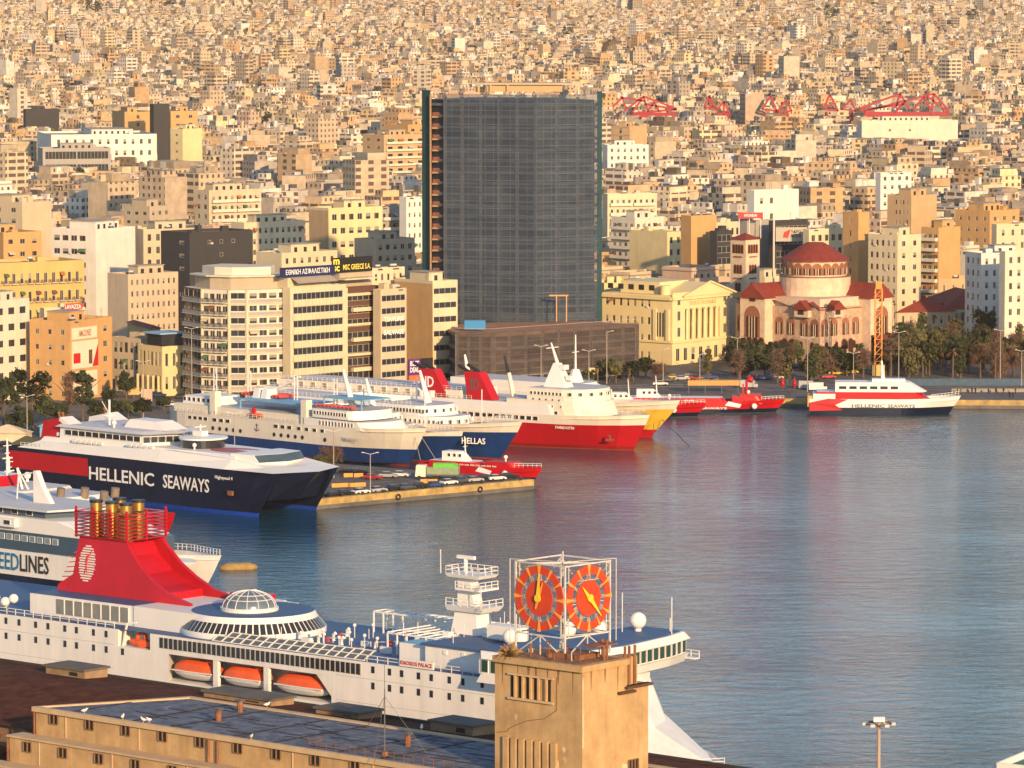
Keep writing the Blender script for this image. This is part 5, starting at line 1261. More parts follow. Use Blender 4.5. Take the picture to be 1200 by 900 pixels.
    def eb(x, z, X, Z, w): 
        yy = -(5.4 - (ez + z) * .14) - .12; y2 = -(5.4 - (ez + Z) * .14) - .12
        em.bar((ex + x, yy, ez + z), (ex + X, y2, ez + Z), .05, w)
    eb(0, -.2, .1, 1.2, .34); eb(.1, 1.2, .15, 1.6, .3); eb(0, -.2, -.35, -1.6, .16); eb(0, -.2, .3, -1.6, .16); eb(.1, 1.1, .6, 1.7, .12); eb(.6, 1.7, .9, 2.2, .1); eb(0, 1.0, -.4, .5, .12)
    em.build('emblem', [mat('emblem_white', (.7, .68, .64), .6, .05), rm], fn)
    # glazed gallery roof and pergola frames amidships
    q = MB()
    for i in range(17):
        x = -55 + i * 1.95; q.bar((x, -13.7, 18.95), (x, -11.3, 20.1), .14)
    for yy, zz in ((-13.7, 18.95), (-12.5, 19.55), (-11.3, 20.1)): q.bar((-55, yy, zz), (-23.5, yy, zz), .14)
    q.build('gallery_frame', WHITE, root)
    q = MB(); q.quad((-55, -13.65, 18.9), (-23.5, -13.65, 18.9), (-23.5, -11.3, 20.0), (-55, -11.3, 20.0)); q.build('gallery_glazing', glassm('smoked_glazing', (.10, .12, .12), .3), root)
    for (x0, x1, yy) in ((-43.0, -13, 9.5), (-43, -13, 12.5), (-26, -14.5, -6), (-26, -14.5, -2)):
        q = MB(); n = max(2, int((x1 - x0) / 1.9))
        q.bar((x0, yy, 22), (x1, yy, 22), .22)
        for i in range(n + 1): x = x0 + (x1 - x0) * i / n; q.bar((x, yy, Z1), (x, yy, 22), .2)
        q.build('pergola_frame', WHITE, root)
    q = MB()
    for i in range(16): x = -43 + i * 2; q.bar((x, 9.5, 22.05), (x, 12.5, 22.05), .16)
    for i in range(7): x = -26 + i * 1.9; q.bar((x, -6, 22.1), (x, 9.4, 22.1), .18)
    q.build('pergola_roof_bars', WHITE, root)
    for x, yy in ((-41, -4), (-38, -7), (-36.5, -3), (-34, -8), (-32.5, -4), (-31, -8.5), (-29, -5), (-41, 3), (-39, 5)):
        q = MB(); q.bar((x, yy, Z1), (x, yy, Z1 + 1.7), .1); q.ball((x, yy, Z1 + 1.95), .28, 8); q.build('deck_globe_lamp', WHITE, root)
    # forward house and bridge
    q = MB(); q.box(-14, 12, -11, 11, Z1 + .03, 21.9); q.mtl(1).box(-14.6, 12, -11.4, 11.4, 21.901, 22.2); q.build('forward_house', [WHITE2, BLUEDECK], root)
    q = MB(); q.box(-20, -14.01, -10, 10, Z1 + .03, 21.6); q.mtl(1).quad((-20, -10, 21.62), (-14.6, -10, 21.62), (-14.6, 10, 21.62), (-20, 10, 21.62)); q.build('forward_house', [WHITE2, LBLUE], root)
    for i in range(4): place('door_light', pane(.5, .5, mat('pale_deck_lamp', (.7, .75, .78), .4, 0)), root, (-10 + i * 3.5, -11.1, 20.9))
    o = sign(root, None, -16.2, -9.6, 18.95, 20.05, -13.95, WHITE, None, name='name_board'); lettering(o, 'KNOSSOS PALACE', -16.0, -9.8, 19.2, 19.8, -14.24, HULLRED, .01)
    br = thing('bridge', None, None, (0, 0, -.65)); br.parent = root
    q = MB(); out = [(2.5, -17.5), (9.5, -17.5), (14, -12), (15.5, 0), (14, 12), (12.5, 17.5), (4.5, 17.5), (4, 6), (2.5, -6)]
    q.prism([(p[0] - .9, p[1]) for p in out], 19.4, 20.7, out); q.prism([(p[0] - .6, p[1] * .985) for p in out], 20.701, 22.9); q.prism([(p[0] + .2, p[1] * 1.01) for p in out], 22.901, 23.9, [(p[0] - .5, p[1] * .97) for p in out])
    q.mtl(1).prism([(p[0] - .9, p[1] * .95) for p in out], 23.902, 24.05); q.build('bridge_body', [WHITE, BLUEDECK], br)
    seg = [(2.5, -17.5), (9.5, -17.5), (14, -12), (15.5, 0), (14, 12), (12.5, 17.5)]
    for (a, b, n) in zip(seg[:-1], seg[1:], (4, 4, 7, 7, 3)):
        for i in range(n):
            f = (i + .5) / n; x, yy = a[0] + (b[0] - a[0]) * f, a[1] + (b[1] - a[1]) * f; ang = math.atan2(b[1] - a[1], b[0] - a[0])
            place('window', pane(1.25, 1.75, mat('green_glass', (.03, .07, .06), .15, .2)), br, (x - .3 * (x > 3), yy * .99, 20.95), ang)
    q = MB(); q.rail([(13.6, 18.6, 20.0), (9, 18.6, 20.0)], 1.0, 1.2, .1); q.box(8.5, 13.6, 17.51, 18.7, 19.85, 20.0); q.build('wing_platform', WHITE, br)
    # sloping front below the bridge
    q = MB(); q.sm = False
    lo = [(7.9, -13.9), (12, -13.5), (20, -10.6), (27, -6), (32.5, 0), (27, 6), (20, 10.6), (12, 13.5), (7.9, 13.9)]
    up = [(2, -13.0), (6, -13.0), (9.5, -10.5), (11.6, -6), (12.4, 0), (11.6, 6), (9.5, 11), (6, 13.2), (2, 13.0)]
    mid = [(a[0] * .42 + b[0] * .58 - (.6 if a[0] > 15 else 0), (a[1] + b[1]) / 2) for a, b in zip(lo, up)]
    q.prism(lo, 6.9, 12.0, mid, caps=False); q.prism(mid, 12.0, 18.8, up, caps=True); q.build('front_casing', WHITE2, root)
    for (x, yy, zz) in ((20.5, -8.9, 10.2), (18.4, -9.9, 10.2)): place('window', pane(1.2, 1.6, mat('green_glass', (0, 0, 0))), root, (x - .6, yy - .5, zz), R(26))
    for (x, yy, zz) in ((14.5, -10.6, 16.5), (17.5, -9.8, 14.2)): place('window', pane(.6, .9), root, (x - 5.2, yy - .7, zz), R(25))
    q = MB(); q.box(31, 32.4, -5, -3.5, 6.7, 7.9); q.tube([(31.5, -6, 7.5), (31.5, -3, 7.5)], .6, 10); q.build('mooring_winch', mat('winch_ochre', (.45, .3, .12), .6, .2), root)
    q = MB(); q.rail([(24, -8.0, 7.7), (29, -4.6, 7.9), (33, 0, 8.1)], .9, 1.6, .08); q.build('railing', WHITE, root)
    # masts and radar domes
    mm = thing('radar_mast', None, None, (-15.3, .8, 22.2)); mm.parent = root
    q = MB(); q.prism([(-2.6, -1.8), (2.6, -1.8), (2.6, 1.8), (-2.6, 1.8)], 0, 3.4, [(-2.0, -1.5), (2.2, -1.5), (2.2, 1.5), (-2.0, 1.5)])
    q.prism([(-3.2, -2), (3.6, -2), (3.6, 2), (-3.2, 2)], 3.41, 4.2, [(-3.2, -2.4), (4.2, -2.4), (4.2, 2.4), (-3.2, 2.4)])
    q.prism([(-2.0, -1), (1.4, -1), (1.4, 1), (-2.0, 1)], 4.21, 8.4, [(-2, -.9), (.2, -.9), (.2, .9), (-2, .9)])
    q.box(-1.4, 3.4, -2.2, 2.2, 6.6, 6.9); q.prism([(-3.0, -2), (3.0, -2), (3.0, 2), (-3.0, 2)], 8.41, 8.9, [(-3.4, -2.2), (3.4, -2.2), (3.4, 2.2), (-3.4, 2.2)])
    q.bar((1.2, .8, 4.2), (-.3, .8, 8.4), .3); q.build('mast_tower', WHITE, mm)
    q = MB(); q.rail([(-3.3, -2.1, 8.9), (3.3, -2.1, 8.9), (3.3, 2.1, 8.9), (-3.3, 2.1, 8.9), (-3.3, -2.1, 8.9)], 1.1, 1.2, .09); q.rail([(-3.1, -2.3, 4.2), (4.1, -2.3, 4.2), (4.1, 2.3, 4.2)], 1.1, 1.4, .09); q.rail([(-1.4, -2.1, 6.9), (3.3, -2.1, 6.9), (3.3, 2.1, 6.9)], 1, 1.2, .09); q.build('railing', WHITE, mm)
    q = MB(); q.tube([(-1.2, 0, 8.9), (-1.2, 0, 11)], .3, 8); q.box(-2.8, .6, -.25, .25, 11, 11.5); q.build('radar_scanner', WHITE, mm)
    q = MB(); q.bar((-3.5, -3, 9), (-3.5, -3, 12.5), .1); q.bar((4.6, -3.2, 4.2), (4.6, -3.2, 7.6), .1); q.build('whip_aerial', WHITE, mm)
    for x, yy, r in ((-1.5, -6.5, 1.1), (1.0, 3.5, 1.3), (7.2, 12.2, 1.25), (3, 8.5, 1.1)): dome_ball(root, x, yy, 22.2 if x < 5 else 23.2, r)
    sb = MB(); sb.prism([(-8.5, -3.6), (-2.5, -3.6), (-1.8, -2.4), (-2.5, -1.2), (-8.5, -1.2)], 22.6, 24.6); sb.tube([(-4, -2.4, 24.6), (-4, -2.4, 28)], .2, 6); sb.build('vent_housing', WHITE, root)
    for x, yy, hh in ((-21, -8, 2), (11, 15, 3.2), (12.5, 13.5, 6.5), (6, 10, 7)):
        q = MB(); q.bar((x, yy, 22.2), (x, yy, 22.2 + hh), .1); q.build('whip_aerial', WHITE, root)
    sp = MB(); sp.bar((-56, 0, 22.2), (-56, 0, 22.3), .1)
    dome_ball(root, -60.5 + 9 - 13, 5.5, 22.1, .7)
    q = MB(); q.box(-67, -60, 2.5, 5.5, 22.1, 23.6); q.build('deck_locker', rm, root)
    rg = random.Random(12)
    for i in range(34):
        x, yy = rg.uniform(-46, -4), rg.uniform(-9, 9); z = 22.2 if x > -14 else (21.63 if x > -20 else Z1 + .03)
        q = MB(); k = i % 4
        if k == 0: q.box(x, x + rg.uniform(.8, 2), yy, yy + rg.uniform(.6, 1.4), z, z + rg.uniform(.5, 1.1)); q.build('deck_locker', WHITE, root)
        elif k == 1: q.tube([(x, yy, z), (x, yy, z + .9), (x + .4, yy, z + 1.2)], .28, 8); q.build('vent_cowl', WHITE, root)
        elif k == 2 and x < -20:
            q.box(x, x + .8, yy, yy + .8, z + .7, z + .76); q.bar((x + .4, yy + .4, z), (x + .4, yy + .4, z + .7), .1); q.mtl(1).box(x - .8, x - .4, yy + .1, yy + .6, z + .02, z + .8); q.build('deck_table', [WHITE, SEAT], root)
        else: q.bar((x, yy, z), (x, yy, z + rg.uniform(1.5, 3)), .08); q.build('flag_pole', WHITE, root)
    for zz in (9.0, 12.6, 16.3):
        for (x0, x1) in ((-170, -76), (-29, 7)): q = MB(); q.box(x0, x1, y - .03, y - .002, zz, zz + .07); q.build('plate_seam', mat('plate_seam_grey', (.5, .5, .5), .5, .1), root)  # thin grey strips along the plate joints
    for i in range(6): q = MB(); q.ball((-106.5 + i * 1.1, -12.4 + (i % 2) * .8, 20.0 + (i % 3) * .5), .75, 10); q.build('liferaft', WHITE, root)
_b = MB(); _b.box(-.40, .40, -.02, .06, 0, 1.6); _b.mtl(1).box(.401, .55, -.1, .06, 0, 1.6); BANDW = _b.mesh('window', [DKGLASS, GREY])
_b = MB(); _b.box(-.85, .85, -.04, .05, 0, 2.3); _b.mtl(1).box(.86, 1.02, -.1, .05, 0, 2.3); TALLW = _b.mesh('window', [mat('grey_lounge_glass', (.22, .23, .22), .25, .2), WHITE])
big_ferry()

# ------------------------------------------------------------------ dark blue wave-piercing catamaran
def fastcat():
    root = thing('catamaran_ferry', 'navy blue catamaran ferry with huge white HELLENIC SEAWAYS lettering on its side', 'ferry', (-58, 1008, 0), R(-43.5))
    L = 82; D = 10.2
    for i, yc in enumerate((2.6, 20.4)):
        q = MB(); N_ = 20; rows = [-1, .9, 1.0, 5.2, 9.3, 9.301, D]; hb = [1.7, 2.3, 2.3, 2.6, 2.7, 2.7, 2.7]
        pts = []
        for a in range(N_ + 1):
            s = a / N_; x0 = -L + s * L; r = []
            for z, b in zip(rows, hb):
                t = max(0, z) / D; g = 1 if s < .72 else max(.03 + .3 * t, 1 - ((s - .72) / .28) ** 1.8)
                r.append((x0 + 6.5 * t * s ** 5, b * g, z))
            pts.append(r)
        for sg in (-1, 1):
            for a in range(N_):
                for k in range(len(rows) - 1):
                    s = a / N_; q.cur = 1 if k < 1 else (2 if (s < .345 and 2 < k < 4) else 0)
                    P_ = lambda c: (c[0], yc + sg * c[1], c[2])
                    f = [P_(pts[a][k]), P_(pts[a + 1][k]), P_(pts[a + 1][k + 1]), P_(pts[a][k + 1])]
                    q.quad(*(f if sg < 0 else f[::-1]))
        for a in (0, N_):
            for k in range(len(rows) - 1):
                q.cur = 1 if k < 1 else (2 if a == 0 and 1 < k < 4 else 0); c, d = pts[a][k], pts[a][k + 1]
                f = [(c[0], yc - c[1], c[2]), (c[0], yc + c[1], c[2]), (d[0], yc + d[1], d[2]), (d[0], yc - d[1], d[2])]; q.quad(*(f if a else f[::-1]))
        q.build('hull', [NAVY, HBLUE, HULLRED], root)
    # centre body between the hulls, rising to a point at the front
    q = MB(); q.prism([(-L, 4), (2.0, 4), (3.6, 11.5), (2.0, 19), (-L, 19)], 3.6, D - .02, [(-L, 4), (5.8, 4), (10.0, 11.5), (5.8, 19), (-L, 19)]); q.build('centre_body', NAVY, root)
    # white superstructure: sloping shoulders, foredeck roof, cabin
    w0 = [(-L + 4, 0), (-52, 0), (-30, 0), (-8, 0), (6.5, 1.2), (10.5, 11.5), (6.5, 21.8), (-8, 23), (-L + 4, 23)]
    w1 = [(-L + 10, 1.6, 12.0), (-52, 1.4, 12.2), (-30, 1.4, 12.9), (-8, 2.6, 12.2), (1.0, 4.0, 10.9), (4.5, 11.5, 10.8), (1.0, 19, 10.9), (-8, 20.4, 12.2), (-L + 10, 21.4, 12.0)]
    q = MB(); q.prism(w0, D, 0, w1, caps=False); q.add([(x, y, z) for x, y, z in w1], [(0, 1, 2, 6, 7, 8), (2, 3, 7, 6), (3, 4, 5, 6, 7)][:1] + [(2, 3, 7), (3, 4, 6, 7), (4, 5, 6), (2, 7, 8)][:3]); q.build('superstructure', WHITE, root)
    q = MB(); q.prism([(-72, 1.7), (-7, 2.8), (-7, 20.2), (-72, 21.2)], 11.9, 13.0, [(-71, 2.2), (-9, 4.2), (-9, 18.8), (-71, 20.8)]); q.build('foredeck_roof', WHITE, root)
    q = MB(); q.prism([(-66, 2.6), (-38, 3.2), (-34.5, 11.5), (-38, 19.8), (-66, 20.4)], 13.0, 15.6, [(-66, 2.8), (-39, 3.6), (-36, 11.5), (-39, 19.4), (-66, 20.2)])
    q.mtl(1).prism([(-67, 2.0), (-37, 2.6), (-33.5, 11.5), (-37, 20.4), (-67, 21)], 15.601, 16.2, [(-66, 3.0), (-39, 3.6), (-36, 11.5), (-39, 19.4), (-66, 20)]); q.build('upper_cabin', [WHITE, DECKW], root)
    for i in range(11): place('window', pane(2.1, 1.1), root, (-63 + i * 2.3, 2.62 + i * .05, 13.9))
    for k, (a, b) in enumerate((((-38, 3.2), (-34.5, 11.5)), ((-34.5, 11.5), (-38, 19.8)))):
        for i in range(5):
            f = (i + .5) / 5; place('window', pane(1.5, 1.3), root, (a[0] + (b[0]-a[0])*f - .1, a[1] + (b[1]-a[1])*f, 13.7), math.atan2(b[1]-a[1], b[0]-a[0]))
    # wheelhouse ring with dark glass
    q = MB(); q.mtl(1).lathe([(4.6, 13), (4.9, 14.9)], (-27, 11.5, 0), 32, sx=1.0, sy=1.1); q.mtl(0).lathe([(5.2, 14.9), (5.3, 15.3), (.01, 15.6)], (-27, 11.5, 0), 32, sx=1.0, sy=1.1); q.build('wheelhouse', [WHITE, DKGLASS], root)
    q = MB(); q.bar((-28, 11.5, 15.5), (-28, 11.5, 18), .25); q.box(-29.5, -26.5, 10.5, 12.5, 15.5, 16.6); q.bar((-28, 9.8, 17.5), (-28, 13.2, 17.5), .2); q.build('radar_platform', WHITE, root)
    # forward panorama windows, slanting
    for i in range(12):
        y0 = 4.6 + i * 1.2; xb = 1.6 - abs(y0 - 11.5) * .22
        q = MB(); q.quad((xb - 2.2, y0, 11.9), (xb - 2.2, y0 + 1.0, 11.9), (xb - 3.6, y0 + 1.0, 13.3), (xb - 3.6, y0, 13.3)); q.build('window', BLGLASS, root)
    q = MB(); q.prism([(-8, 4.0), (-2.2, 4.4), (.2, 11.5), (-2.2, 18.6), (-8, 19)], 10.9, 11.8); q.prism([(-10, 4.0), (-1.4, 4.4), (.6, 11.5), (-1.4, 18.6), (-10, 19)], 11.8, 13.35, [(-10, 4.0), (-3.0, 4.4), (-1.1, 11.5), (-3.0, 18.6), (-10, 19)]); q.mtl(1)
    q.add([(-1.3, 4.5, 11.83), (.75, 11.5, 11.83), (-1.0, 11.5, 13.3), (-2.9, 4.5, 13.3)], [(0, 1, 2, 3)]); q.add([(.75, 11.5, 11.83), (-1.3, 18.5, 11.83), (-2.9, 18.5, 13.3), (-1.0, 11.5, 13.3)], [(0, 1, 2, 3)]); q.build('panorama_front', [WHITE, BLGLASS], root)
    # faded roof emblem
    q = MB(); n = 28; q.add([(-15.8 + (6.6 if math.cos(2*math.pi*i/n) > 0 else 7.2) * math.cos(2 * math.pi * i / n), 11.3 + 4.6 * math.sin(2 * math.pi * i / n), 13.04) for i in range(n)], [tuple(range(n))]); q.mtl(1).add([(-17, 12.2, 13.06), (-12, 11.2, 13.06), (-10.6, 13.4, 13.06), (-13, 14.2, 13.06)], [(0, 1, 2, 3)]); q.build('roof_emblem', [PINK, WHITE], root)
    # funnels
    for yc, mm in ((5.0, HULLRED), (19.0, WHITE)):
        q = MB(); pr = [(-74, -1.8), (-72.5, 4.4), (-66.5, 5.6), (-61.5, 3.2), (-58.0, 0)]; k = len(pr)
        q.add([(x, yc - 1.7, 12 + z) for x, z in pr] + [(x, yc + 1.7, 12 + z) for x, z in pr], [tuple(range(k)), tuple(range(2*k-1, k-1, -1))] + [(i, i + k, (i+1) % k + k, (i+1) % k) for i in range(k)]); f = q.build('funnel', mm, root)
        q = MB(); q.add([(-66.5, yc - 1.9, 17.7), (-61.3, yc - 1.9, 15.4), (-57.5, yc - 1.9, 12), (-59.7, yc - 1.9, 12), (-63, yc - 1.9, 15.0), (-66.9, yc - 1.9, 16.9), (-66.5, yc + 1.9, 17.7), (-61.3, yc + 1.9, 15.4), (-57.5, yc + 1.9, 12), (-59.7, yc + 1.9, 12), (-63, yc + 1.9, 15.0), (-66.9, yc + 1.9, 16.9)],
              [(0,1,4,5)[::-1], (1,2,3,4)[::-1], (6,7,10,11), (7,8,9,10), (0,1,7,6), (1,2,8,7)]); q.build('funnel_fin', WHITE, f)
        q = MB()
        for xx in (-68.5, -67.2): q.tube([(xx, yc, 17), (xx - .6, yc, 18.6)], .35, 8)
        q.build('exhaust_pipe', RUST, f)
    lg = MB(); lg.add([(-67.8, 3.2, 13.3), (-64.4, 3.2, 13.5), (-63.4, 3.2, 15.6), (-64.9, 3.2, 14.6), (-67.8, 3.2, 14.0)], [(0, 1, 2, 3, 4)]); lg.build('funnel_emblem', TXTW, root)
    q = MB(); q.tube([(-56, 9, 16.2), (-56, 9, 22)], .25, 8); q.bar((-56, 7.2, 18.4), (-56, 10.8, 18.4), .16); q.bar((-56, 9, 18.6), (-57.4, 8, 21.6), .12); q.build('mast', WHITE, root)
    q = MB(); q.prism([(-50, 8), (-36, 8), (-36, 15), (-50, 15)], 16.21, 18.0, [(-49, 9), (-40, 9), (-40, 14), (-49, 14)]); q.build('roof_casing', WHITE, root)
    dome_ball(root, -50.5, 5.5, 16.2, .6); dome_ball(root, -24, 6, 13, .5)
    q = MB(); q.rail([(-L + 5, .2, D + .1), (-L + 12, .3, D + .1)], 1.1, 1.2, .08); q.build('railing', WHITE, root)
    for i in range(6): liferaft(root, -60 + i * 1.8, 1.9, 12.3)
    for i in range(5): liferaft(root, -41 + i * 1.8, 1.9, 12.7)
    lettering(root, 'HELLENIC', -52.8, -30.8, 4.6, 7.6, -.14, TXTW, .012); lettering(root, 'SEAWAYS', -27.8, -12.6, 4.6, 7.6, -.14, TXTW, .012)
    lettering(root, 'Highspeed 4', -10.9, -5.2, 7.7, 8.7, .05, TXTW, .01)
    q = MB(); q.box(-6.4, -5.0, -.4, .2, 4.6, 5.6); q.build('anchor_pocket', RUST, root)
fastcat()

# ------------------------------------------------------------------ conventional ferries at the quay
def anchor_ferry():
    root = thing('car_ferry', 'white ferry with dark blue lower hull, round portholes and anchor emblem', 'ferry', (-25, 1116, 0), R(-45))
    m, e = hull_mb(88, 15, 8.6, [(-1, 1), (0, 1), (3.9, 0), (6, 0)], rake=6, s0=.6, bow_rise=1.0, stern=.12, mats=2, pw=(1.6, 3.4)); m.build('hull', [CREAMH, BLUEH, ANTI], root)
    m, e2 = hull_mb(87.9, 14.96, .6, [(-1.5, 0), (.2, 0)], rake=0.2, s0=.6, bow_rise=0, stern=.12, deck=False); m.build('boot_top', ANTI, root)
    house(root, -80, -14, 6.4, 8.2, 10.6, CREAM, slant=.6, nose=2, top=DECKW)
    house(root, -78, -66, 5.2, 10.6, 12.7, WHITE, 'aft_wheelhouse', slant=.5, nose=1.5, aft=1)
    house(root, -27, -10.5, 7.2, 10.61, 12.8, WHITE, 'wheelhouse', slant=.6, nose=3.5, top=DECKW)
    house(root, -30, -5.2, 7.3, 8.3, 10.3, WHITE, 'bridge_deck', slant=1.8, nose=4, top=DECKW)
    wrow(root, -77, -68, 6, -5.25, 11.3, .9, .9); wrow(root, -72.5, -66.5, 4, -7.5, 7.0, 1.3, .8); wrow(root, -63, -58, 3, -7.55, 7.0, 1.5, .8); wrow(root, -40, -35, 3, -7.55, 7.0, 1.5, .8); wrow(root, -31.5, -23, 4, -7.55, 7.0, 1.3, .8)
    wrow(root, -26, -15, 12, -7.25, 11.4, .6, .8); wrow(root, -24, -12.5, 11, -7.35, 8.8, .5, 1.1)
    for x in (-63.6, -61.0, -58.4, -55.8, -53.2, -40.6, -38, -35.4, -32.8, -30.2, -22): place('porthole', pane(1.05, 1, None, True), root, (x, -7.58, 5.3))
    for x in (-64.5, -30.5):
        q = MB(); q.box(x - 1, x + 1, -7.0, -5, 8.3, 14.5); q.build('vent_tower', CREAM, root)
    q = MB(); q.box(-56, -33, -5.5, 5.5, 12.9, 13.2); q.box(-56, -55.7, -5.4, -5.1, 10.6, 12.9); q.box(-34, -33.7, -5.4, -5.1, 10.6, 12.9); q.build('canopy', LBLUE, root)
    q = MB(); q.box(-27, -12, -4, 5.5, 15.2, 15.5); q.box(-26.5, -26.2, -4, -3.7, 12.8, 15.2); q.box(-13, -12.7, -4, -3.7, 12.8, 15.2); q.build('canopy', LBLUE, root)
    deck_seats(root, -60, -46, -1, 5, 13.2, 12); deck_seats(root, -27, -14, -6, -4.5, 12.8, 10)
    rb = MB(); rb.tube([(-51, -6.6, 9.6), (-48.5, -6.8, 9.4), (-46, -6.6, 9.6)], [.35, .7, .35], 8); tag(rb.build('rescue_boat', ORANGE, root))
    q = MB(); q.tube([(-49, -6.6, 10.2), (-49, -6.8, 11.4)], .5, 10); q.build('life_ring_rack', HULLRED, root)
    for x in (-73, -60, -42.6, -28): 
        q = MB(); q.bar((x, 1, 12.5), (x, 1, 19.5), .2); q.bar((x + 1.1, 1, 12.5), (x + 1.1, 1, 19.5), .2)
        for k in range(7): q.bar((x, 1, 13.2 + k * .95), (x + 1.1, 1, 13.2 + k * .95), .12)
        q.build('lattice_mast', WHITE, root)
    q = MB(); q.tube([(-20, 0, 12.8), (-23.5, 0, 22)], [.9, .35], 10); q.build('raked_mast', WHITE, root)
    for x in (-55, -52): q = MB(); q.prism([(x, -2), (x + 2.4, -2), (x + 2.4, 2), (x, 2)], 13.2, 15.6, [(x + .3, -1.5), (x + 2.1, -1.5), (x + 2.1, 1.5), (x + .3, 1.5)]); q.build('vent_casing', WHITE, root)
    q = MB(); q.rail([(-78, -7.4, 8.7), (-66, -7.5, 8.7)], 1, 1.5, .07); q.rail([(-64, -7.5, 8.7), (-32, -7.5, 8.7)], 1, 1.5, .07); q.build('railing', WHITE, root)
    a = MB(); x, z = -47.0, 5.7; a.bar((x, -7.62, z), (x, -7.62, z + 1.9), .06, .16); a.bar((x - .5, -7.62, z + 1.5), (x + .5, -7.62, z + 1.5), .06, .14)
    for t in range(6):
        a0, a1 = math.pi * (1 + t / 6), math.pi * (1 + (t + 1) / 6); a.bar((x + .8 * math.cos(a0), -7.62, z + .7 + .7 * math.sin(a0)), (x + .8 * math.cos(a1), -7.62, z + .7 + .7 * math.sin(a1)), .06, .15)
    a.build('anchor_emblem', DKGREY, root); lettering(root, 'ΣΚΙΑΘΟΣ', -16, -10, 5.6, 6.4, -7.6, GREY, 0)
    for k in (-1, 1): q = MB(); q.bar((3, k, 7.5), (6.5, k * 2.5, 2.0), .1); q.build('mooring_rope', GREY, root)
anchor_ferry()
def blue_ferry(loc, rot, L, B, label, name, D=6.9, bound=5.6, tall=True, txt=None, funnel=True):
    root = thing('car_ferry', label, 'ferry', (*loc, 0), R(rot))
    m, e = hull_mb(L, B, D, [(-1, 2), (.3, 1), (bound, 0)], rake=7.5, s0=.5, bow_rise=1.9, pw=(1.3, 2.4)); m.build('hull', [CREAMH, BLUEH, ANTI], root)
    h = B / 2
    house(root, -L + 3, -12, h - .5, D - .8, D + 1.9, WHITE, slant=1.5, nose=4, top=DECKW); wrow(root, -L * .45, -14, 16, -h + .42, D + .1, .6, 1.0)
    house(root, -L + 6, -17, h - .8, D + 1.91, D + 4.4, WHITE, 'bridge_deck', slant=1.5, nose=4, top=DECKW); wrow(root, -L * .4, -19.5, 14, -h + .7, D + 2.7, .7, .9)
    for i in range(8):
        a = -1.35 + 2.7 * i / 7
        place('window', pane(.7, .9), root, (-17 - 4 - .8 + 4.2 * math.cos(a), (h - .7) * math.sin(a), D + 2.7), math.atan2((h - .8) * math.cos(a), -4 * math.sin(a)))
        place('window', pane(.6, 1.0), root, (-12 - 4 - .5 + 4.2 * math.cos(a), (h - .4) * math.sin(a), D + .2), math.atan2((h - .5) * math.cos(a), -4 * math.sin(a)))
    q = MB(); q.tube([(-24, 0, D + 4.4), (-27, 0, D + 12.5)], [.95, .3], 10); q.build('raked_mast', WHITE, root)
    q = MB(); q.bar((-6, 0, D - .5), (-6, 0, D + 9), .18); q.build('foremast', WHITE, root)
    mast(root, -30, 2, D + 4.4, 6)
    q = MB(); q.rail([(-L + 7, -h + 1, D + 4.4), (-24, -h + 1, D + 4.4)], 1, 1.5, .07); q.build('railing', WHITE, root)
    q = MB(); q.rail([(-14, -h * .82, D + .9), (-4, -h * .4, D + 1.5), (5.5, -.3, D + 2.2), (-4, h * .4, D + 1.5)], 1, 1.0, .08); q.build('railing', WHITE, root)
    deck_seats(root, -50, -33, -4, 4, D + 4.4, 9, WHITE)
    q = MB(); q.tube([(-8, -2.2, D + .1), (-8, 2.2, D + .1)], .6, 8); q.box(-9, -7, -1, 1, D - .9, D - .1); q.build('mooring_winch', mat('winch_brown', (.22, .14, .08), .6, .3), root)
    if txt: lettering(root, *txt[0], *txt[1:])
    return root
b1 = blue_ferry((-17.2, 1122.5), -45, 76, 14, 'blue-hulled ferry wedged between the anchor ferry and the HELLAS one', 'h', D=6.5, bound=6.2)
b2 = blue_ferry((-3.0, 1130), -42, 84, 15, 'blue-hulled ferry with cream bow and the word HELLAS', 'h', D=8.0, bound=6.4)
lettering(b2, 'HELLAS', -7.6, -1.4, 3.9, 5.4, -5.6, TXTW, .015).rotation_euler[2] = R(22)
q = MB(); q.bar((-75, -3, 13), (-66, -3, 16.8), .5); q.build('crane_jib', CREAM, b2)

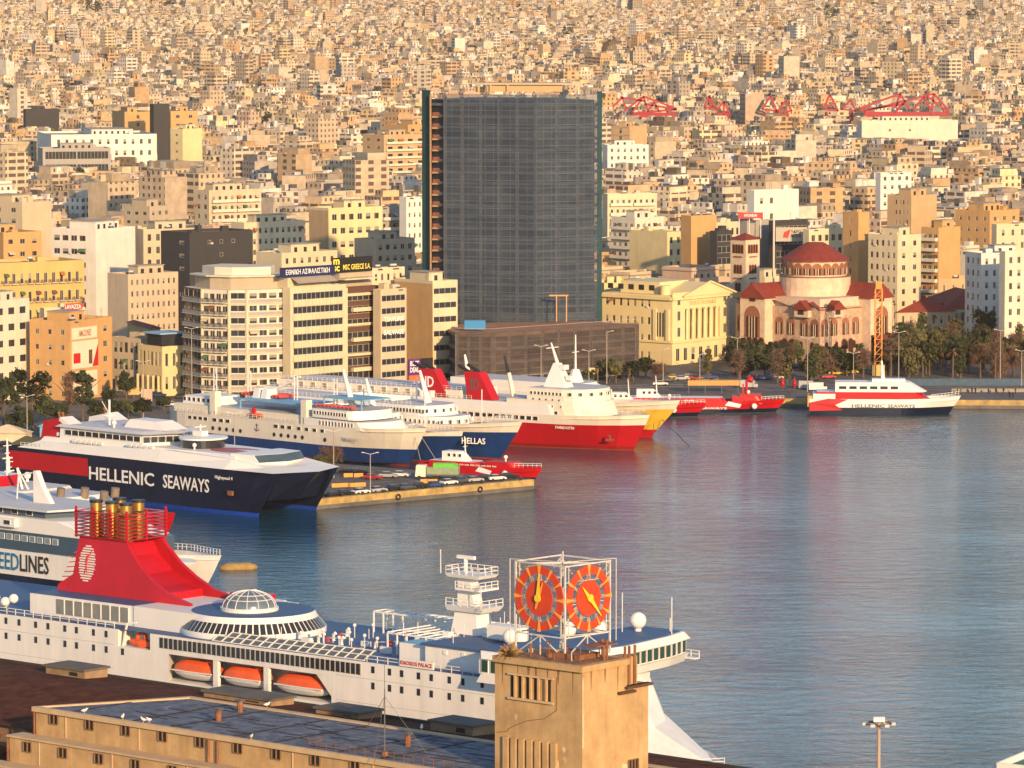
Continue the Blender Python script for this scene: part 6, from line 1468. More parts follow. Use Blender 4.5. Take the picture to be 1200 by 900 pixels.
def red_ferry():
    root = thing('car_ferry', 'red-hulled ferry with tall cream superstructure and pyramid-shaped mast', 'ferry', (30.5, 1151, 0), R(-36))
    L, B = 118, 19; D = 8.4
    m, e = hull_mb(L, B, D, [(-1, 2), (.25, 3), (1.0, 1), (6.3, 0)], rake=5, s0=.66, bow_rise=1.0, pw=(1.5, 3.2)); m.build('hull', [CREAMH, HULLRED, ANTI, mat('dark_red_boot_top', (.28, .01, .01), .5, .1)], root)
    h = B / 2
    for i in range(30): place('window', pane(1.4, .95), root, (-82 + i * 2.02, -h - .06, 7.1))
    house(root, -112, -11, h - .4, D - .6, 11.2, WHITE, slant=1, nose=8, top=DECKW); house(root, -33, -6.5, h - .7, D + .1, 12.2, CREAM, 'forward_house', slant=1.4, nose=8.5, top=DECKW)
    wrow(root, -32, -16, 7, -h + .62, 10.6, .4, .5); wrow(root, -27, -17.5, 6, -h + .6, 8.9, .9, .7)
    house(root, -27, -8.5, h - 1.2, 12.21, 15.2, CREAM, 'bridge_deck', slant=.8, nose=7, top=DECKW); wrow(root, -25.5, -16.5, 9, -h + 1.1, 13.6, .6, .7); wrow(root, -25, -17, 5, -h + 1.15, 12.4, .5, .5, round_=True)
    for i in range(8):
        a = -1.3 + 2.6 * i / 7; place('window', pane(.8, .8), root, (-8.5 - 7 - .2 + 7.0 * math.cos(a), (h - 1.1) * math.sin(a), 13.6), math.atan2((h - 1.2) * math.cos(a), -7 * math.sin(a)))
    q = MB(); q.prism([(-25, -4), (-18.4, -4), (-18.4, 0), (-25, 0)], 15.2, 21.2, [(-22.8, -2.7), (-21.2, -2.7), (-21.2, -1.3), (-22.8, -1.3)]); q.tube([(-22, -2, 21), (-24, -2, 26.2)], [.5, .2], 8); q.bar((-23.6, -4.6, 25), (-23.6, .6, 25), .2); q.box(-20.6, -19.2, -3, -1, 19.6, 20.8); q.box(-18.8, -17.2, -3, -1, 17, 18.2); q.build('pyramid_mast', WHITE, root)
    for xx, lab in ((-43.2, 0), (-57.6, 1)):
        q = MB(); q.prism([(xx - 2.4, -8.4), (xx + 5.4, -8.4), (xx + 5.4, -5.2), (xx - 2.4, -5.2)], 11.3, 18.2, [(xx - 3.6, -8.4), (xx + 1.2, -8.4), (xx + 1.2, -5.2), (xx - 3.6, -5.2)]); f = q.build('funnel', HULLRED, root)
        q = MB(); q.tube([(xx - 2.6, -7.4, 18.1), (xx - 6, -7.4, 19.6)], .45, 8); q.tube([(xx - .4, -6.2, 18.1), (xx - 4.0, -6.2, 19.8)], .45, 8); q.build('exhaust_pipe', BLACK, f)
        lettering(f, 'ID', xx - 1.6, xx + 1.2, 13.6, 16.4, -8.43, TXTW if lab else DKGREY, .02)
    house(root, -108, -48, h - 1.6, 11.21, 13.2, CREAM, slant=.3, nose=0, top=DECKW)
    for i in range(14): place('window', pane(1.3, 1.2, mat('tan_deck_window', (.35, .28, .18), .5, .3)), root, (-104 + i * 3.9, -h + 1.5, 11.6))
    for x, zz in ((-60, 11.2), (-57, 11.2)): q = MB(); q.cyl((x, -h + 1.2, 0), 1, zz, zz + 1.6, 10); q.build('liferaft', WHITE, root)
    q = MB(); q.tube([(-48.5, -3, 13.2), (-50.5, -3, 22)], [1.1, .25], 8); q.build('raked_mast', WHITE, root)
    q = MB(); q.tube([(-35, -3, 12), (-36.5, -3, 18)], [.7, .5], 8); q.mtl(1).tube([(-36.5, -3, 18), (-38, -3, 22.5)], [.5, .25], 8); q.build('boom_mast', [CREAM, BLACK], root)
    q = MB(); q.rail([(-110, -h + .6, 11.2), (-44, -h + .6, 11.2)], 1, 1.6, .07); q.rail([(-108, -h + 1.8, 13.2), (-48, -h + 1.8, 13.2)], 1, 1.6, .07); q.rail([(-10, -h * .8, 9.2), (4, -1, 10)], 1, 1.4, .07); q.build('railing', WHITE, root)
    lettering(root, 'ΠΗΝΕΛΟΠΗ', -17.4, -12.2, 5.3, 6.0, -h + .1, TXTW, .01).rotation_euler[2] = R(10)
    q = MB(); q.tube([(-3.2, -5.6, 3.0), (-3.4, -5.9, 4.2)], .3, 6); q.bar((-4.2, -6.1, 3.0), (-2.2, -5.3, 3.0), .35); q.build('anchor', RUST, root)
red_ferry()
def yellow_ferry():
    root = thing('car_ferry', 'yellow-hulled ferry moored behind the bow of the red one', 'ferry', (36, 1184, 0), R(-36))
    m, e = hull_mb(80, 15, 8.2, [(-1, 2), (.3, 2), (1.9, 1), (6.9, 0)], rake=9, s0=.5, bow_rise=2.0, pw=(1.2, 2.2)); m.build('hull', [CREAMH, YELLOW, HULLRED], root)
    house(root, -74, -16, 7, 7.6, 10.4, WHITE, slant=1, nose=4, top=DECKW); house(root, -60, -18, 6.4, 10.41, 13.2, WHITE, 'bridge_deck', slant=1.2, nose=4, top=DECKW)
    wrow(root, -30, -19, 7, -6.5, 11.5, .8, .8); wrow(root, -26, -17.5, 4, -7.05, 8.7, .5, .5, round_=True)
    for i in range(6):
        a = -1.3 + 2.6 * i / 5; place('window', pane(.7, .8), root, (-18 - 4 - .3 + 4.1 * math.cos(a), 6.4 * math.sin(a), 11.6), math.atan2(6.4 * math.cos(a), -4 * math.sin(a)))
    q = MB(); q.tube([(-24, 0, 13.2), (-24, 0, 16.5)], [2.2, 1.0], 8); q.tube([(-24, 0, 16), (-24, 0, 25.5)], [.3, .15], 8); q.bar((-24, -1.5, 21), (-24, 1.5, 21), .15); q.build('mast', WHITE, root)
    q = MB(); q.rail([(-14, -5, 9.4), (9, -.2, 10.6)], 1, 1.5, .07); q.build('railing', WHITE, root)
    for a, b in (((2, -2, 4), (14, -20, -.5)), ((4, -1, 5), (22, -14, -.5))): q = MB(); q.bar(a, b, .14); q.build('mooring_rope', DKGREY, root)
yellow_ferry()

# ------------------------------------------------------------------ slim red and white fast craft
def hydrofoil(name, label, loc, rot, L=34, B=7, txt=None, top='small', band=True):
    root = thing(name, label, 'ferry', (*loc, 0), R(rot))
    m, e = hull_mb(L, B, 3.4, [(-1, 2), (.1, 2), (1.2, 1), (2.6, 1)], rake=2.6, s0=.6, bow_rise=.3, pw=(1.4, 2.2), stern=.8); m.build('hull', [WHITE, HULLRED, NAVY], root)
    house(root, -L + 3, -13, B/2 - .3, 2.5, 4.2, HULLRED, 'cabin', slant=1.4, nose=1.5, top=WHITE); house(root, -12, -2.5, B/2 - .8, 2.5, 4.6, HULLRED, 'fore_cabin', slant=1.4, nose=2, top=HULLRED)
    house(root, -L + 6, -L + 13, 1.7, 4.21, 6.4, WHITE, 'wheelhouse', slant=2.2, nose=.8)
    for i in range(11): place('window', pane(.95, .75, mat('pale_cabin_window', (.5, .42, .3), .3, .2)), root, (-L + 6 + i * 1.5, -B/2 + .22, 2.9))
    wrow(root, -L + 8, -L + 11, 3, -1.75, 5.2, .7, .7)
    q = MB(); q.tube([(-L + 11.6, 0, 4.2), (-L + 11.2, 0, 10)], .22, 8, .1); q.bar((-L + 11.4, -1, 7.6), (-L + 11.4, 1, 7.6), .12); q.build('mast', WHITE, root)
    q = MB(); q.add([(-14, -B/2 - .05, 2.2), (-10, -B/2 - .1, 1.6), (-9.5, -B/2 - .1, 2.5), (-13, -B/2 - .05, 3.3)], [(0, 1, 2, 3)]); q.ball((-6, -B/2 + .2, 2.0), .8, 8); q.build('bow_flash', TXTW, root)
    dome_ball(root, -7.5, 0, 4.6, .5); q = MB(); q.rail([(-4, -2, 3.6), (2.2, 0, 3.7)], .9, 1, .07); q.build('railing', WHITE, root)
    if txt: lettering(root, *txt, .01)
    return root
hydrofoil('hydrofoil', 'red and white passenger craft lying behind the yellow pier end', (5.0, 1079), -30, 30, 6.2)
h2 = hydrofoil('hydrofoil', 'red and white craft lettered HELLENIC SEAWAYS moored at the far quay left', (72, 1252), -1, 44, 7, ('HELLENIC SEAWAYS', -30, -13.5, 1.15, 1.75, -3.62, TXTW))
q = MB(); q.box(-10, -4, -2.4, 2.4, 4.61, 5.1); q.tube([(-8, 0, 5.1), (-8, 0, 9)], .35, 8); q.ball((-7, 0, 9), .9, 8); q.bar((-9, -2, 5), (-9, -2, 8), .4); q.build('signal_platform', HULLRED, h2)
hydrofoil('hydrofoil', 'second red craft half hidden behind the yellow bow', (50, 1240), -8, 30, 6.5)
def coast_cat():
    root = thing('catamaran_ferry', 'sleek white and red ferry lettered HELLENIC SEAWAYS at the far quay', 'ferry', (119, 1249, 0), R(-3))
    m, e = hull_mb(38, 9, 4.2, [(-1, 2), (0, 2), (1.9, 0), (3.4, 0)], rake=3.2, s0=.62, bow_rise=.7, pw=(1.3, 2.4)); m.build('hull', [WHITE, HULLRED, NAVY], root)
    house(root, -36, -5, 4.3, 4.0, 6.1, HULLRED, 'cabin', slant=3, nose=2, top=WHITE); house(root, -31, -6, 4.0, 6.11, 8.7, WHITE, 'upper_cabin', slant=4.5, nose=2, top=WHITE)
    for i in range(12): place('window', pane(1.1, 1.0, mat('pale_cabin_window', (0, 0, 0))), root, (-28 + i * 1.45, -4.36, 3.1 + 0 * i))
    wrow(root, -29, -15, 6, -4.06, 6.9, 2.0, .8); q = MB(); q.tube([(-18, 0, 8.7), (-18.4, 0, 14.4)], [.7, .2], 8); q.bar((-18.3, -1.6, 11), (-18.3, 1.6, 11), .2); q.box(-21, -12, -2, 2, 8.7, 9.5); q.build('mast', WHITE, root)
    lettering(root, 'HELLENIC', -26.5, -17.6, 1.95, 2.85, -4.62, DKGREY, .015); lettering(root, 'SEAWAYS', -16.8, -9.4, 1.95, 2.85, -4.62, DKGREY, .015)
    q = MB(); q.box(-37, -31, -4.4, 4.4, 4.01, 5.6); q.mtl(1).box(-38.5, -36, -4, 4, 2, 5); q.mtl(2).add([(-38, -4.66, .9), (-29, -4.66, 1.2), (-31, -4.66, 2.6), (-27.5, -4.5, 4.1), (-33, -4.5, 4.3), (-38, -4.5, 3.2)], [(0, 1, 2, 3, 4, 5)]); q.build('stern_house', [WHITE, mat('ochre_door', (.6, .35, .1), .5, .1), HULLRED], root)
    q = MB(); q.rail([(-5, -3.4, 4.4), (2.6, -.2, 5)], 1, 1, .08); q.build('railing', WHITE, root)
coast_cat()

# ------------------------------------------------------------------ left edge: two catamarans partly behind the red funnel
def speedcat():
    root = thing('catamaran_ferry', 'white catamaran ferry with blue and black SPEEDLINES lettering behind the red funnel', 'ferry', (-63.4, 875, 0), R(-42))
    L, B = 84, 22
    m, e = hull_mb(L, 8, 7.6, [(-1, 1), (.3, 1), (2.6, 0), (5, 0)], rake=5.5, s0=.62, bow_rise=1.0, pw=(1.3, 2.4)); m.v = [(x, y - 5.6, z) for x, y, z in m.v]; m.build('hull', [WHITE2, NAVY], root)
    m, e = hull_mb(L, 8, 7.6, [(-1, 1), (.3, 1), (2.6, 0), (5, 0)], rake=5.5, s0=.62, bow_rise=1.0, pw=(1.3, 2.4)); m.v = [(x, y + 5.6, z) for x, y, z in m.v]; m.build('hull', [WHITE2, NAVY], root)
    q = MB(); q.prism([(-L, -5), (-6, -5), (-1, 0), (-6, 5), (-L, 5)], 2.8, 7.7, [(-L, -5), (-2, -5), (4.5, 0), (-2, 5), (-L, 5)]); q.build('centre_body', WHITE2, root)
    sb = mat('slate_blue_band', (.05, .09, .14), .4, .1)
    q = MB(); q.prism([(-L + 3, -9.6), (-16, -9.6), (-9, -7), (-9, 7), (-16, 9.6), (-L + 3, 9.6)], 7.5, 11.2); q.build('window_band', sb, root)
    for i in range(17): place('window', pane(1.5, 1.1, mat('pale_blue_window', (.20, .27, .33), .15, .2)), root, (-L + 24 + i * 2.2, -9.66, 9.5))
    house(root, -L + 4, -10, 9.2, 11.21, 14.0, WHITE, 'upper_house', slant=12, nose=3, top=WHITE)
    q = MB(); q.prism([(-L + 12, -7.5), (-30, -7.5), (-27, 0), (-30, 7.5), (-L + 12, 7.5)], 14.0, 15.4); q.mtl(1).prism([(-L + 10, -8.8), (-28, -8.8), (-25, 0), (-28, 8.8), (-L + 10, 8.8)], 15.41, 15.8); q.build('wheelhouse', [sb, DECKW], root)
    for i in range(6): place('window', pane(1.7, .9), root, (-56 + i * 4.3, -7.56, 14.3))
    q = MB(); q.box(-52, -36, -10.2, -7.7, 12.0, 13.6); q.build('wing_cabin', WHITE, root); wrow(root, -46, -38, 3, -10.26, 12.5, 1.8, .8)
    q = MB(); q.add([(-41, -.6, 15.7), (-36, -.6, 15.7), (-38.6, -.6, 19), (-40.2, -.6, 22), (-41, -.6, 22), (-41, .6, 15.7), (-36, .6, 15.7), (-38.6, .6, 19), (-40.2, .6, 22), (-41, .6, 22)], [(0,1,2,3,4),(9,8,7,6,5),(1,6,7,2),(2,7,8,3),(3,8,9,4),(4,9,5,0)]); q.bar((-41, 0, 21.7), (-46, 0, 20.6), .3); q.bar((-46, 0, 20.6), (-46.5, 0, 16), .2); q.build('raked_mast', WHITE, root)
    dome_ball(root, -50, -4, 15.8, .8); dome_ball(root, -47.5, -4.6, 15.8, .6)
    q = MB(); q.bar((-53.5, -6, 15.7), (-53.5, -6, 23.5), .12); q.build('whip_aerial', WHITE, root)
    q = MB(); q.rail([(-16, -9.2, 7.8), (-8, -9, 8.2), (3, -6, 8.6), (5, -5.6, 8.6)], 1.1, 1.2, .1); q.rail([(5, 5.6, 8.6), (-6, 8.6, 8.4), (-14, 9.2, 8)], 1.1, 1.2, .1); q.build('railing', WHITE, root)
    lettering(root, 'SPEED', -44.6, -35.2, 3.5, 6.9, -9.75, mat('blue_lettering', (.02, .17, .35), .5, 0), .012); lettering(root, 'LINES', -34.9, -26.6, 3.5, 6.9, -9.75, signs_black, .012)
speedcat()
def small_red_cats():
    root = thing('catamaran_ferry', 'red and white catamaran with pale roof, directly in front of navy one', 'ferry', (-77.5, 947, 0), R(-42))
    for yc in (-7, 7):
        m, e = hull_mb(64, 7, 6.6, [(-1, 2), (.2, 1), (4, 1), (5.4, 1)], rake=4, s0=.6, pw=(1.3, 2.4)); m.v = [(x, y + yc, z) for x, y, z in m.v]; m.build('hull', [WHITE, HULLRED, NAVY], root)
    house(root, -62, -9, 10, 5.2, 8.4, CREAM, 'lower_cabin', slant=3, nose=3, top=mat('red_deck', (.5, .05, .05), .6, .15)); house(root, -60, -24, 8.6, 8.41, 11.2, CREAM, 'upper_cabin', slant=4, nose=2, top=DECKW)
    wrow(root, -58, -30, 12, -8.66, 9.2, 1.7, 1.1); house(root, -52, -38, 4.6, 11.21, 13.2, HULLRED, 'roof_house', slant=2, nose=1.5, top=WHITE)
    house(root, -30, -12, 7, 8.41, 10.8, WHITE, 'fore_roof', slant=3, nose=2, top=DECKW); wrow(root, -28, -18, 5, -7.06, 9.2, 1.2, 1.0)
    mast(root, -40, 0, 13.2, 8, r=.35); dome_ball(root, -36, 2, 12, .8)
    for i, (x, y) in enumerate(((-18, -5), (-15, -1), (-10, 3), (-7, -3))): q = MB(); q.tube([(x, y, 10.4), (x + .3, y, 12.6)], .9, 12); q.build('exhaust_drum', mat('sooty_drum', (.22, .17, .13), .6, .3), root)
    for i in range(5): liferaft(root, -50 + i * 1.8, -9.3, 8.5)
    q = MB(); q.tube([(-32, -3, 11), (-33.5, -3, 15.5)], .3, 8); q.tube([(-30, -3, 11), (-33.5, -3, 15.5)], .2, 8); q.build('light_mast', WHITE, root)
    q = MB(); q.rail([(-62, -9.8, 8.4), (-6, -9.8, 8.4)], 1, 1.6, .07); q.build('railing', WHITE, root)
    r2 = thing('catamaran_ferry', 'small white and red catamaran astern, cut by the left edge', 'ferry', (-92, 985, 0), R(-42))
    m, e = hull_mb(42, 12, 4.6, [(-1, 2), (.2, 1), (2, 0)], rake=3, s0=.6); m.build('hull', [WHITE, HULLRED, NAVY], r2)
    house(r2, -40, -8, 5.4, 3.8, 6.2, WHITE, 'cabin', slant=3, nose=2, top=DECKW); house(r2, -34, -16, 4.2, 6.21, 8.4, HULLRED, 'upper_cabin', slant=2.5, nose=2, top=WHITE); wrow(r2, -36, -14, 9, -5.46, 4.6, 1.4, .9); mast(r2, -24, 0, 8.4, 6)
small_red_cats()
q = MB(); q.sm = True; q.tube([(1, 0, .3), (2.5, 0, .35), (7, 0, .35), (8.5, 0, .3)], [.5, 1.0, 1.0, .5], 12); tag(q.build('mooring_pontoon', mat('ochre_float', (.33, .22, .08), .7, .3, 1), None, G(252, 668, 0), R(12)), 'ochre floating fender by the white bow behind the red funnel', 'float')
# ------------------------------------------------------------------ foreground: silo warehouse, clock tower, rusty shed
SILO = mat('silo_ochre_render', (.50, .315, .145), .9, .22, .3, streak=.16, var2=(.56, .38, .19), bump=.03)
SILOT = mat('silo_trim', (.55, .40, .24), .85, .15, .4)
FELT = mat('blue_grey_roof_felt', (.08, .095, .125), .8, .5, .45, var2=(.20, .22, .27), spec=.25); SEAM = mat('roof_seam_tar', (.025, .02, .02), .8, .2)
RROOF = mat('rusty_sheet_roof', (.07, .024, .016), .95, .35, .35, var2=(.13, .05, .028), spec=.08)
SW = {}
def silo_window(w=1.5, h=1.0, n=4, frame=None):
    if (w, h, n) in SW: return SW[(w, h, n)]
    m = MB(); m.box(-w/2, w/2, .1, .15, 0, h); m.mtl(1)
    for i in range(n + 1): x = -w/2 + w * i / n; m.box(x - .07, x + .07, -.05, .099, 0, h)
    m.box(-w/2, w/2, -.06, .099, -.09, -.001); m.box(-w/2, w/2, -.06, .099, h + .001, h + .09)
    SW[(w, h, n)] = m.mesh('window', [mat('dark_void', (.015, .01, .01), .8, 0), mat('window_concrete', (.22, .13, .07), .9, .1)]); return SW[(w, h, n)]
A0 = Vector((*G(42, 829, 22).xy, 0)); DL = Vector((math.cos(R(-41.5)), math.sin(R(-41.5)), 0)); DN = Vector((-DL.y, DL.x, 0))
def warehouse():
    root = thing('silo_warehouse', 'long ochre stepped warehouse with flat blue-grey roof in the foreground', 'warehouse', (A0.x, A0.y, 0), R(-41.5))
    Lw = 120; back = 19.5
    segs = [(0, 0, 22.0, 3.6), (-2.3, -2.7, 18.3, 3.5), (-4.8, -5.4, 14.7, 3.5), (-8, -8.4, 11.0, 8.6)]     # x start, y front, top, height
    q = MB()
    q.prism([(0, 0), (Lw, 0), (Lw, back), (9.5, back)], 0, 21.9); q.build('upper_wall', SILO, root)
    # parapet trim and felt roof
    q = MB(); o = [(-.4, -.4), (Lw, -.4), (Lw, back + .4), (9.2, back + .4)]; i_ = [(.5, .3), (Lw - .8, .3), (Lw - .8, back - .5), (9.9, back - .5)]
    for k in range(4):
        a, b, c, d = o[k], o[(k + 1) % 4], i_[(k + 1) % 4], i_[k]
        q.add([(*a, 21.5), (*b, 21.5), (*c, 21.5), (*d, 21.5), (*a, 22.15), (*b, 22.15), (*c, 22.15), (*d, 22.15)], [(4,5,6,7),(0,1,5,4),(2,3,7,6),(3,2,1,0)])
    q.build('roof_edge', SILOT, root)
    q = MB(); n = 1; q.add([(*p, 21.93) for p in i_], [(0, 1, 2, 3)]); rf = q.build('roof', FELT, root)
    for k in range(7):
        q = MB(); x = 6 + k * 9.3 + (k % 2) * 2; q.box(x, x + .25, .6, back - .8, 21.95, 22.02); q.build('roof_seam', SEAM, rf)
    for k in range(38):
        q = MB(); yy = 1.4 + (k * 5.3) % (back - 3); x = 11 + (k * 13.7) % 66; u_ = 4 + k % 5; q.prism([(x, yy), (x + u_ * .6, yy + .25 - k % 3 * .2), (x + u_, yy + .1), (x + u_, yy + .3), (x + u_ * .5, yy + .55 - k % 3 * .2), (x, yy + .2)], 21.95, 21.985); q.build('roof_stain', SEAM, rf)
    for x, yy in ((23.0, 15.5), (26.0, 8.5), (58.0, 10.5)):
        q = MB(); q.tube([(x, yy, 21.93), (x, yy, 23.4)], .4, 8); q.mtl(1).box(x - .5, x + .5, yy - .5, yy + .5, 23.41, 23.7); q.build('roof_vent', [RUST, DKGREY], rf)
    for j, (x0, yf, top, h) in enumerate(segs):
        if j:
            q = MB(); q.box(x0, Lw, yf, -.003 if j == 1 else segs[j - 1][1] - .003, 0, top - .15); q.mtl(1).box(x0 - .3, Lw, yf - .3, segs[j-1][1] - .004, top - .149, top + .1); q.build('lower_tier', [SILO, SILOT], root)
        for k in range(13):
            x = x0 + 3.6 + k * 6.9 - (0 if x0 + 3.6 + k * 6.9 < 1e9 else 0)
            w0 = place('window', silo_window(1.6, 1.2, 2), root, (x, yf - .16, top - h * .5 - (0 if j < 3 else 0)))
        for k in range(6):
            q = MB(); x = x0 + 5.8 + k * 14.0; q.box(x, x + .12, yf - .12, yf - .003, top - h + .1, top - .2); q.build('wall_joint', SILOT, root)
    for x, yf, top in ((-.1, -.1, 21.4), (-2.4, -2.8, 17.9), (33.0, -.2, 21.4), (34.6, -.2, 21.4)):
        q = MB(); q.tube([(x, yf - .12, top - 3.0), (x, yf - .12, top)], .16, 6); q.build('drain_pipe', RUST, root)
    q = MB(); q.rail([(50, .4, 22.1), (75, .4, 22.1)], 1.1, 1.6, .06); q.rail([(50, .4, 22.1), (50, 3, 22.1)], 1.1, 1.6, .06); q.build('railing', RUST, root)
    for x, yy, hh in ((56.5, 7.5, 7.0),):
        t = thing('lattice_aerial', 'thin guyed aerial mast on the blue-grey warehouse roof', 'mast', A0 + DL * 61 + DN * 3 + Vector((0, 0, 22.0)))
        q = MB(); q.bar((0, 0, 0), (0, 0, 8.5), .14); q.bar((0, 0, 8), (0, 0, 12.5), .07); q.build('pole', DKGREY, t)
        for a in range(3):
            q = MB(); q.bar((0, 0, 7.5), (5.5 * math.cos(a * 2.1 + .3), 5.5 * math.sin(a * 2.1 + .3), 0), .05); q.build('guy_wire', DKGREY, t)
        q = MB(); q.cyl((0, 0, 0), .45, 0, .6, 8); q.build('foot', RUST, t)
warehouse()
def gull(x, y, z): pass
def rusty_shed():
    o = A0 + DN * 22 - DL * 60
    root = thing('quay_shed', 'rust-brown sheet roofed shed between warehouse and big white ferry', 'shed', (o.x, o.y, 0), R(-41.5))
    q = MB(); q.prism([(0, -17), (56, -17), (65, -1.5), (190, -.5), (190, 12.5), (0, 12.5)], 0, 17.6); q.build('wall', mat('shed_wall', (.22, .13, .08), .9, .3, .3), root)
    q = MB(); q.add([(-1, -18, 17.9), (57.5, -18, 17.9), (67.5, 2, 20.4), (-1, 2, 20.4), (-1, 13, 19.8), (190, 13, 19.8), (190, 2, 20.4), (190, -1, 20.1), (66.6, -1, 20.1)], [(0, 1, 8, 2, 3), (3, 2, 6, 5, 4), (2, 8, 7, 6)]); q.build('roof', RROOF, root)
    q = MB(); q.bar((0, 13, 19.95), (190, 13, 19.95), .5, .35); q.build('roof_edge', mat('sooty_roof_edge', (.05, .04, .035), .8, .3), root)
    # gallery boxes on the ridge
    for i, (x, w, h) in enumerate(((29.5, 8, .7), (61.5, 13, .35), (83, 8, .3), (104, 7.5, .8))):
        q = MB(); q.box(x, x + w, 8, 12.5, 19.0, 20.4 + h); q.mtl(1).box(x - .3, x + w + .3, 7.7, 12.8, 20.4 + h + .003, 20.7 + h); q.mtl(2).box(x + w * .62, x + w * .82, 7.9, 7.998, 20.3, 20.1 + h); q.build('roof_cabin', [mat('cabin_render', (.30, .20, .12), .9, .25, .5), mat('cabin_roof', (.13, .11, .09), .9, .3, .4), BLACK], root)
    # lean-to with conveyor frame at the lower left
    q = MB(); q.box(30, 50, -27, -18.1, 0, 13); q.mtl(1).add([(29, -28, 12.8), (51, -28, 12.8), (51, -18.1, 15.0), (29, -18.1, 15.0)], [(0, 1, 2, 3)]); q.build('lean_to', [mat('shed_wall', (0, 0, 0)), RROOF], root)
    for i in range(5): q = MB(); q.bar((32 + i * 4.5, -18.6, 13), (36 + i * 4.5, -18.6, 17), .3); q.build('roof_brace', RUST, root)
rusty_shed()

T0 = Vector((8.5, 550.8, 0))
def clock_tower():
    root = thing('silo_tower', 'tall ochre silo tower block with fluted face under the clocks', 'tower', (T0.x, T0.y, 0), R(49.2))
    # local x: right face (towards DN-right), local y: left face running back-left
    W, L, H_ = 12.6, 14.0, 36.2
    rng = random.Random(2)
    q = MB()
    # left face (plane x=0) with five slots near the top and seven flutes below
    q.box(0, 8.4, 0, L, 0, H_ ); q.box(8.401, W, 0, L, 0, H_ - 3.2)
    q.build('shaft', SILO, root)
    q = MB(); q.box(-.5, 8.6, -.35, .4, H_ - .5, H_ + .25); q.box(-.5, .3, .41, L, H_ - .5, H_ + .25); q.box(8.0, 8.9, .41, L, H_ - .5, H_ + .25); q.box(.31, 7.99, L - .5, L, H_ - .5, H_ + .25); q.build('parapet', SILO, root)
    for k in range(7):
        y0 = L - 1.6 - k * 1.28; q = MB(); q.box(-.42, -.003, y0 - .80, y0, 0, H_ - 9.6); q.build('flute', SILO, root)
    for k in range(5):
        yy = L - 2.9 - k * 1.25 - (.9 if k == 4 else 0); q = MB(); w = .42; q.box(-.10, -.003, yy - w/2, yy + w/2, H_ - 4.6, H_ - 1.9); q.build('slot_window', mat('dark_void', (0, 0, 0)), root)
    q = MB(); q.box(-.35, -.11, L - 9.6, L - 2.3, H_ - 1.88, H_ - 1.65); q.box(-.35, -.11, L - 9.6, L - 2.3, H_ - 4.9, H_ - 4.62); q.build('window_surround', SILOT, root)
    for k in range(5):
        q = MB(); yy = L - 3.5 - k * 1.25; q.box(-.4, -.11, yy - .13, yy + .13, H_ - 4.6, H_ - 1.89); q.build('window_pier', SILO, root)
    place('window', silo_window(1.9, 2.2, 3), root, (9.6, -.16, H_ - 14.6))
    q = MB(); q.box(8.0, W + .4, -.5, .5, H_ - 3.5, H_ - 3.2); q.box(6.6, 9.6, -.6, -.01, H_ - 4.0, H_ - 3.7); q.build('stepped_ledge', mat('scorched_ledge', (.10, .05, .03), .9, .3), root)
    for x in (8.7, 9.5, 10.6):
        q = MB(); q.tube([(x, .5, H_ - 3.2), (x, .5, H_ + 1.6)], .18, 6); q.build('rusty_post', RUST, root)
    q = MB(); q.box(8.9, 11.3, .7, 3.2, H_ - 3.19, H_ + .2); q.build('roof_stair_head', SILO, root)
    # cracks and a patch of pale render
    cr = mat('render_crack', (.20, .10, .04), .9, .2)
    for pts in (((L - .3, 9.3), (L - 2.0, 9.0), (L - 2.3, 8.6), (L - 5, 7.4), (L - 8, 6.8), (L - 9.9, 5.6), (L - 10, 1.5)),):
        q = MB()
        for a, b in zip(pts[:-1], pts[1:]): q.bar((-.03, a[0], H_ - a[1]), (-.03, b[0], H_ - b[1]), .04, .07)
        q.build('render_crack', cr, root)
    pp = mat('pale_render_patch', (.66, .52, .33), .9, .2, 1)
    q = MB(); q.add([(0, -.02, H_ - 1), (.22, -.02, H_ - 1.5), (.10, -.02, H_ - 4.5), (.3, -.02, H_ - 7), (.22, -.02, H_ - 9.8), (0, -.02, H_ - 9.8)], [(0, 5, 4, 3, 2, 1)]); q.build('render_patch', pp, root)
    q = MB(); q.add([(7.6, -.02, H_ - 12.6), (8.6, -.02, H_ - 12.9), (8.6, -.02, H_ - 15.0), (7.2, -.02, H_ - 15.0)], [(0, 3, 2, 1)]); q.build('render_patch', pp, root)
    q = MB(); q.box(.4, 7.9, .5, L - .6, H_ + .001, H_ + .3); q.mtl(1).box(3, 7, 3, 8, H_ + .301, H_ + .9); q.build('roof_slab', [mat('stained_roof_slab', (.36, .20, .10), .9, .35, .6, var2=(.15, .07, .04)), RUST], root)
    for (x, y, s) in ((6.2, 1.3, 2.4), (7.4, 3, 2.2), (1.5, 9.5, 1.6), (5.2, .9, 1.5)):
        q = MB(); q.tube([(x, y, H_ + .3), (x, y, H_ + .3 + s)], .16, 8); q.bar((x - .6, y, H_ + s), (x + .6, y, H_ + s), .08); q.build('rusty_post', RUST, root)
    q = MB(); q.box(4.2, 8.2, 1.2, 3.6, H_ + 1.9, H_ + 2.05); q.build('rusty_canopy', RUST, root)
    st = mat('rust_run_stain', (.26, .12, .05), .9, .3, 1)
    for k, (yy, ln, wd) in enumerate(((12.6, 2.4, .3), (10.2, 1.4, .2), (8.3, 1.5, .5), (7.2, 3.2, .35), (5.4, 2.2, .25), (3.6, 1.6, .4), (1.4, 2.8, .2))):
        q = MB(); q.add([(-.013, yy, H_ - .52), (-.013, yy + wd, H_ - .52), (-.013, yy + wd * .7, H_ - .6 - ln), (-.013, yy + wd * .45, H_ - .8 - ln)], [(0, 1, 2, 3)]); q.build('rust_stain', st, root)
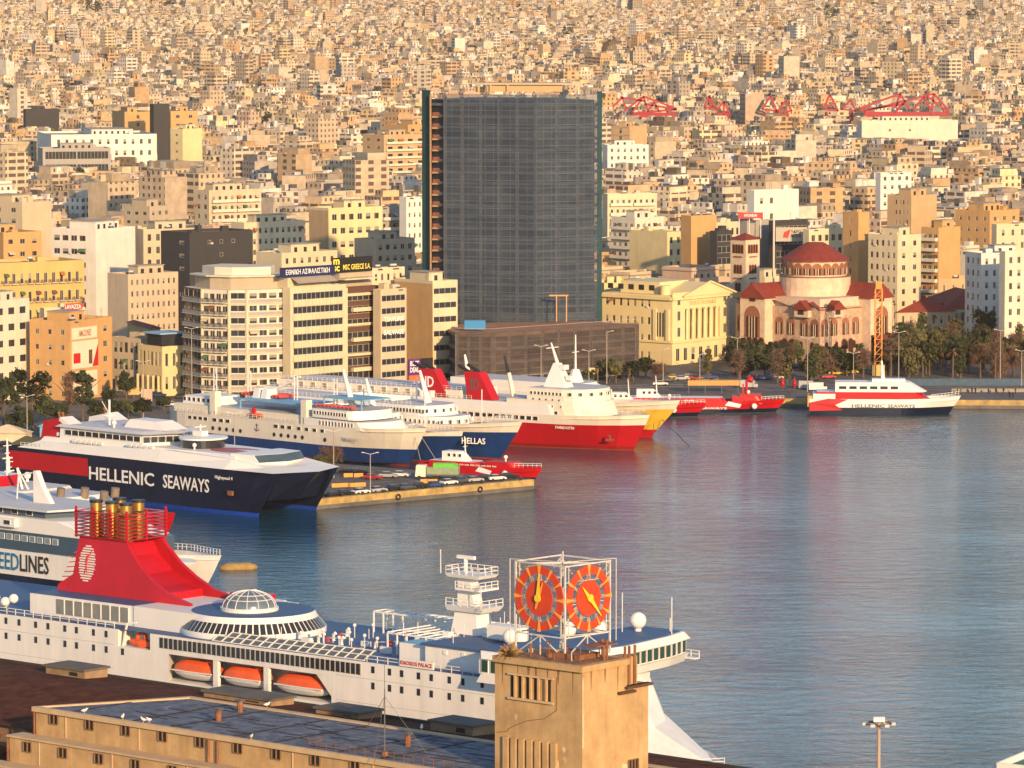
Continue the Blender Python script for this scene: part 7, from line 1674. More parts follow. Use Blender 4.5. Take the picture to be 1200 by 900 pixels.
    for k, (xx, ln, wd) in enumerate(((1.5, 2.2, .3), (4.1, 1.4, .4), (6.6, 3.0, .25))):
        q = MB(); q.add([(xx, -.013, H_ - .52), (xx + wd, -.013, H_ - .52), (xx + wd * .6, -.013, H_ - .6 - ln), (xx + wd * .3, -.013, H_ - .8 - ln)], [(0, 3, 2, 1)]); q.build('rust_stain', st, root)
    for k in range(9):      # patched render
        q = MB(); yy, zz, s_ = rng.uniform(1, 11), rng.uniform(14, 30), rng.uniform(.3, .9); q.add([(-.012, yy + s_ * rng.uniform(.6, 1.2) * math.cos(a), zz + s_ * rng.uniform(.6, 1.6) * math.sin(a)) for a in (0, .9, 1.7, 2.6, 3.5, 4.4, 5.4)], [tuple(range(7))]); q.build('render_patch', pp if k % 2 else SILOT, root)
    for k in range(10):
        x, y = rng.uniform(1, 7.5), rng.uniform(1, 12); q = MB(); h_ = rng.uniform(.6, 2.6)
        q.bar((x, y, H_ + .3), (x, y, H_ + .3 + h_), .1)
        if k % 2: q.lathe([(.01, 0), (.45, .18)], (x, y, H_ + .3 + h_), 12); q.box(x - .3, x + .3, y - .2, y + .2, H_ + .3, H_ + .8)
        q.build('roof_antenna', [STEELW, RUST][k % 3 == 0], root)
    # plants growing on the tower
    def sprout(label, loc, n, ln, cm):
        r_ = random.Random(n); q = MB()
        for i in range(n):
            a = r_.uniform(0, 6.28); e = r_.uniform(-.2, 1.2); l = ln * r_.uniform(.6, 1)
            d = Vector((math.cos(a) * math.cos(e), math.sin(a) * math.cos(e), math.sin(e))); s = d.cross(Vector((0, 0, 1))).normalized() * .09
            q.add([-s, s, d * l * .7 + s * .8, d * l + Vector((0, 0, -.2 * l)), d * l * .7 - s * .8], [(0, 1, 2, 3, 4)])
        tag(q.build('wall_plant', cm, None, loc), label, 'plant')
    base = T0 + Vector((0, 0, 0)); ld = Vector((-math.sin(R(49.2)), math.cos(R(49.2)), 0)); rd = Vector((math.cos(R(49.2)), math.sin(R(49.2)), 0))
    sprout('spiky dry plant on the left rim of the clock tower roof', T0 + ld * 12.2 + rd * .5 + Vector((0, 0, H_ + .5)), 70, 2.0, mat('dry_plant', (.32, .2, .08), .8, .3, 1))
    sprout('dead grey-brown shrub growing from the right face of silo tower', T0 + rd * 3.3 - ld * .2 + Vector((0, 0, H_ - 14.2)), 80, 2.0, mat('dead_shrub', (.28, .19, .11), .9, .4, 1))
clock_tower()

def clocks():
    H_ = 36.5; C = AT(662, 775, 557.0)
    root = thing('roof_clock', 'two big red and yellow clock faces on a white lattice frame above silo tower', 'clock', (C.x, C.y, H_ - .2), R(47))
    S = 8.2; z0, z1 = 2.9, 11.2
    fr = STEELW
    def bar(a, b, t=.13, nm='frame_bar'):
        q = MB(); q.bar(a, b, t); q.build(nm, fr, root)
    cs = [(0, 0), (S, 0), (S, S), (0, S)]
    for (x, y) in cs: bar((x, y, 0), (x, y, z1 + .3), .2)
    for k in range(4):
        a, b = cs[k], cs[(k + 1) % 4]
        for z in (z0 - .3, z1 + .2): bar((*a, z), (*b, z), .16)
        if k in (0, 3):
            a2 = (a[0] + (b[0]-a[0])*.5, a[1] + (b[1]-a[1])*.5); bar((*a, 0), (*a2, z0 - .3)); bar((*b, 0), (*a2, z0 - .3)); bar((*a2, 0), (*a2, z0 - .3))
        else: bar((*a, z0), (*b, z1), .1); bar((*b, z0), (*a, z1), .1); bar((a[0], a[1], (z0+z1)/2), (b[0], b[1], (z0+z1)/2), .1)
    for t in (.08, .92):
        bar((S * t, -.01, z0 - .3), (S * t, -.01, z1 + .2), .1); bar((-.01, S * t, z0 - .3), (-.01, S * t, z1 + .2), .1)
    for z in (4.0, 6.6, 9.4):
        for t in (0, .5): bar((0, S * t, z), (S, S * t * 0 + S * t, z), .08)
        bar((S*.5, 0, z), (S*.5, S, z), .08)
    bar((0, 0, z1), (S, S, z1), .1); bar((S, 0, z1), (0, S, z1), .1); bar((S/2, S/2, 0), (S/2, S/2, z1 + 1.4), .14)
    for t in (.2, .35, .5, .65, .8): bar((S * t, -.02, z1 + .2), (S * (1 - t), S, z1 - .6), .07); bar((-.02, S * t, z1 + .2), (S, S * (1 - t), z1 - .4), .07)
    for a_, b_ in (((0, 0, z0), (S, .0, z0 - .3)), ((0, S, z1 - 1), (S * .5, S * .5, z0)), ((S, 0, z1 - 1), (S * .5, S * .5, z0)), ((0, 0, z1 - 1.5), (S * .5, S * .5, z1)), ((S, S, z0), (0, 0, z0 + 3))): bar(a_, b_, .08)
    # outer thin cage
    for (x, y) in ((-.5, S + .5), (S + .6, -.5)): bar((x, y, 1.5), (x, y, z1 + .5), .09)
    bar((-.5, S + .5, z1 + .5), (0, 0, z1 + .8), .08); bar((S + .6, -.5, z1 + .5), (0, 0, z1 + .8), .08)
    rd_ = mat('clock_red', (.62, .06, .02), .5, .12, .8); yl = mat('clock_yellow', (.80, .36, .07), .5, .1, .8); yh = mat('clock_hand_yellow', (.85, .58, .04), .45, .05); ir = mat('numeral_iron', (.45, .33, .25), .6, .3, 1)
    cz = (z0 + z1) / 2 + .15; Ro, Ri, Rc = 4.0, 3.0, 2.2
    for face in (0, 1):
        f = thing('clock_face', None, None, (S/2, -.22, cz) if face == 0 else (-.22, S/2, cz), 0 if face == 0 else -math.pi / 2); f.parent = root
        n = 64; q = MB()
        for d0, d1 in ((0, .12),):
            for i in range(n):
                a, b = 2*math.pi*i/n, 2*math.pi*(i+1)/n
                P = lambda r, t, y: (r*math.sin(t), y, r*math.cos(t))
                q.quad(P(Ri, a, 0), P(Ri, b, 0), P(Ro, b, 0), P(Ro, a, 0)); q.quad(P(Ro, a, .12), P(Ro, b, .12), P(Ri, b, .12), P(Ri, a, .12)); q.quad(P(Ro, a, 0), P(Ro, b, 0), P(Ro, b, .12), P(Ro, a, .12)); q.quad(P(Ri, b, 0), P(Ri, a, 0), P(Ri, a, .12), P(Ri, b, .12))
        q.build('outer_ring', rd_, f)
        q = MB(); q.lathe([(.001, 0), (Rc, 0), (Rc, .12), (.001, .12)], (0, 0, 0), 48); q.v = [(x, .12 - z, y) for x, y, z in q.v]; q.build('centre_disc', rd_, f)
        for i in range(12):
            t = 2 * math.pi * i / 12; big = i % 3 == 0
            q = MB(); r0, r1 = (2.7 if big else 2.8), Ro + .12; w0, w1 = .05, (.27 if big else .19)
            ux, uz = math.sin(t), math.cos(t); vx, vz = math.cos(t), -math.sin(t)
            pts = [(r0, -w0), (r0, w0), (r1, w1), (r1, -w1)]
            q.add([(ux*r + vx*s, -.08, uz*r + vz*s) for r, s in pts] + [(ux*r + vx*s, -.003, uz*r + vz*s) for r, s in pts], [(0,1,2,3), (0,4,5,1), (1,5,6,2), (2,6,7,3), (3,7,4,0)]); q.build('hour_marker', yl, f)
            num = ['XII', 'I', 'II', 'III', 'IIII', 'V', 'VI', 'VII', 'VIII', 'IX', 'X', 'XI'][i]
            q = MB(); rr0, rr1 = Rc + .12, Ri - .1; wch = {'I': .17, 'V': .40, 'X': .42}; tot = sum(wch[c] for c in num); p = -tot / 2
            def seg(s0, r0_, s1, r1_): q.bar((ux*r0_ + vx*s0, .05, uz*r0_ + vz*s0), (ux*r1_ + vx*s1, .05, uz*r1_ + vz*s1), .09, .11)
            for c in num:
                w_ = wch[c]
                if c == 'I': seg(p + w_/2, rr0, p + w_/2, rr1)
                if c == 'V': seg(p, rr1, p + w_/2, rr0); seg(p + w_/2, rr0, p + w_, rr1)
                if c == 'X': seg(p, rr0, p + w_ - .05, rr1); seg(p, rr1, p + w_ - .05, rr0)
                p += w_
            q.build('numeral', ir, f)
        def hand(t, ln, tail, w_, y, m_):
            ux, uz = math.sin(t), math.cos(t); vx, vz = uz, -ux; q = MB(); pts = [(-tail, -w_*.5), (-tail, w_*.5), (0, w_), (ln, .05), (ln, -.05), (0, -w_)]
            k = 6; q.add([(ux*r + vx*s, y, uz*r + vz*s) for r, s in pts] + [(ux*r + vx*s, y + .07, uz*r + vz*s) for r, s in pts], [tuple(range(k))] + [(i, i + k, (i+1) % k + k, (i+1) % k) for i in range(k)]); q.build('hand', m_, f)
        if face == 1: hand(R(4), 3.0, 0, .30, -.30, yh); hand(R(20), 2.1, 1.4, .22, -.20, yl)
        else: hand(R(140), 3.1, .4, .32, -.30, yh); hand(R(318), 2.0, .4, .28, -.20, yh)
        q = MB(); q.lathe([(.001, 0), (.48, 0), (.48, .2), (.001, .2)], (0, 0, 0), 20); q.v = [(x, -.32 + z * .9 - .05, y) for x, y, z in q.v]; q.build('hub', yh, f)
clocks()

# light mast, lower right
def light_mast():
    C = G(1030, 852, 20); 
    root = thing('floodlight_mast', 'tall harbour floodlight mast with a ring of lamps over the water', 'lamp post', (C.x, C.y, 0))
    z = 20.6
    q = MB(); q.tube([(0, 0, -1), (0, 0, z)], .30, 10, .22); q.build('pole', mat('galvanised_pole', (.42, .33, .26), .5, .15), root)
    q = MB(); q.tube([(1.7 * math.cos(R(a)), 1.7 * math.sin(R(a)), z - .1) for a in range(0, 361, 20)], .09, 6)
    for a in range(0, 360, 60): q.bar((0, 0, z - .5), (1.7 * math.cos(R(a)), 1.7 * math.sin(R(a)), z - .1), .08)
    q.build('lamp_ring', RUST, root)
    for a in range(0, 360, 60):
        x, y = 1.9 * math.cos(R(a)), 1.9 * math.sin(R(a)); q = MB(); q.box(x - .3, x + .3, y - .2, y + .2, z - .35, z); q.build('floodlight', mat('lamp_housing_pale', (.6, .55, .48), .4, .1), root)
    q = MB(); q.box(-.75, .75, -.45, .45, z + .15, z + .75); q.build('control_box', WHITE, root)
light_mast()
# green and white boat bow corner, bottom right
def corner_boat():
    C = G(1172, 897, 9)
    root = thing('moored_boat', 'green deck with white bulwark poking in at the bottom right corner', 'boat', (C.x, C.y, 0), R(29))
    q = MB(); q.prism([(0, 0), (6, -9), (40, -9), (40, 9), (10, 6)], -1, 8.6, [(-.6, 0), (5, -9.6), (40, -9.6), (40, 9.6), (9, 6.4)]); q.build('hull', WHITE, root)
    q = MB()
    for a, b in (((-.5, 0), (5, -9.5)), ((-.5, 0), (9, 6.3)), ((9, 6.3), (40, 9.5))): q.bar((*a, 9.0), (*b, 9.0), .35, .9)
    q.build('bulwark', WHITE, root)
    q = MB(); q.add([(.2, 0, 8.65), (5.2, -9, 8.65), (40, -9, 8.65), (40, 9, 8.65), (9.5, 5.8, 8.65)], [(0, 1, 2, 3, 4)]); q.build('deck', mat('green_deck', (.03, .17, .12), .6, .15), root)
corner_boat()
# ------------------------------------------------------------------ trees
def leafm(name, c): return mat(name, c, .9, .35, .5)
LEAF = {'dark': leafm('dark_foliage', (.035, .045, .02)), 'green': leafm('green_foliage', (.07, .085, .03)), 'olive': leafm('olive_foliage', (.12, .11, .045)), 'bare': leafm('bare_twigs', (.17, .10, .07)), 'rust': leafm('dry_palm_skirt', (.30, .14, .06))}
BARK = mat('tree_bark', (.13, .09, .06), .9, .3, 1)
def crown_mesh(seed, h, r, kind, shape='round', n=900):
    rg = random.Random(seed); m = MB(); k = 7 if shape == 'round' else 5
    clumps = []
    for i in range(k * 3):
        a = rg.uniform(0, 6.28); t = rg.random()
        if shape == 'round': rr = r * .75 * math.sqrt(rg.random()); z = h * (.45 + .5 * t); cr = r * rg.uniform(.22, .42)
        elif shape == 'column': rr = r * .4 * rg.random(); z = h * (.2 + .75 * t); cr = r * rg.uniform(.35, .6)
        else: rr = r * .8 * math.sqrt(rg.random()) * (1.1 - t); z = h * (.25 + .72 * t); cr = r * rg.uniform(.2, .38)
        clumps.append((rr * math.cos(a), rr * math.sin(a), z, cr))
    for i in range(n):
        cx, cy, cz, cr = rg.choice(clumps)
        while True:
            d = Vector((rg.uniform(-1, 1), rg.uniform(-1, 1), rg.uniform(-1, 1)))
            if .2 < d.length < 1: break
        p = Vector((cx, cy, cz)) + Vector((d.x * cr, d.y * cr, d.z * cr * .85)); s = rg.uniform(.45, 1.0) * (r / 3.5) ** .6 if kind != 'bare' else rg.uniform(.6, 1.5)
        a = Vector((rg.uniform(-1, 1), rg.uniform(-1, 1), rg.uniform(-1, 1))).normalized(); b = a.orthogonal().normalized()
        if kind == 'bare': m.add([p, p + b * .16, p + a * s * 1.3], [(0, 1, 2)])
        else: m.add([p - a * s * .5, p + b * s * .5, p + a * s * .6, p - b * s * .45], [(0, 1, 2, 3)])
    return m.mesh('crown', LEAF[kind])
def trunk_mesh(seed, h, r):
    rg = random.Random(seed); m = MB(); m.tube([(0, 0, -.2), (.1, 0, h * .4), (0, .15, h * .75)], [r, r * .7, r * .25], 7)
    for i in range(6):
        a = rg.uniform(0, 6.28); z = h * rg.uniform(.3, .6); l = h * rg.uniform(.22, .36)
        m.tube([(0, 0, z), (l * .5 * math.cos(a), l * .5 * math.sin(a), z + l * .6), (l * math.cos(a), l * math.sin(a), z + l)], [r * .45, r * .3, .03], 5)
    return m.mesh('trunk', BARK)
TREES = {}
def tree(u, v, kind, shape, h, r, label, Y=None, name='tree'):
    key = (kind, shape, round(h / 2), rnd.randint(0, 1))
    if key not in TREES: TREES[key] = (crown_mesh(len(TREES), h, r, kind, shape, 1000 if shape != 'column' else 800), trunk_mesh(len(TREES), h, .22 + h * .012), h, r)
    cm, tm, h0, r0 = TREES[key]
    p = G(u, v, 2.0); s = h / h0; q = r / r0
    t = thing(name, label, 'tree', p, rnd.uniform(0, 6.28), 'trees along the waterfront')
    place('trunk', tm, t, scale=(s, s, s)); place('crown', cm, t, scale=(q, q, s))
PALMM = []
def palm(u, v, h, label, dry=False):
    if len(PALMM) < 2:
        rg = random.Random(5 + len(PALMM)); m = MB()
        for i in range(26):
            a = rg.uniform(0, 6.28); e = rg.uniform(-.5, 1.2); d = Vector((math.cos(a) * math.cos(e), math.sin(a) * math.cos(e), math.sin(e))); s = d.cross(Vector((0, 0, 1))).normalized(); L = rg.uniform(1.6, 2.4); p0 = Vector((0, 0, 0))
            for k in range(4):
                f = (k + 1) / 4; p1 = d * L * f + Vector((0, 0, -1.1 * f * f)); wd = .28 * (1 - f * .6); m.add([p0 - s * wd, p0 + s * wd, p1 + s * wd * .8, p1 - s * wd * .8], [(0, 1, 2, 3)]); p0 = p1
        PALMM.append(m.mesh('crown', LEAF['green' if len(PALMM) == 0 else 'rust']))
    t = thing('palm_tree', label, 'palm tree', G(u, v, 2.0), rnd.uniform(0, 6), 'palm trees along the waterfront')
    m = MB(); m.tube([(0, 0, 0), (.1, 0, h * .5), (0, .1, h)], [.32, .24, .26], 8); m.build('trunk', BARK, t); place('crown', PALMM[0] if not dry else PALMM[-1], t, (0, 0, h))
    if not dry: m = MB(); m.tube([(0, 0, h - 1.3), (0, 0, h)], [.25, .6], 8); m.build('dry_skirt', LEAF['rust'], t)
KW = {'dark': 'dark evergreen', 'green': 'mid-green', 'olive': 'olive-toned', 'bare': 'bare brown'}
SW_ = {'round': 'round', 'column': 'column-shaped', 'cone': 'conical'}
_tl = {}
def T(u, v, kind, shape, h, r, where):
    lab = f"{'tall ' if h > 10 else 'low ' if h < 5 else ''}{KW[kind]} {SW_[shape]} tree {where}"
    _tl[lab] = _tl.get(lab, 0) + 1
    if _tl[lab] > 1: lab = lab.replace('-toned', '') + f", {round(u / 12)}% across"
    tree(u, v, kind, shape, h, r, lab)
for u, v, k, s, h, r in ((4, 512, 'dark', 'round', 15, 5), (38, 506, 'dark', 'round', 16, 5.5), (66, 512, 'dark', 'round', 9, 3.5), (80, 502, 'bare', 'cone', 14, 3.4), (97, 500, 'dark', 'round', 14.5, 4), (22, 514, 'dark', 'round', 8, 4), (56, 500, 'green', 'round', 8, 3.5), (113, 500, 'dark', 'round', 6.5, 3)):
    T(u, v, k, s, h, r, 'left of the navy catamaran on the quay road')
for u, v, k, s, h, r in ((136, 492, 'dark', 'round', 5, 3), (150, 490, 'green', 'round', 4.5, 3), (166, 490, 'dark', 'round', 5, 3), (148, 470, 'dark', 'round', 8, 3), (192, 482, 'dark', 'round', 4, 2.4), (128, 478, 'dark', 'round', 5, 2.5)):
    T(u, v, k, s, h, r, 'below the yellow corner house')
for u, v, k, s, h, r in ((388, 548, 'bare', 'round', 4.6, 3.2), (381, 552, 'olive', 'round', 3.4, 2.6)): T(u, v, k, s, h, r, 'at the root of the pier by the parked cars')
for u, v, k, s, h, r in ((714, 447, 'green', 'round', 6.5, 3), (722, 449, 'olive', 'round', 6, 2.6), (742, 446, 'dark', 'round', 5.5, 3), (757, 444, 'dark', 'round', 6, 3), (771, 446, 'bare', 'round', 5, 2.4), (654, 449, 'dark', 'round', 6, 2.4), (690, 450, 'green', 'round', 4, 2)):
    T(u, v, k, s, h, r, 'in front of the bank and podium')
for u, v, k, s, h, r in ((830, 447, 'olive', 'cone', 9, 2.6), (866, 446, 'bare', 'column', 10, 3.2), (869, 432, 'green', 'round', 9, 3.4), (880, 428, 'dark', 'round', 7, 3), (897, 430, 'dark', 'round', 7, 3), (862, 420, 'dark', 'round', 5, 2.6), (911, 450, 'bare', 'column', 10, 3.2), (922, 449, 'olive', 'column', 9.5, 3), (906, 428, 'dark', 'round', 7, 3), (958, 445, 'olive', 'column', 11, 2.8), (951, 447, 'dark', 'column', 9, 2.4), (968, 430, 'dark', 'round', 6, 2.8), (985, 424, 'dark', 'round', 7, 3), (975, 440, 'bare', 'round', 5, 2.2), (1008, 426, 'green', 'round', 6, 2.6), (996, 440, 'dark', 'round', 4.5, 3)):
    T(u, v, k, s, h, r, 'on the square before the church')
rr = random.Random(21)
for i in range(17):
    T(858 + i * 9.6, rr.uniform(431, 444), rr.choice(['dark', 'green', 'bare', 'dark', 'olive']), rr.choice(['round', 'column', 'round']), rr.uniform(6, 8.5), rr.uniform(2.4, 3.2), 'in the row hiding the church steps')
for i in range(84):
    u = rr.uniform(1036, 1215); v = rr.uniform(418, 444) if i > 14 else rr.uniform(398, 416)
    if i % 5 == 4: palm(u, v + 2, rr.uniform(5.5, 8.5), f"palm tree with drooping fronds in the park, {round(u / 12)}% across {round(v / 9)}% down", rr.random() < .25)
    else:
        k = rr.choice(['bare', 'bare', 'dark', 'green', 'olive', 'dark']); s = rr.choice(['round', 'round', 'cone', 'column']); h = rr.uniform(7, 13) if v > 416 else rr.uniform(9, 14)
        T(u, v, k, s, h, rr.uniform(2.6, 4.2), f'in the park right of the church, {round(v / 9)}% down')
for i in range(9): T(1142 + i * 8, 402 + (i % 3) * 4, 'dark', 'round', 11 + i % 3 * 2, 4, 'below the shaded block')
palm(700, 452, 5, 'small palm by the podium street, left of the bank'); palm(737, 450, 4.5, 'small palm in front of the left corner of bank'); palm(484 + 560, 444, 8, 'tall palm with bare trunk left of the orange crane mast')
rr = random.Random(8)
for i, (u, v, w_) in enumerate(((14, 118, 16), (6, 130, 12), (110, 17, 26), (305, 150, 26), (170, 108, 8), (186, 104, 7), (225, 108, 7), (292, 143, 10), (400, 64, 9), (665, 45, 14), (500, 48, 5), (790, 82, 9), (742, 96, 12), (175, 3, 8), (1185, 105, 10), (95, 222, 20), (78, 222, 12), (870, 10, 20), (1080, 200, 7), (570, 320, 1), (45, 104, 8), (1140, 25, 18), (975, 24, 22), (435, 2, 30), (290, 6, 16), (200, 8, 18))):
    if w_ < 2: continue
    # hillside clumps of dark trees, each on the terrain under its pixel
    lo, hi = 1500., 8600.
    for _ in range(40):
        y = (lo + hi) / 2; x = UX(u, y, 60); z = float(terr(x, y)); vv = PX(x, y, z + 14)[1]
        if vv > v: lo = y
        else: hi = y
    s = F / y; r = w_ / s / 2
    t = thing('tree', f"dark tree clump on the hillside, {round(u / 12)}% across and {round(v / 9)}% down the photo", 'tree', (x, y, z), 0, 'dark trees among the hillside houses')
    hh = min(28, max(15, 14 + r)); place('trunk', trunk_mesh(i, 12, .4), t); place('crown', crown_mesh(100 + i, hh + 6, r, 'dark', 'round', 600), t, (0, 0, 2))

# ------------------------------------------------------------------ vehicles
TYRE = mat('tyre_rubber', (.02, .02, .02), .8, .1)
CARC = {'white': (.7, .7, .68), 'black': (.015, .015, .018), 'silver': (.38, .38, .39), 'dark grey': (.07, .075, .08), 'red': (.4, .02, .02), 'blue': (.03, .07, .2), 'yellow': (.7, .45, .03)}
_w = MB(); _w.lathe([(.001, -.1), (.31, -.1), (.31, .1), (.001, .1)], (0, 0, 0), 14); _w.v = [(x, z, y) for x, y, z in _w.v]; WHEEL = _w.mesh('wheel', TYRE)
def car_protos(c):
    m = MB(); P = [(-2.15, .35), (-2.2, .75), (-2.0, .95), (-1.1, 1.0), (.9, 1.0), (1.9, .85), (2.2, .65), (2.2, .35)]; n = len(P)
    m.add([(x, -.85, z) for x, z in P] + [(x, .85, z) for x, z in P], [tuple(range(n))[::-1], tuple(range(n, 2 * n))] + [(i, (i + 1) % n, (i + 1) % n + n, i + n) for i in range(n)])
    b = m.mesh('body', mat('car_paint_' + c.replace(' ', '_'), CARC[c], .3, .05))
    m = MB(); m.prism([(-1.7, -.78), (.95, -.78), (.95, .78), (-1.7, .78)], .98, 1.42, [(-1.3, -.62), (.3, -.62), (.3, .62), (-1.3, .62)]); m.mtl(1).box(-1.3, .3, -.62, .62, 1.423, 1.46)
    return b, m.mesh('cabin', [DKGLASS, MATS['car_paint_' + c.replace(' ', '_')]])
CARP = {c: car_protos(c) for c in CARC}
def car(u, v, c, rot, label, z=2.0, van=False):
    p = G(u, v, z); t = thing('parked_car' if not van else 'van', label, 'car' if not van else 'van', p, R(rot), 'parked cars')
    b, k = CARP[c]
    if van:
        m = MB(); m.box(-2.5, 1.6, -.95, .95, .4, 2.4); m.prism([(1.601, -.95), (2.6, -.95), (2.6, .95), (1.601, .95)], .4, 1.3); m.build('body', MATS['car_paint_' + c.replace(' ', '_')], t)
        m = MB(); m.prism([(1.601, -.9), (2.5, -.9), (2.5, .9), (1.601, .9)], 1.301, 2.2, [(1.601, -.85), (1.9, -.85), (1.9, .85), (1.601, .85)]); m.build('cab_glass', DKGLASS, t)
    else: place('body', b, t); place('cabin', k, t)
    for x in (-1.35, 1.4):
        for y in (-.82, .82): place('wheel', WHEEL, t, (x, y, .32))
for u, v, c, rot, lab in ((391, 583, 'black', 40, 'black parked car nearest the navy catamaran on the pier'), (404, 581, 'black', 40, 'second black car from the catamaran on the pier'), (423, 579, 'white', 40, 'white car between black and silver cars on the pier'),
    (443, 577, 'silver', 38, 'silver car just right of the white one on the pier'), (493, 572, 'black', 30, 'black car near the middle of the pier edge'), (526, 568, 'white', 42, 'white car close to the tarpaulin trailer on the pier'), (541, 566, 'dark grey', 35, 'dark grey car touching white one on the pier'),
    (570, 563, 'black', 30, 'black car near the pier tip'), (582, 563, 'white', 25, 'white car last toward the pier tip'), (408, 556, 'black', -20, 'black van-like car in the back row on the pier'), (418, 556, 'dark grey', -20, 'dark grey car in the back row of the pier'), (428, 557, 'black', -25, 'rightmost black car in back row of the pier')):
    car(u, v, c, rot, lab)
for u, v, c, rot, lab in ((455, 560, 'silver', -15, 'silver car alone in the middle of the pier'), (470, 559, 'white', -18, 'white car in the middle of the pier beside the silver one'), (462, 575, 'black', 38, 'black car at the pier edge right of the silver car'), (476, 574, 'dark grey', 36, 'dark grey car at the pier edge left of the lone black'), (437, 562, 'red', -20, 'small red car behind the back row on the pier'), (510, 571, 'blue', 38, 'dark blue car between black and white at the pier edge'), (556, 565, 'silver', 35, 'silver car right of the dark grey one near the pier tip'), (597, 561, 'black', 28, 'black car farthest out on the pier tip')): car(u, v, c, rot, lab)
rr = random.Random(31); cols = list(CARC)
k = 0
for (u0, u1, v0, v1, n, where, rot) in ((168, 236, 462, 486, 13, 'on the street left of the many-sided office', 60), (770, 845, 442, 452, 9, 'on the road in front of the bank', 8), (862, 1010, 430, 446, 17, 'on the square before the church', 12), (560, 700, 452, 458, 8, 'on the quay road under the podium', 5), (0, 60, 520, 534, 4, 'on the quay at the left edge', 30)):
    for i in range(n):
        u = u0 + (u1 - u0) * (i + .5) / n; v = rr.uniform(v0, v1); c = rr.choice(cols)
        car(u, v, c, rot + rr.uniform(-12, 12), f"{c} car {where}, {'first' if i == 0 else f'about {round(u / 12)}% across'}")
car(877, 455, 'silver', 4, 'grey box van parked beside the orange-roofed kiosk', van=True); car(958, 458, 'white', 2, 'white box van behind the stern of the long white craft', van=True); car(946, 456, 'silver', 2, 'pale van left of the white box van on far quay', van=True)
# trailer with green tarpaulin
t = thing('lorry', 'lorry with a green tarpaulin load and cream cab on the pier', 'lorry', G(525, 562, 2), R(-8))
m = MB(); m.box(-5, 3.6, -1.2, 1.2, .9, 1.3); m.build('trailer_bed', DKGREY, t); m = MB(); m.box(-4.9, 2.6, -1.15, 1.15, 1.301, 2.9); m.build('load', mat('pale_green_load', (.25, .32, .2), .8, .2, 1), t)
m = MB(); m.prism([(-3.4, -1.22), (2.7, -1.22), (2.7, 1.22), (-3.4, 1.22)], 2.901, 3.9, [(-3.3, -.9), (1.5, -.9), (1.5, .9), (-3.3, .9)]); m.build('tarpaulin', mat('green_tarpaulin', (.12, .5, .06), .7, .15, 1), t)
m = MB(); m.prism([(-7.6, -1.2), (-5.1, -1.2), (-5.1, 1.2), (-7.6, 1.2)], .7, 3.4, [(-7.3, -1.15), (-5.1, -1.15), (-5.1, 1.15), (-7.3, 1.15)]); m.mtl(1).box(-7.64, -7.5, -1, 1, 1.9, 2.9); m.build('cab', [CREAM, DKGLASS], t)
for x in (-6.6, -3.4, -2.4, 1.6, 2.6):
    for y in (-1.15, 1.15): place('wheel', WHEEL, t, (x, y, .5), 0, (1.5, 1.2, 1.5))
OB = mat('orange_barrier', (.6, .28, .04), .6, .15, 1)
for i, (u, v) in enumerate(((394, 571), (405, 570.5), (414, 570.5), (423, 570), (408, 559), (420, 559), (498, 566), (507, 566))):
    m = MB(); m.prism([(-1.1, -.3), (1.1, -.3), (1.1, .3), (-1.1, .3)], 0, .9, [(-1.1, -.12), (1.1, -.12), (1.1, .12), (-1.1, .12)]); tag(m.build('traffic_barrier', OB, None, G(u, v, 2.0), R(15)), f'orange plastic barrier on the pier, {["first", "second", "third", "fourth"][i]} of the front row' if i < 4 else f'orange plastic barrier on the pier, {["behind", "behind the dark", "beside the black", "between black and white"][i - 4]} cars', 'barrier', 'orange barriers on the pier')

# ------------------------------------------------------------------ lamps, masts, street furniture
def lamp(u, v, h, label, arms=2, z=2.0):
    t = thing('street_lamp', label, 'street lamp', G(u, v, z), 0, 'street lamps on the waterfront')
    m = MB(); m.tube([(0, 0, 0), (0, 0, h)], .16, 8, .09); m.build('pole', mat('lamp_post_paint', (.34, .30, .26), .5, .1), t)
    for s in ((-1, 1) if arms == 2 else (1,)):
        m = MB(); m.bar((0, 0, h - .1), (s * 1.6, 0, h + .3), .09); m.box(s * 1.6 - .35, s * 1.6 + .35, -.16, .16, h + .22, h + .38); m.build('lamp_head', STEELW, t)
for u, v, h, lab in ((32, 520, 12, 'double-armed street lamp among the dark trees at far left'), (275, 545, 12.5, 'double-armed lamp in front of the anchor ferry hull'), (391, 560, 11, 'lamp on the pier by the small bare tree'), (434, 578, 9, 'slim lamp on the pier below the blue hull'), (634, 455, 12, 'tall lamp against the podium, left one'), (711, 450, 15, 'tall lamp against the podium, right one'),
    (640 + 50, 452, 10, 'lamp between the two tall podium lamps'), (946, 468, 17, 'tall pale lamp on the quay below the church'), (1053, 446, 14, 'white-headed lamp right of the orange crane mast'), (1172, 448, 15, 'tall double-headed lamp in the park at right'), (1197, 452, 10, 'lamp at the right edge of quay'), (777, 450, 10, 'thin lamp in front of the bank corner'), (820, 452, 9, 'lamp left of the orange-roofed kiosk'), (864, 440, 11, 'ornate dark lamp between clipped trees'), (168, 490, 15, 'tall dark pole by yellow corner house'), (225, 480, 22, 'very tall pole in front of the many-sided office'), (1000, 446, 8, 'lamp on the square beside the yellow taxi row')):
    lamp(u, v, h, lab, 2 if u not in (711, 777) else 1)
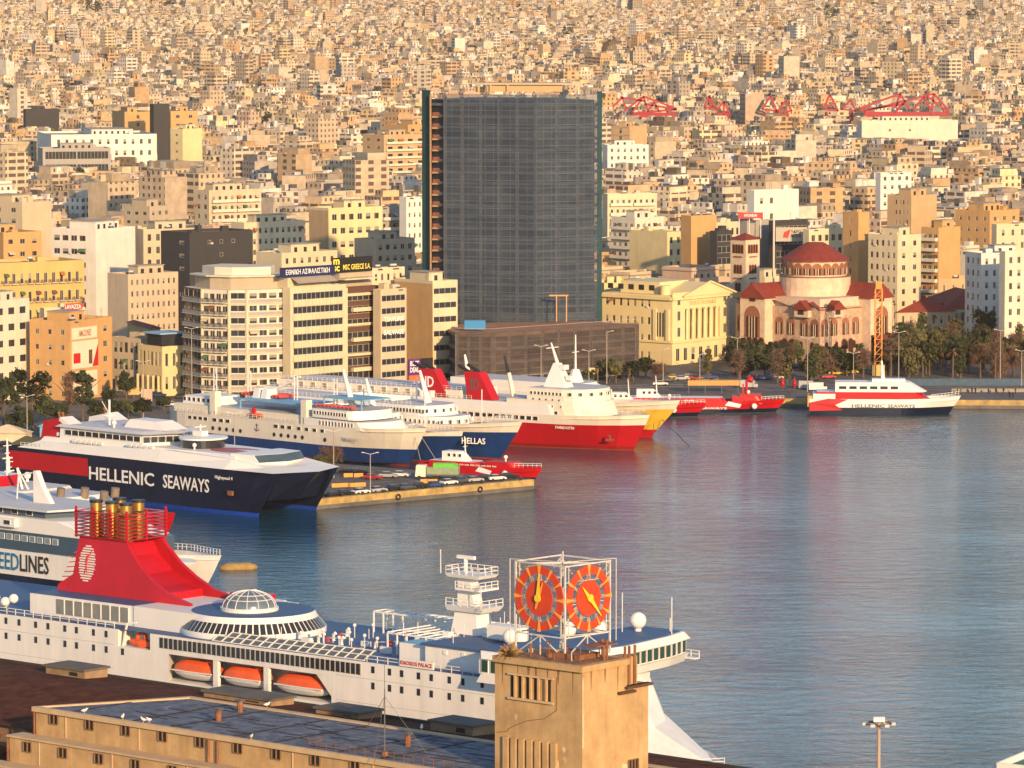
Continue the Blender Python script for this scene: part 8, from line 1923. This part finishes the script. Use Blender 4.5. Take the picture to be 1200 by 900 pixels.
# orange lattice crane mast
t = thing('crane_mast', 'orange lattice crane mast standing right of the church', 'crane', G(1029, 440, 2)); m = MB(); s = 1.0; H_ = 25.5; o = mat('crane_orange', (.65, .28, .05), .5, .1)
for x, y in ((-s, -s), (s, -s), (s, s), (-s, s)): m.bar((x, y, 0), (x, y, H_), .28)
m.build('corner_posts', o, t); m = MB()
for i in range(12):
    z = i * H_ / 12; z2 = z + H_ / 12; m.bar((-s, -s, z), (s, -s, z2), .16); m.bar((s, -s, z), (s, s, z2), .16); m.bar((-s, -s, z2), (s, -s, z2), .14); m.bar((-s, s, z), (-s, -s, z2), .16)
m.build('lattice', o, t); m = MB(); m.box(-1.8, 1.8, -1.8, 1.8, 0, 3.2); m.build('base', WM('ochre'), t); m = MB(); m.box(-.9, .9, -.9, .9, H_, H_ + 2.2); m.build('head', o, t)
# kiosk, umbrellas, fences
t = thing('kiosk', 'long kiosk with an orange-tan roof behind the red hydrofoil', 'kiosk', G(806, 461, 2), R(1))
m = MB(); m.box(0, 14.5, 0, 3, 2.2, 3.6); m.build('roof', mat('tan_canvas_roof', (.62, .30, .09), .7, .1, .5), t)
for i in range(4): m = MB(); m.bar((.3 + i * 4.6, .2, 0), (.3 + i * 4.6, .2, 2.2), .18); m.build('post', DKGREY, t)
for i, u in enumerate((917, 931)):
    t = thing('parasol', f'closed red parasol on the far quay, {["left", "right"][i]} of the two', 'parasol', G(u, 458, 2)); m = MB(); m.bar((0, 0, 0), (0, 0, 1.2), .1); m.build('pole', DKGREY, t); m = MB(); m.tube([(0, 0, 1), (0, 0, 2), (0, 0, 3.9)], [.35, .6, .05], 8); m.build('canopy', HULLRED, t)
m = MB(); p, q_ = G(1060, 452, 2), G(1204, 452, 2); m.bar(p + Vector((0, 0, 1)), q_ + Vector((0, 0, 1)), .06, 2.0); tag(m.build('fence', mat('blue_mesh_fence', (.05, .10, .16), .7, .3, 1)), 'blue-grey mesh fence running below the park trees', 'fence')
m = MB(); p, q_ = G(1115, 459.5, 2), G(1204, 459.5, 2); m.bar(p + Vector((0, 0, .5)), q_ + Vector((0, 0, .5)), .3, 1.0); tag(m.build('barrier_wall', CONC), 'low pale concrete wall on the quay right of the ferry bow', 'wall')
m = MB(); p, q_ = G(640, 459, 2), G(800, 455, 2); m.rail([p, q_], 1.2, 3, .1); tag(m.build('railing', DKGREY), 'dark street railing below the podium and bank', 'railing')
for i, (u, v, w_, h, mm, lab) in enumerate(((146, 462, 1.6, 6.5, WM('cream'), 'narrow cream sign pillar near the yellow corner house'), (157, 468, 3.0, 3.2, WM('ochre'), 'square ochre sign board below the corner house'), (172, 482, 3.0, 6, WM('pink'), 'double pale panel board on the street at left'), (694, 448, 1.7, 4.2, WM('yellow'), 'yellow kiosk panel on the quay beside the pyramid mast'))):
    t = thing('sign_board', lab, 'sign', G(u, v, 2)); m = MB(); m.box(-w_/2, w_/2, 0, .4, h * .4, h); m.build('panel', mm, t); m = MB(); m.bar((0, .2, 0), (0, .2, h * .39), .25); m.build('post', DKGREY, t)
for i, (u, v, w_, c) in enumerate(((6, 520, 11, WM('cream')), (60, 512, 6, LBLUE), (28, 534, 7, mat('olive_tarp', (.08, .09, .05), .8, .2)))):
    t = thing('quay_hut', ['cream tent-roofed hut at the left edge quay', 'light blue hut under the dark trees at left', 'dark olive covered stack at the left quay'][i], 'hut', G(u, v, 2), R(-10))
    m = MB(); m.box(-w_/2, w_/2, 0, 5, 0, 2.6); m.build('walls', c, t); m = MB(); m.prism([(-w_/2 - .5, -.5), (w_/2 + .5, -.5), (w_/2 + .5, 5.5), (-w_/2 - .5, 5.5)], 2.6, 4.6, [(-.4, 2.2), (.4, 2.2), (.4, 2.8), (-.4, 2.8)]); m.build('roof', c, t)

# ------------------------------------------------------------------ red harbour cranes in the distance
CR = mat('crane_red', (.34, .012, .03), .5, .1)
def gantry(u0, u1, vt, vb, Y, label, booms, flip=False, girder=None):
    A = AT(u0, vb, Y); B = AT(u1, vb, Y); W = B.x - A.x; Ht = AT(u0, vt, Y).z - A.z; g = float(terr(A.x, Y))
    t = thing('harbour_crane', label, 'crane', (A.x, Y, A.z), 0, 'red harbour cranes beyond the houses')
    for x in (W * .12, W * .88):
        m = MB(); m.bar((x, 0, g - A.z), (x, 0, 0), 1.0); m.bar((x, 14, g - A.z), (x, 14, 0), 1.0); m.build('leg', CR, t)
    if girder: m = MB(); m.box(W * girder[0], W * girder[1], 0, 4, -1.4, 1.6); m.build('girder', CR, t)
    for f in booms:
        m = MB()
        for a, b in f: m.bar((W * a[0], 0, Ht * a[1]), (W * b[0], 0, Ht * b[1]), 1.15); m.bar((W * a[0], 5, Ht * a[1]), (W * b[0], 5, Ht * b[1]), .9)
        m.build('lattice_boom', CR, t)
gantry(718, 793, 113, 135, 2950, 'red harbour crane with a long descending boom right of tower', [[((0, .45), (.15, .95)), ((.15, .95), (.2, .4)), ((.12, .95), (.5, .75)), ((.18, .2), (.45, .95))], [((.3, .1), (.48, 1.0)), ((.48, 1.0), (1, .35)), ((.48, 1.0), (.55, .2)), ((.55, .2), (.65, .7)), ((.65, .7), (.72, .2)), ((.3, .1), (1, .3)), ((.5, .6), (1, .3))]], girder=(.3, 1))
gantry(825, 856, 112, 135, 2950, 'red crane pair of A-frames standing above the rooftops', [[((0, .4), (.2, 1)), ((.2, 1), (.45, .35)), ((0, .4), (.45, .35)), ((.2, 1), (.25, .4))], [((.45, .2), (.75, .7)), ((.75, .7), (1, 0)), ((.5, 0), (1, 0)), ((.75, .7), (.75, 0))]], girder=(.5, 1))
gantry(893, 928, 112, 132, 2950, 'red crane A-frames left of the centre of far harbour', [[((0, .2), (.3, 1)), ((.3, 1), (.5, 0)), ((0, .2), (.5, .1))], [((.5, 0), (.8, .7)), ((.8, .7), (1, .1)), ((.5, 0), (1, .1))]])
gantry(965, 1003, 111, 132, 2950, 'two small red crane frames beside the largest crane', [[((0, .2), (.2, 1)), ((.2, 1), (.45, .1)), ((0, .2), (.45, .1)), ((.1, .4), (.3, .4))], [((.55, .2), (.85, .7)), ((.85, .7), (1, .1)), ((.55, .2), (1, .1))]])
gantry(1008, 1112, 110, 134, 2930, 'largest red harbour crane with double booms above the white hall', [[((0, .3), (.45, 1)), ((.45, 1), (.55, .3)), ((.45, 1), (.4, .3)), ((0, .2), (.5, .5))], [((.05, .15), (.83, 1)), ((.83, 1), (1, .2)), ((.83, 1), (.8, -.2)), ((.75, .9), (1, .1)), ((.6, .2), (.72, .85)), ((.72, .85), (.8, .2)), ((.4, .1), (.5, .6))]], girder=(.05, 1))

# ------------------------------------------------------------------ people on the quay, one continuous skinned body each
def person_mesh():
    me = bpy.data.meshes.new('person'); V = [(0, 0, .95), (0, 0, 1.25), (0, 0, 1.48), (0, 0, 1.66), (-.1, 0, .9), (-.12, .02, .48), (-.13, 0, .04), (.1, 0, .9), (.12, -.05, .48), (.15, 0, .04), (-.2, 0, 1.42), (-.26, 0, 1.12), (-.25, -.1, .88), (.2, 0, 1.42), (.26, 0, 1.12), (.25, -.1, .88)]
    E = [(0, 1), (1, 2), (2, 3), (0, 4), (4, 5), (5, 6), (0, 7), (7, 8), (8, 9), (2, 10), (10, 11), (11, 12), (2, 13), (13, 14), (14, 15)]
    Rr = [.15, .14, .09, .11, .1, .07, .06, .1, .07, .06, .07, .05, .04, .07, .05, .04]
    me.from_pydata(V, E, []); o = bpy.data.objects.new('tmp', me); col.objects.link(o); mod = o.modifiers.new('s', 'SKIN')
    for i, sv in enumerate(me.skin_vertices[0].data): sv.radius = (Rr[i], Rr[i]); sv.use_root = (i == 0)
    dg = bpy.context.evaluated_depsgraph_get(); out = bpy.data.meshes.new_from_object(o.evaluated_get(dg)); bpy.data.objects.remove(o)
    for m_ in (mat('dark_clothes', (.03, .03, .04), .9, .1), mat('person_skin', (.45, .28, .2), .6, 0), mat('brown_hair', (.05, .03, .02), .8, 0)): out.materials.append(m_)
    for p in out.polygons: z = p.center.z; p.material_index = 0 if z < 1.56 else (2 if (z > 1.7 or p.center.y > .03) else 1)
    return out
PM = person_mesh(); rr = random.Random(4)
for i, (u, v) in enumerate(((1126, 461), (1139, 460.5), (1143, 461), (1158, 461), (1167, 460.8), (1183, 466), (1187, 466.5), (1190, 461), (925, 464), (1122, 461), (1176, 461))):
    place_ = ['left end of the low wall', 'low wall, second', 'low wall, third', 'middle of low wall', 'right middle of low wall', 'quay edge at right', 'quay edge beside the other', 'far right by the wall', 'gap between the two ferries', 'bow of the long white ferry', 'wall near the tall lamp'][i]
    tag(place('person', PM, None, G(u, v, 2.0), rr.uniform(0, 6.28)), f'person in dark clothes standing at the {place_}', 'person', 'people standing on the far quay')
# gulls on the warehouse roof edge
def gull_mesh():
    m = MB(); m.sm = True; m.tube([(-.32, 0, .3), (-.1, 0, .3), (.12, 0, .36), (.2, 0, .45), (.26, 0, .52)], [.03, .13, .12, .07, .07], 8); m.sm = False; m.mtl(1).tube([(.32, 0, .51), (.42, 0, .49)], [.03, .005], 5); m.bar((0, -.04, 0), (0, -.04, .22), .02); m.bar((0, .04, 0), (0, .04, .22), .02); return m.mesh('gull', [WHITE, YELLOW])
GM = gull_mesh()
for i, (a, b) in enumerate(((9.5, -.05), (16.8, -.05), (20.7, -.05), (21.3, .4), (40.5, -.05), (24, 19.6), (52, 19.6))):
    p = A0 + DL * a + DN * b + Vector((0, 0, 22.15)); tag(place('gull', GM, None, p, i * 1.3, (1.5, 1.5, 1.5)), f'white gull perched on the warehouse roof edge, {["first", "second", "third", "fourth", "fifth", "far side left", "far side right"][i]} along', 'gull', 'gulls on the warehouse roof')

# ------------------------------------------------------------------ air
hz = MB(); hz.box(-61000, 61000, -8100, 58500, -8, 400)
hm = bpy.data.materials.new('haze'); hm.use_nodes = True; hn = hm.node_tree.nodes; hn.clear(); ho = hn.new('ShaderNodeOutputMaterial'); pv = hn.new('ShaderNodeVolumePrincipled')
pv.inputs['Color'].default_value = (.98, .86, .74, 1); pv.inputs['Density'].default_value = 2.4e-5; pv.inputs['Anisotropy'].default_value = 0.0
hm.node_tree.links.new(pv.outputs[0], ho.inputs['Volume']); tag(hz.build('haze', hm), kind='stuff')
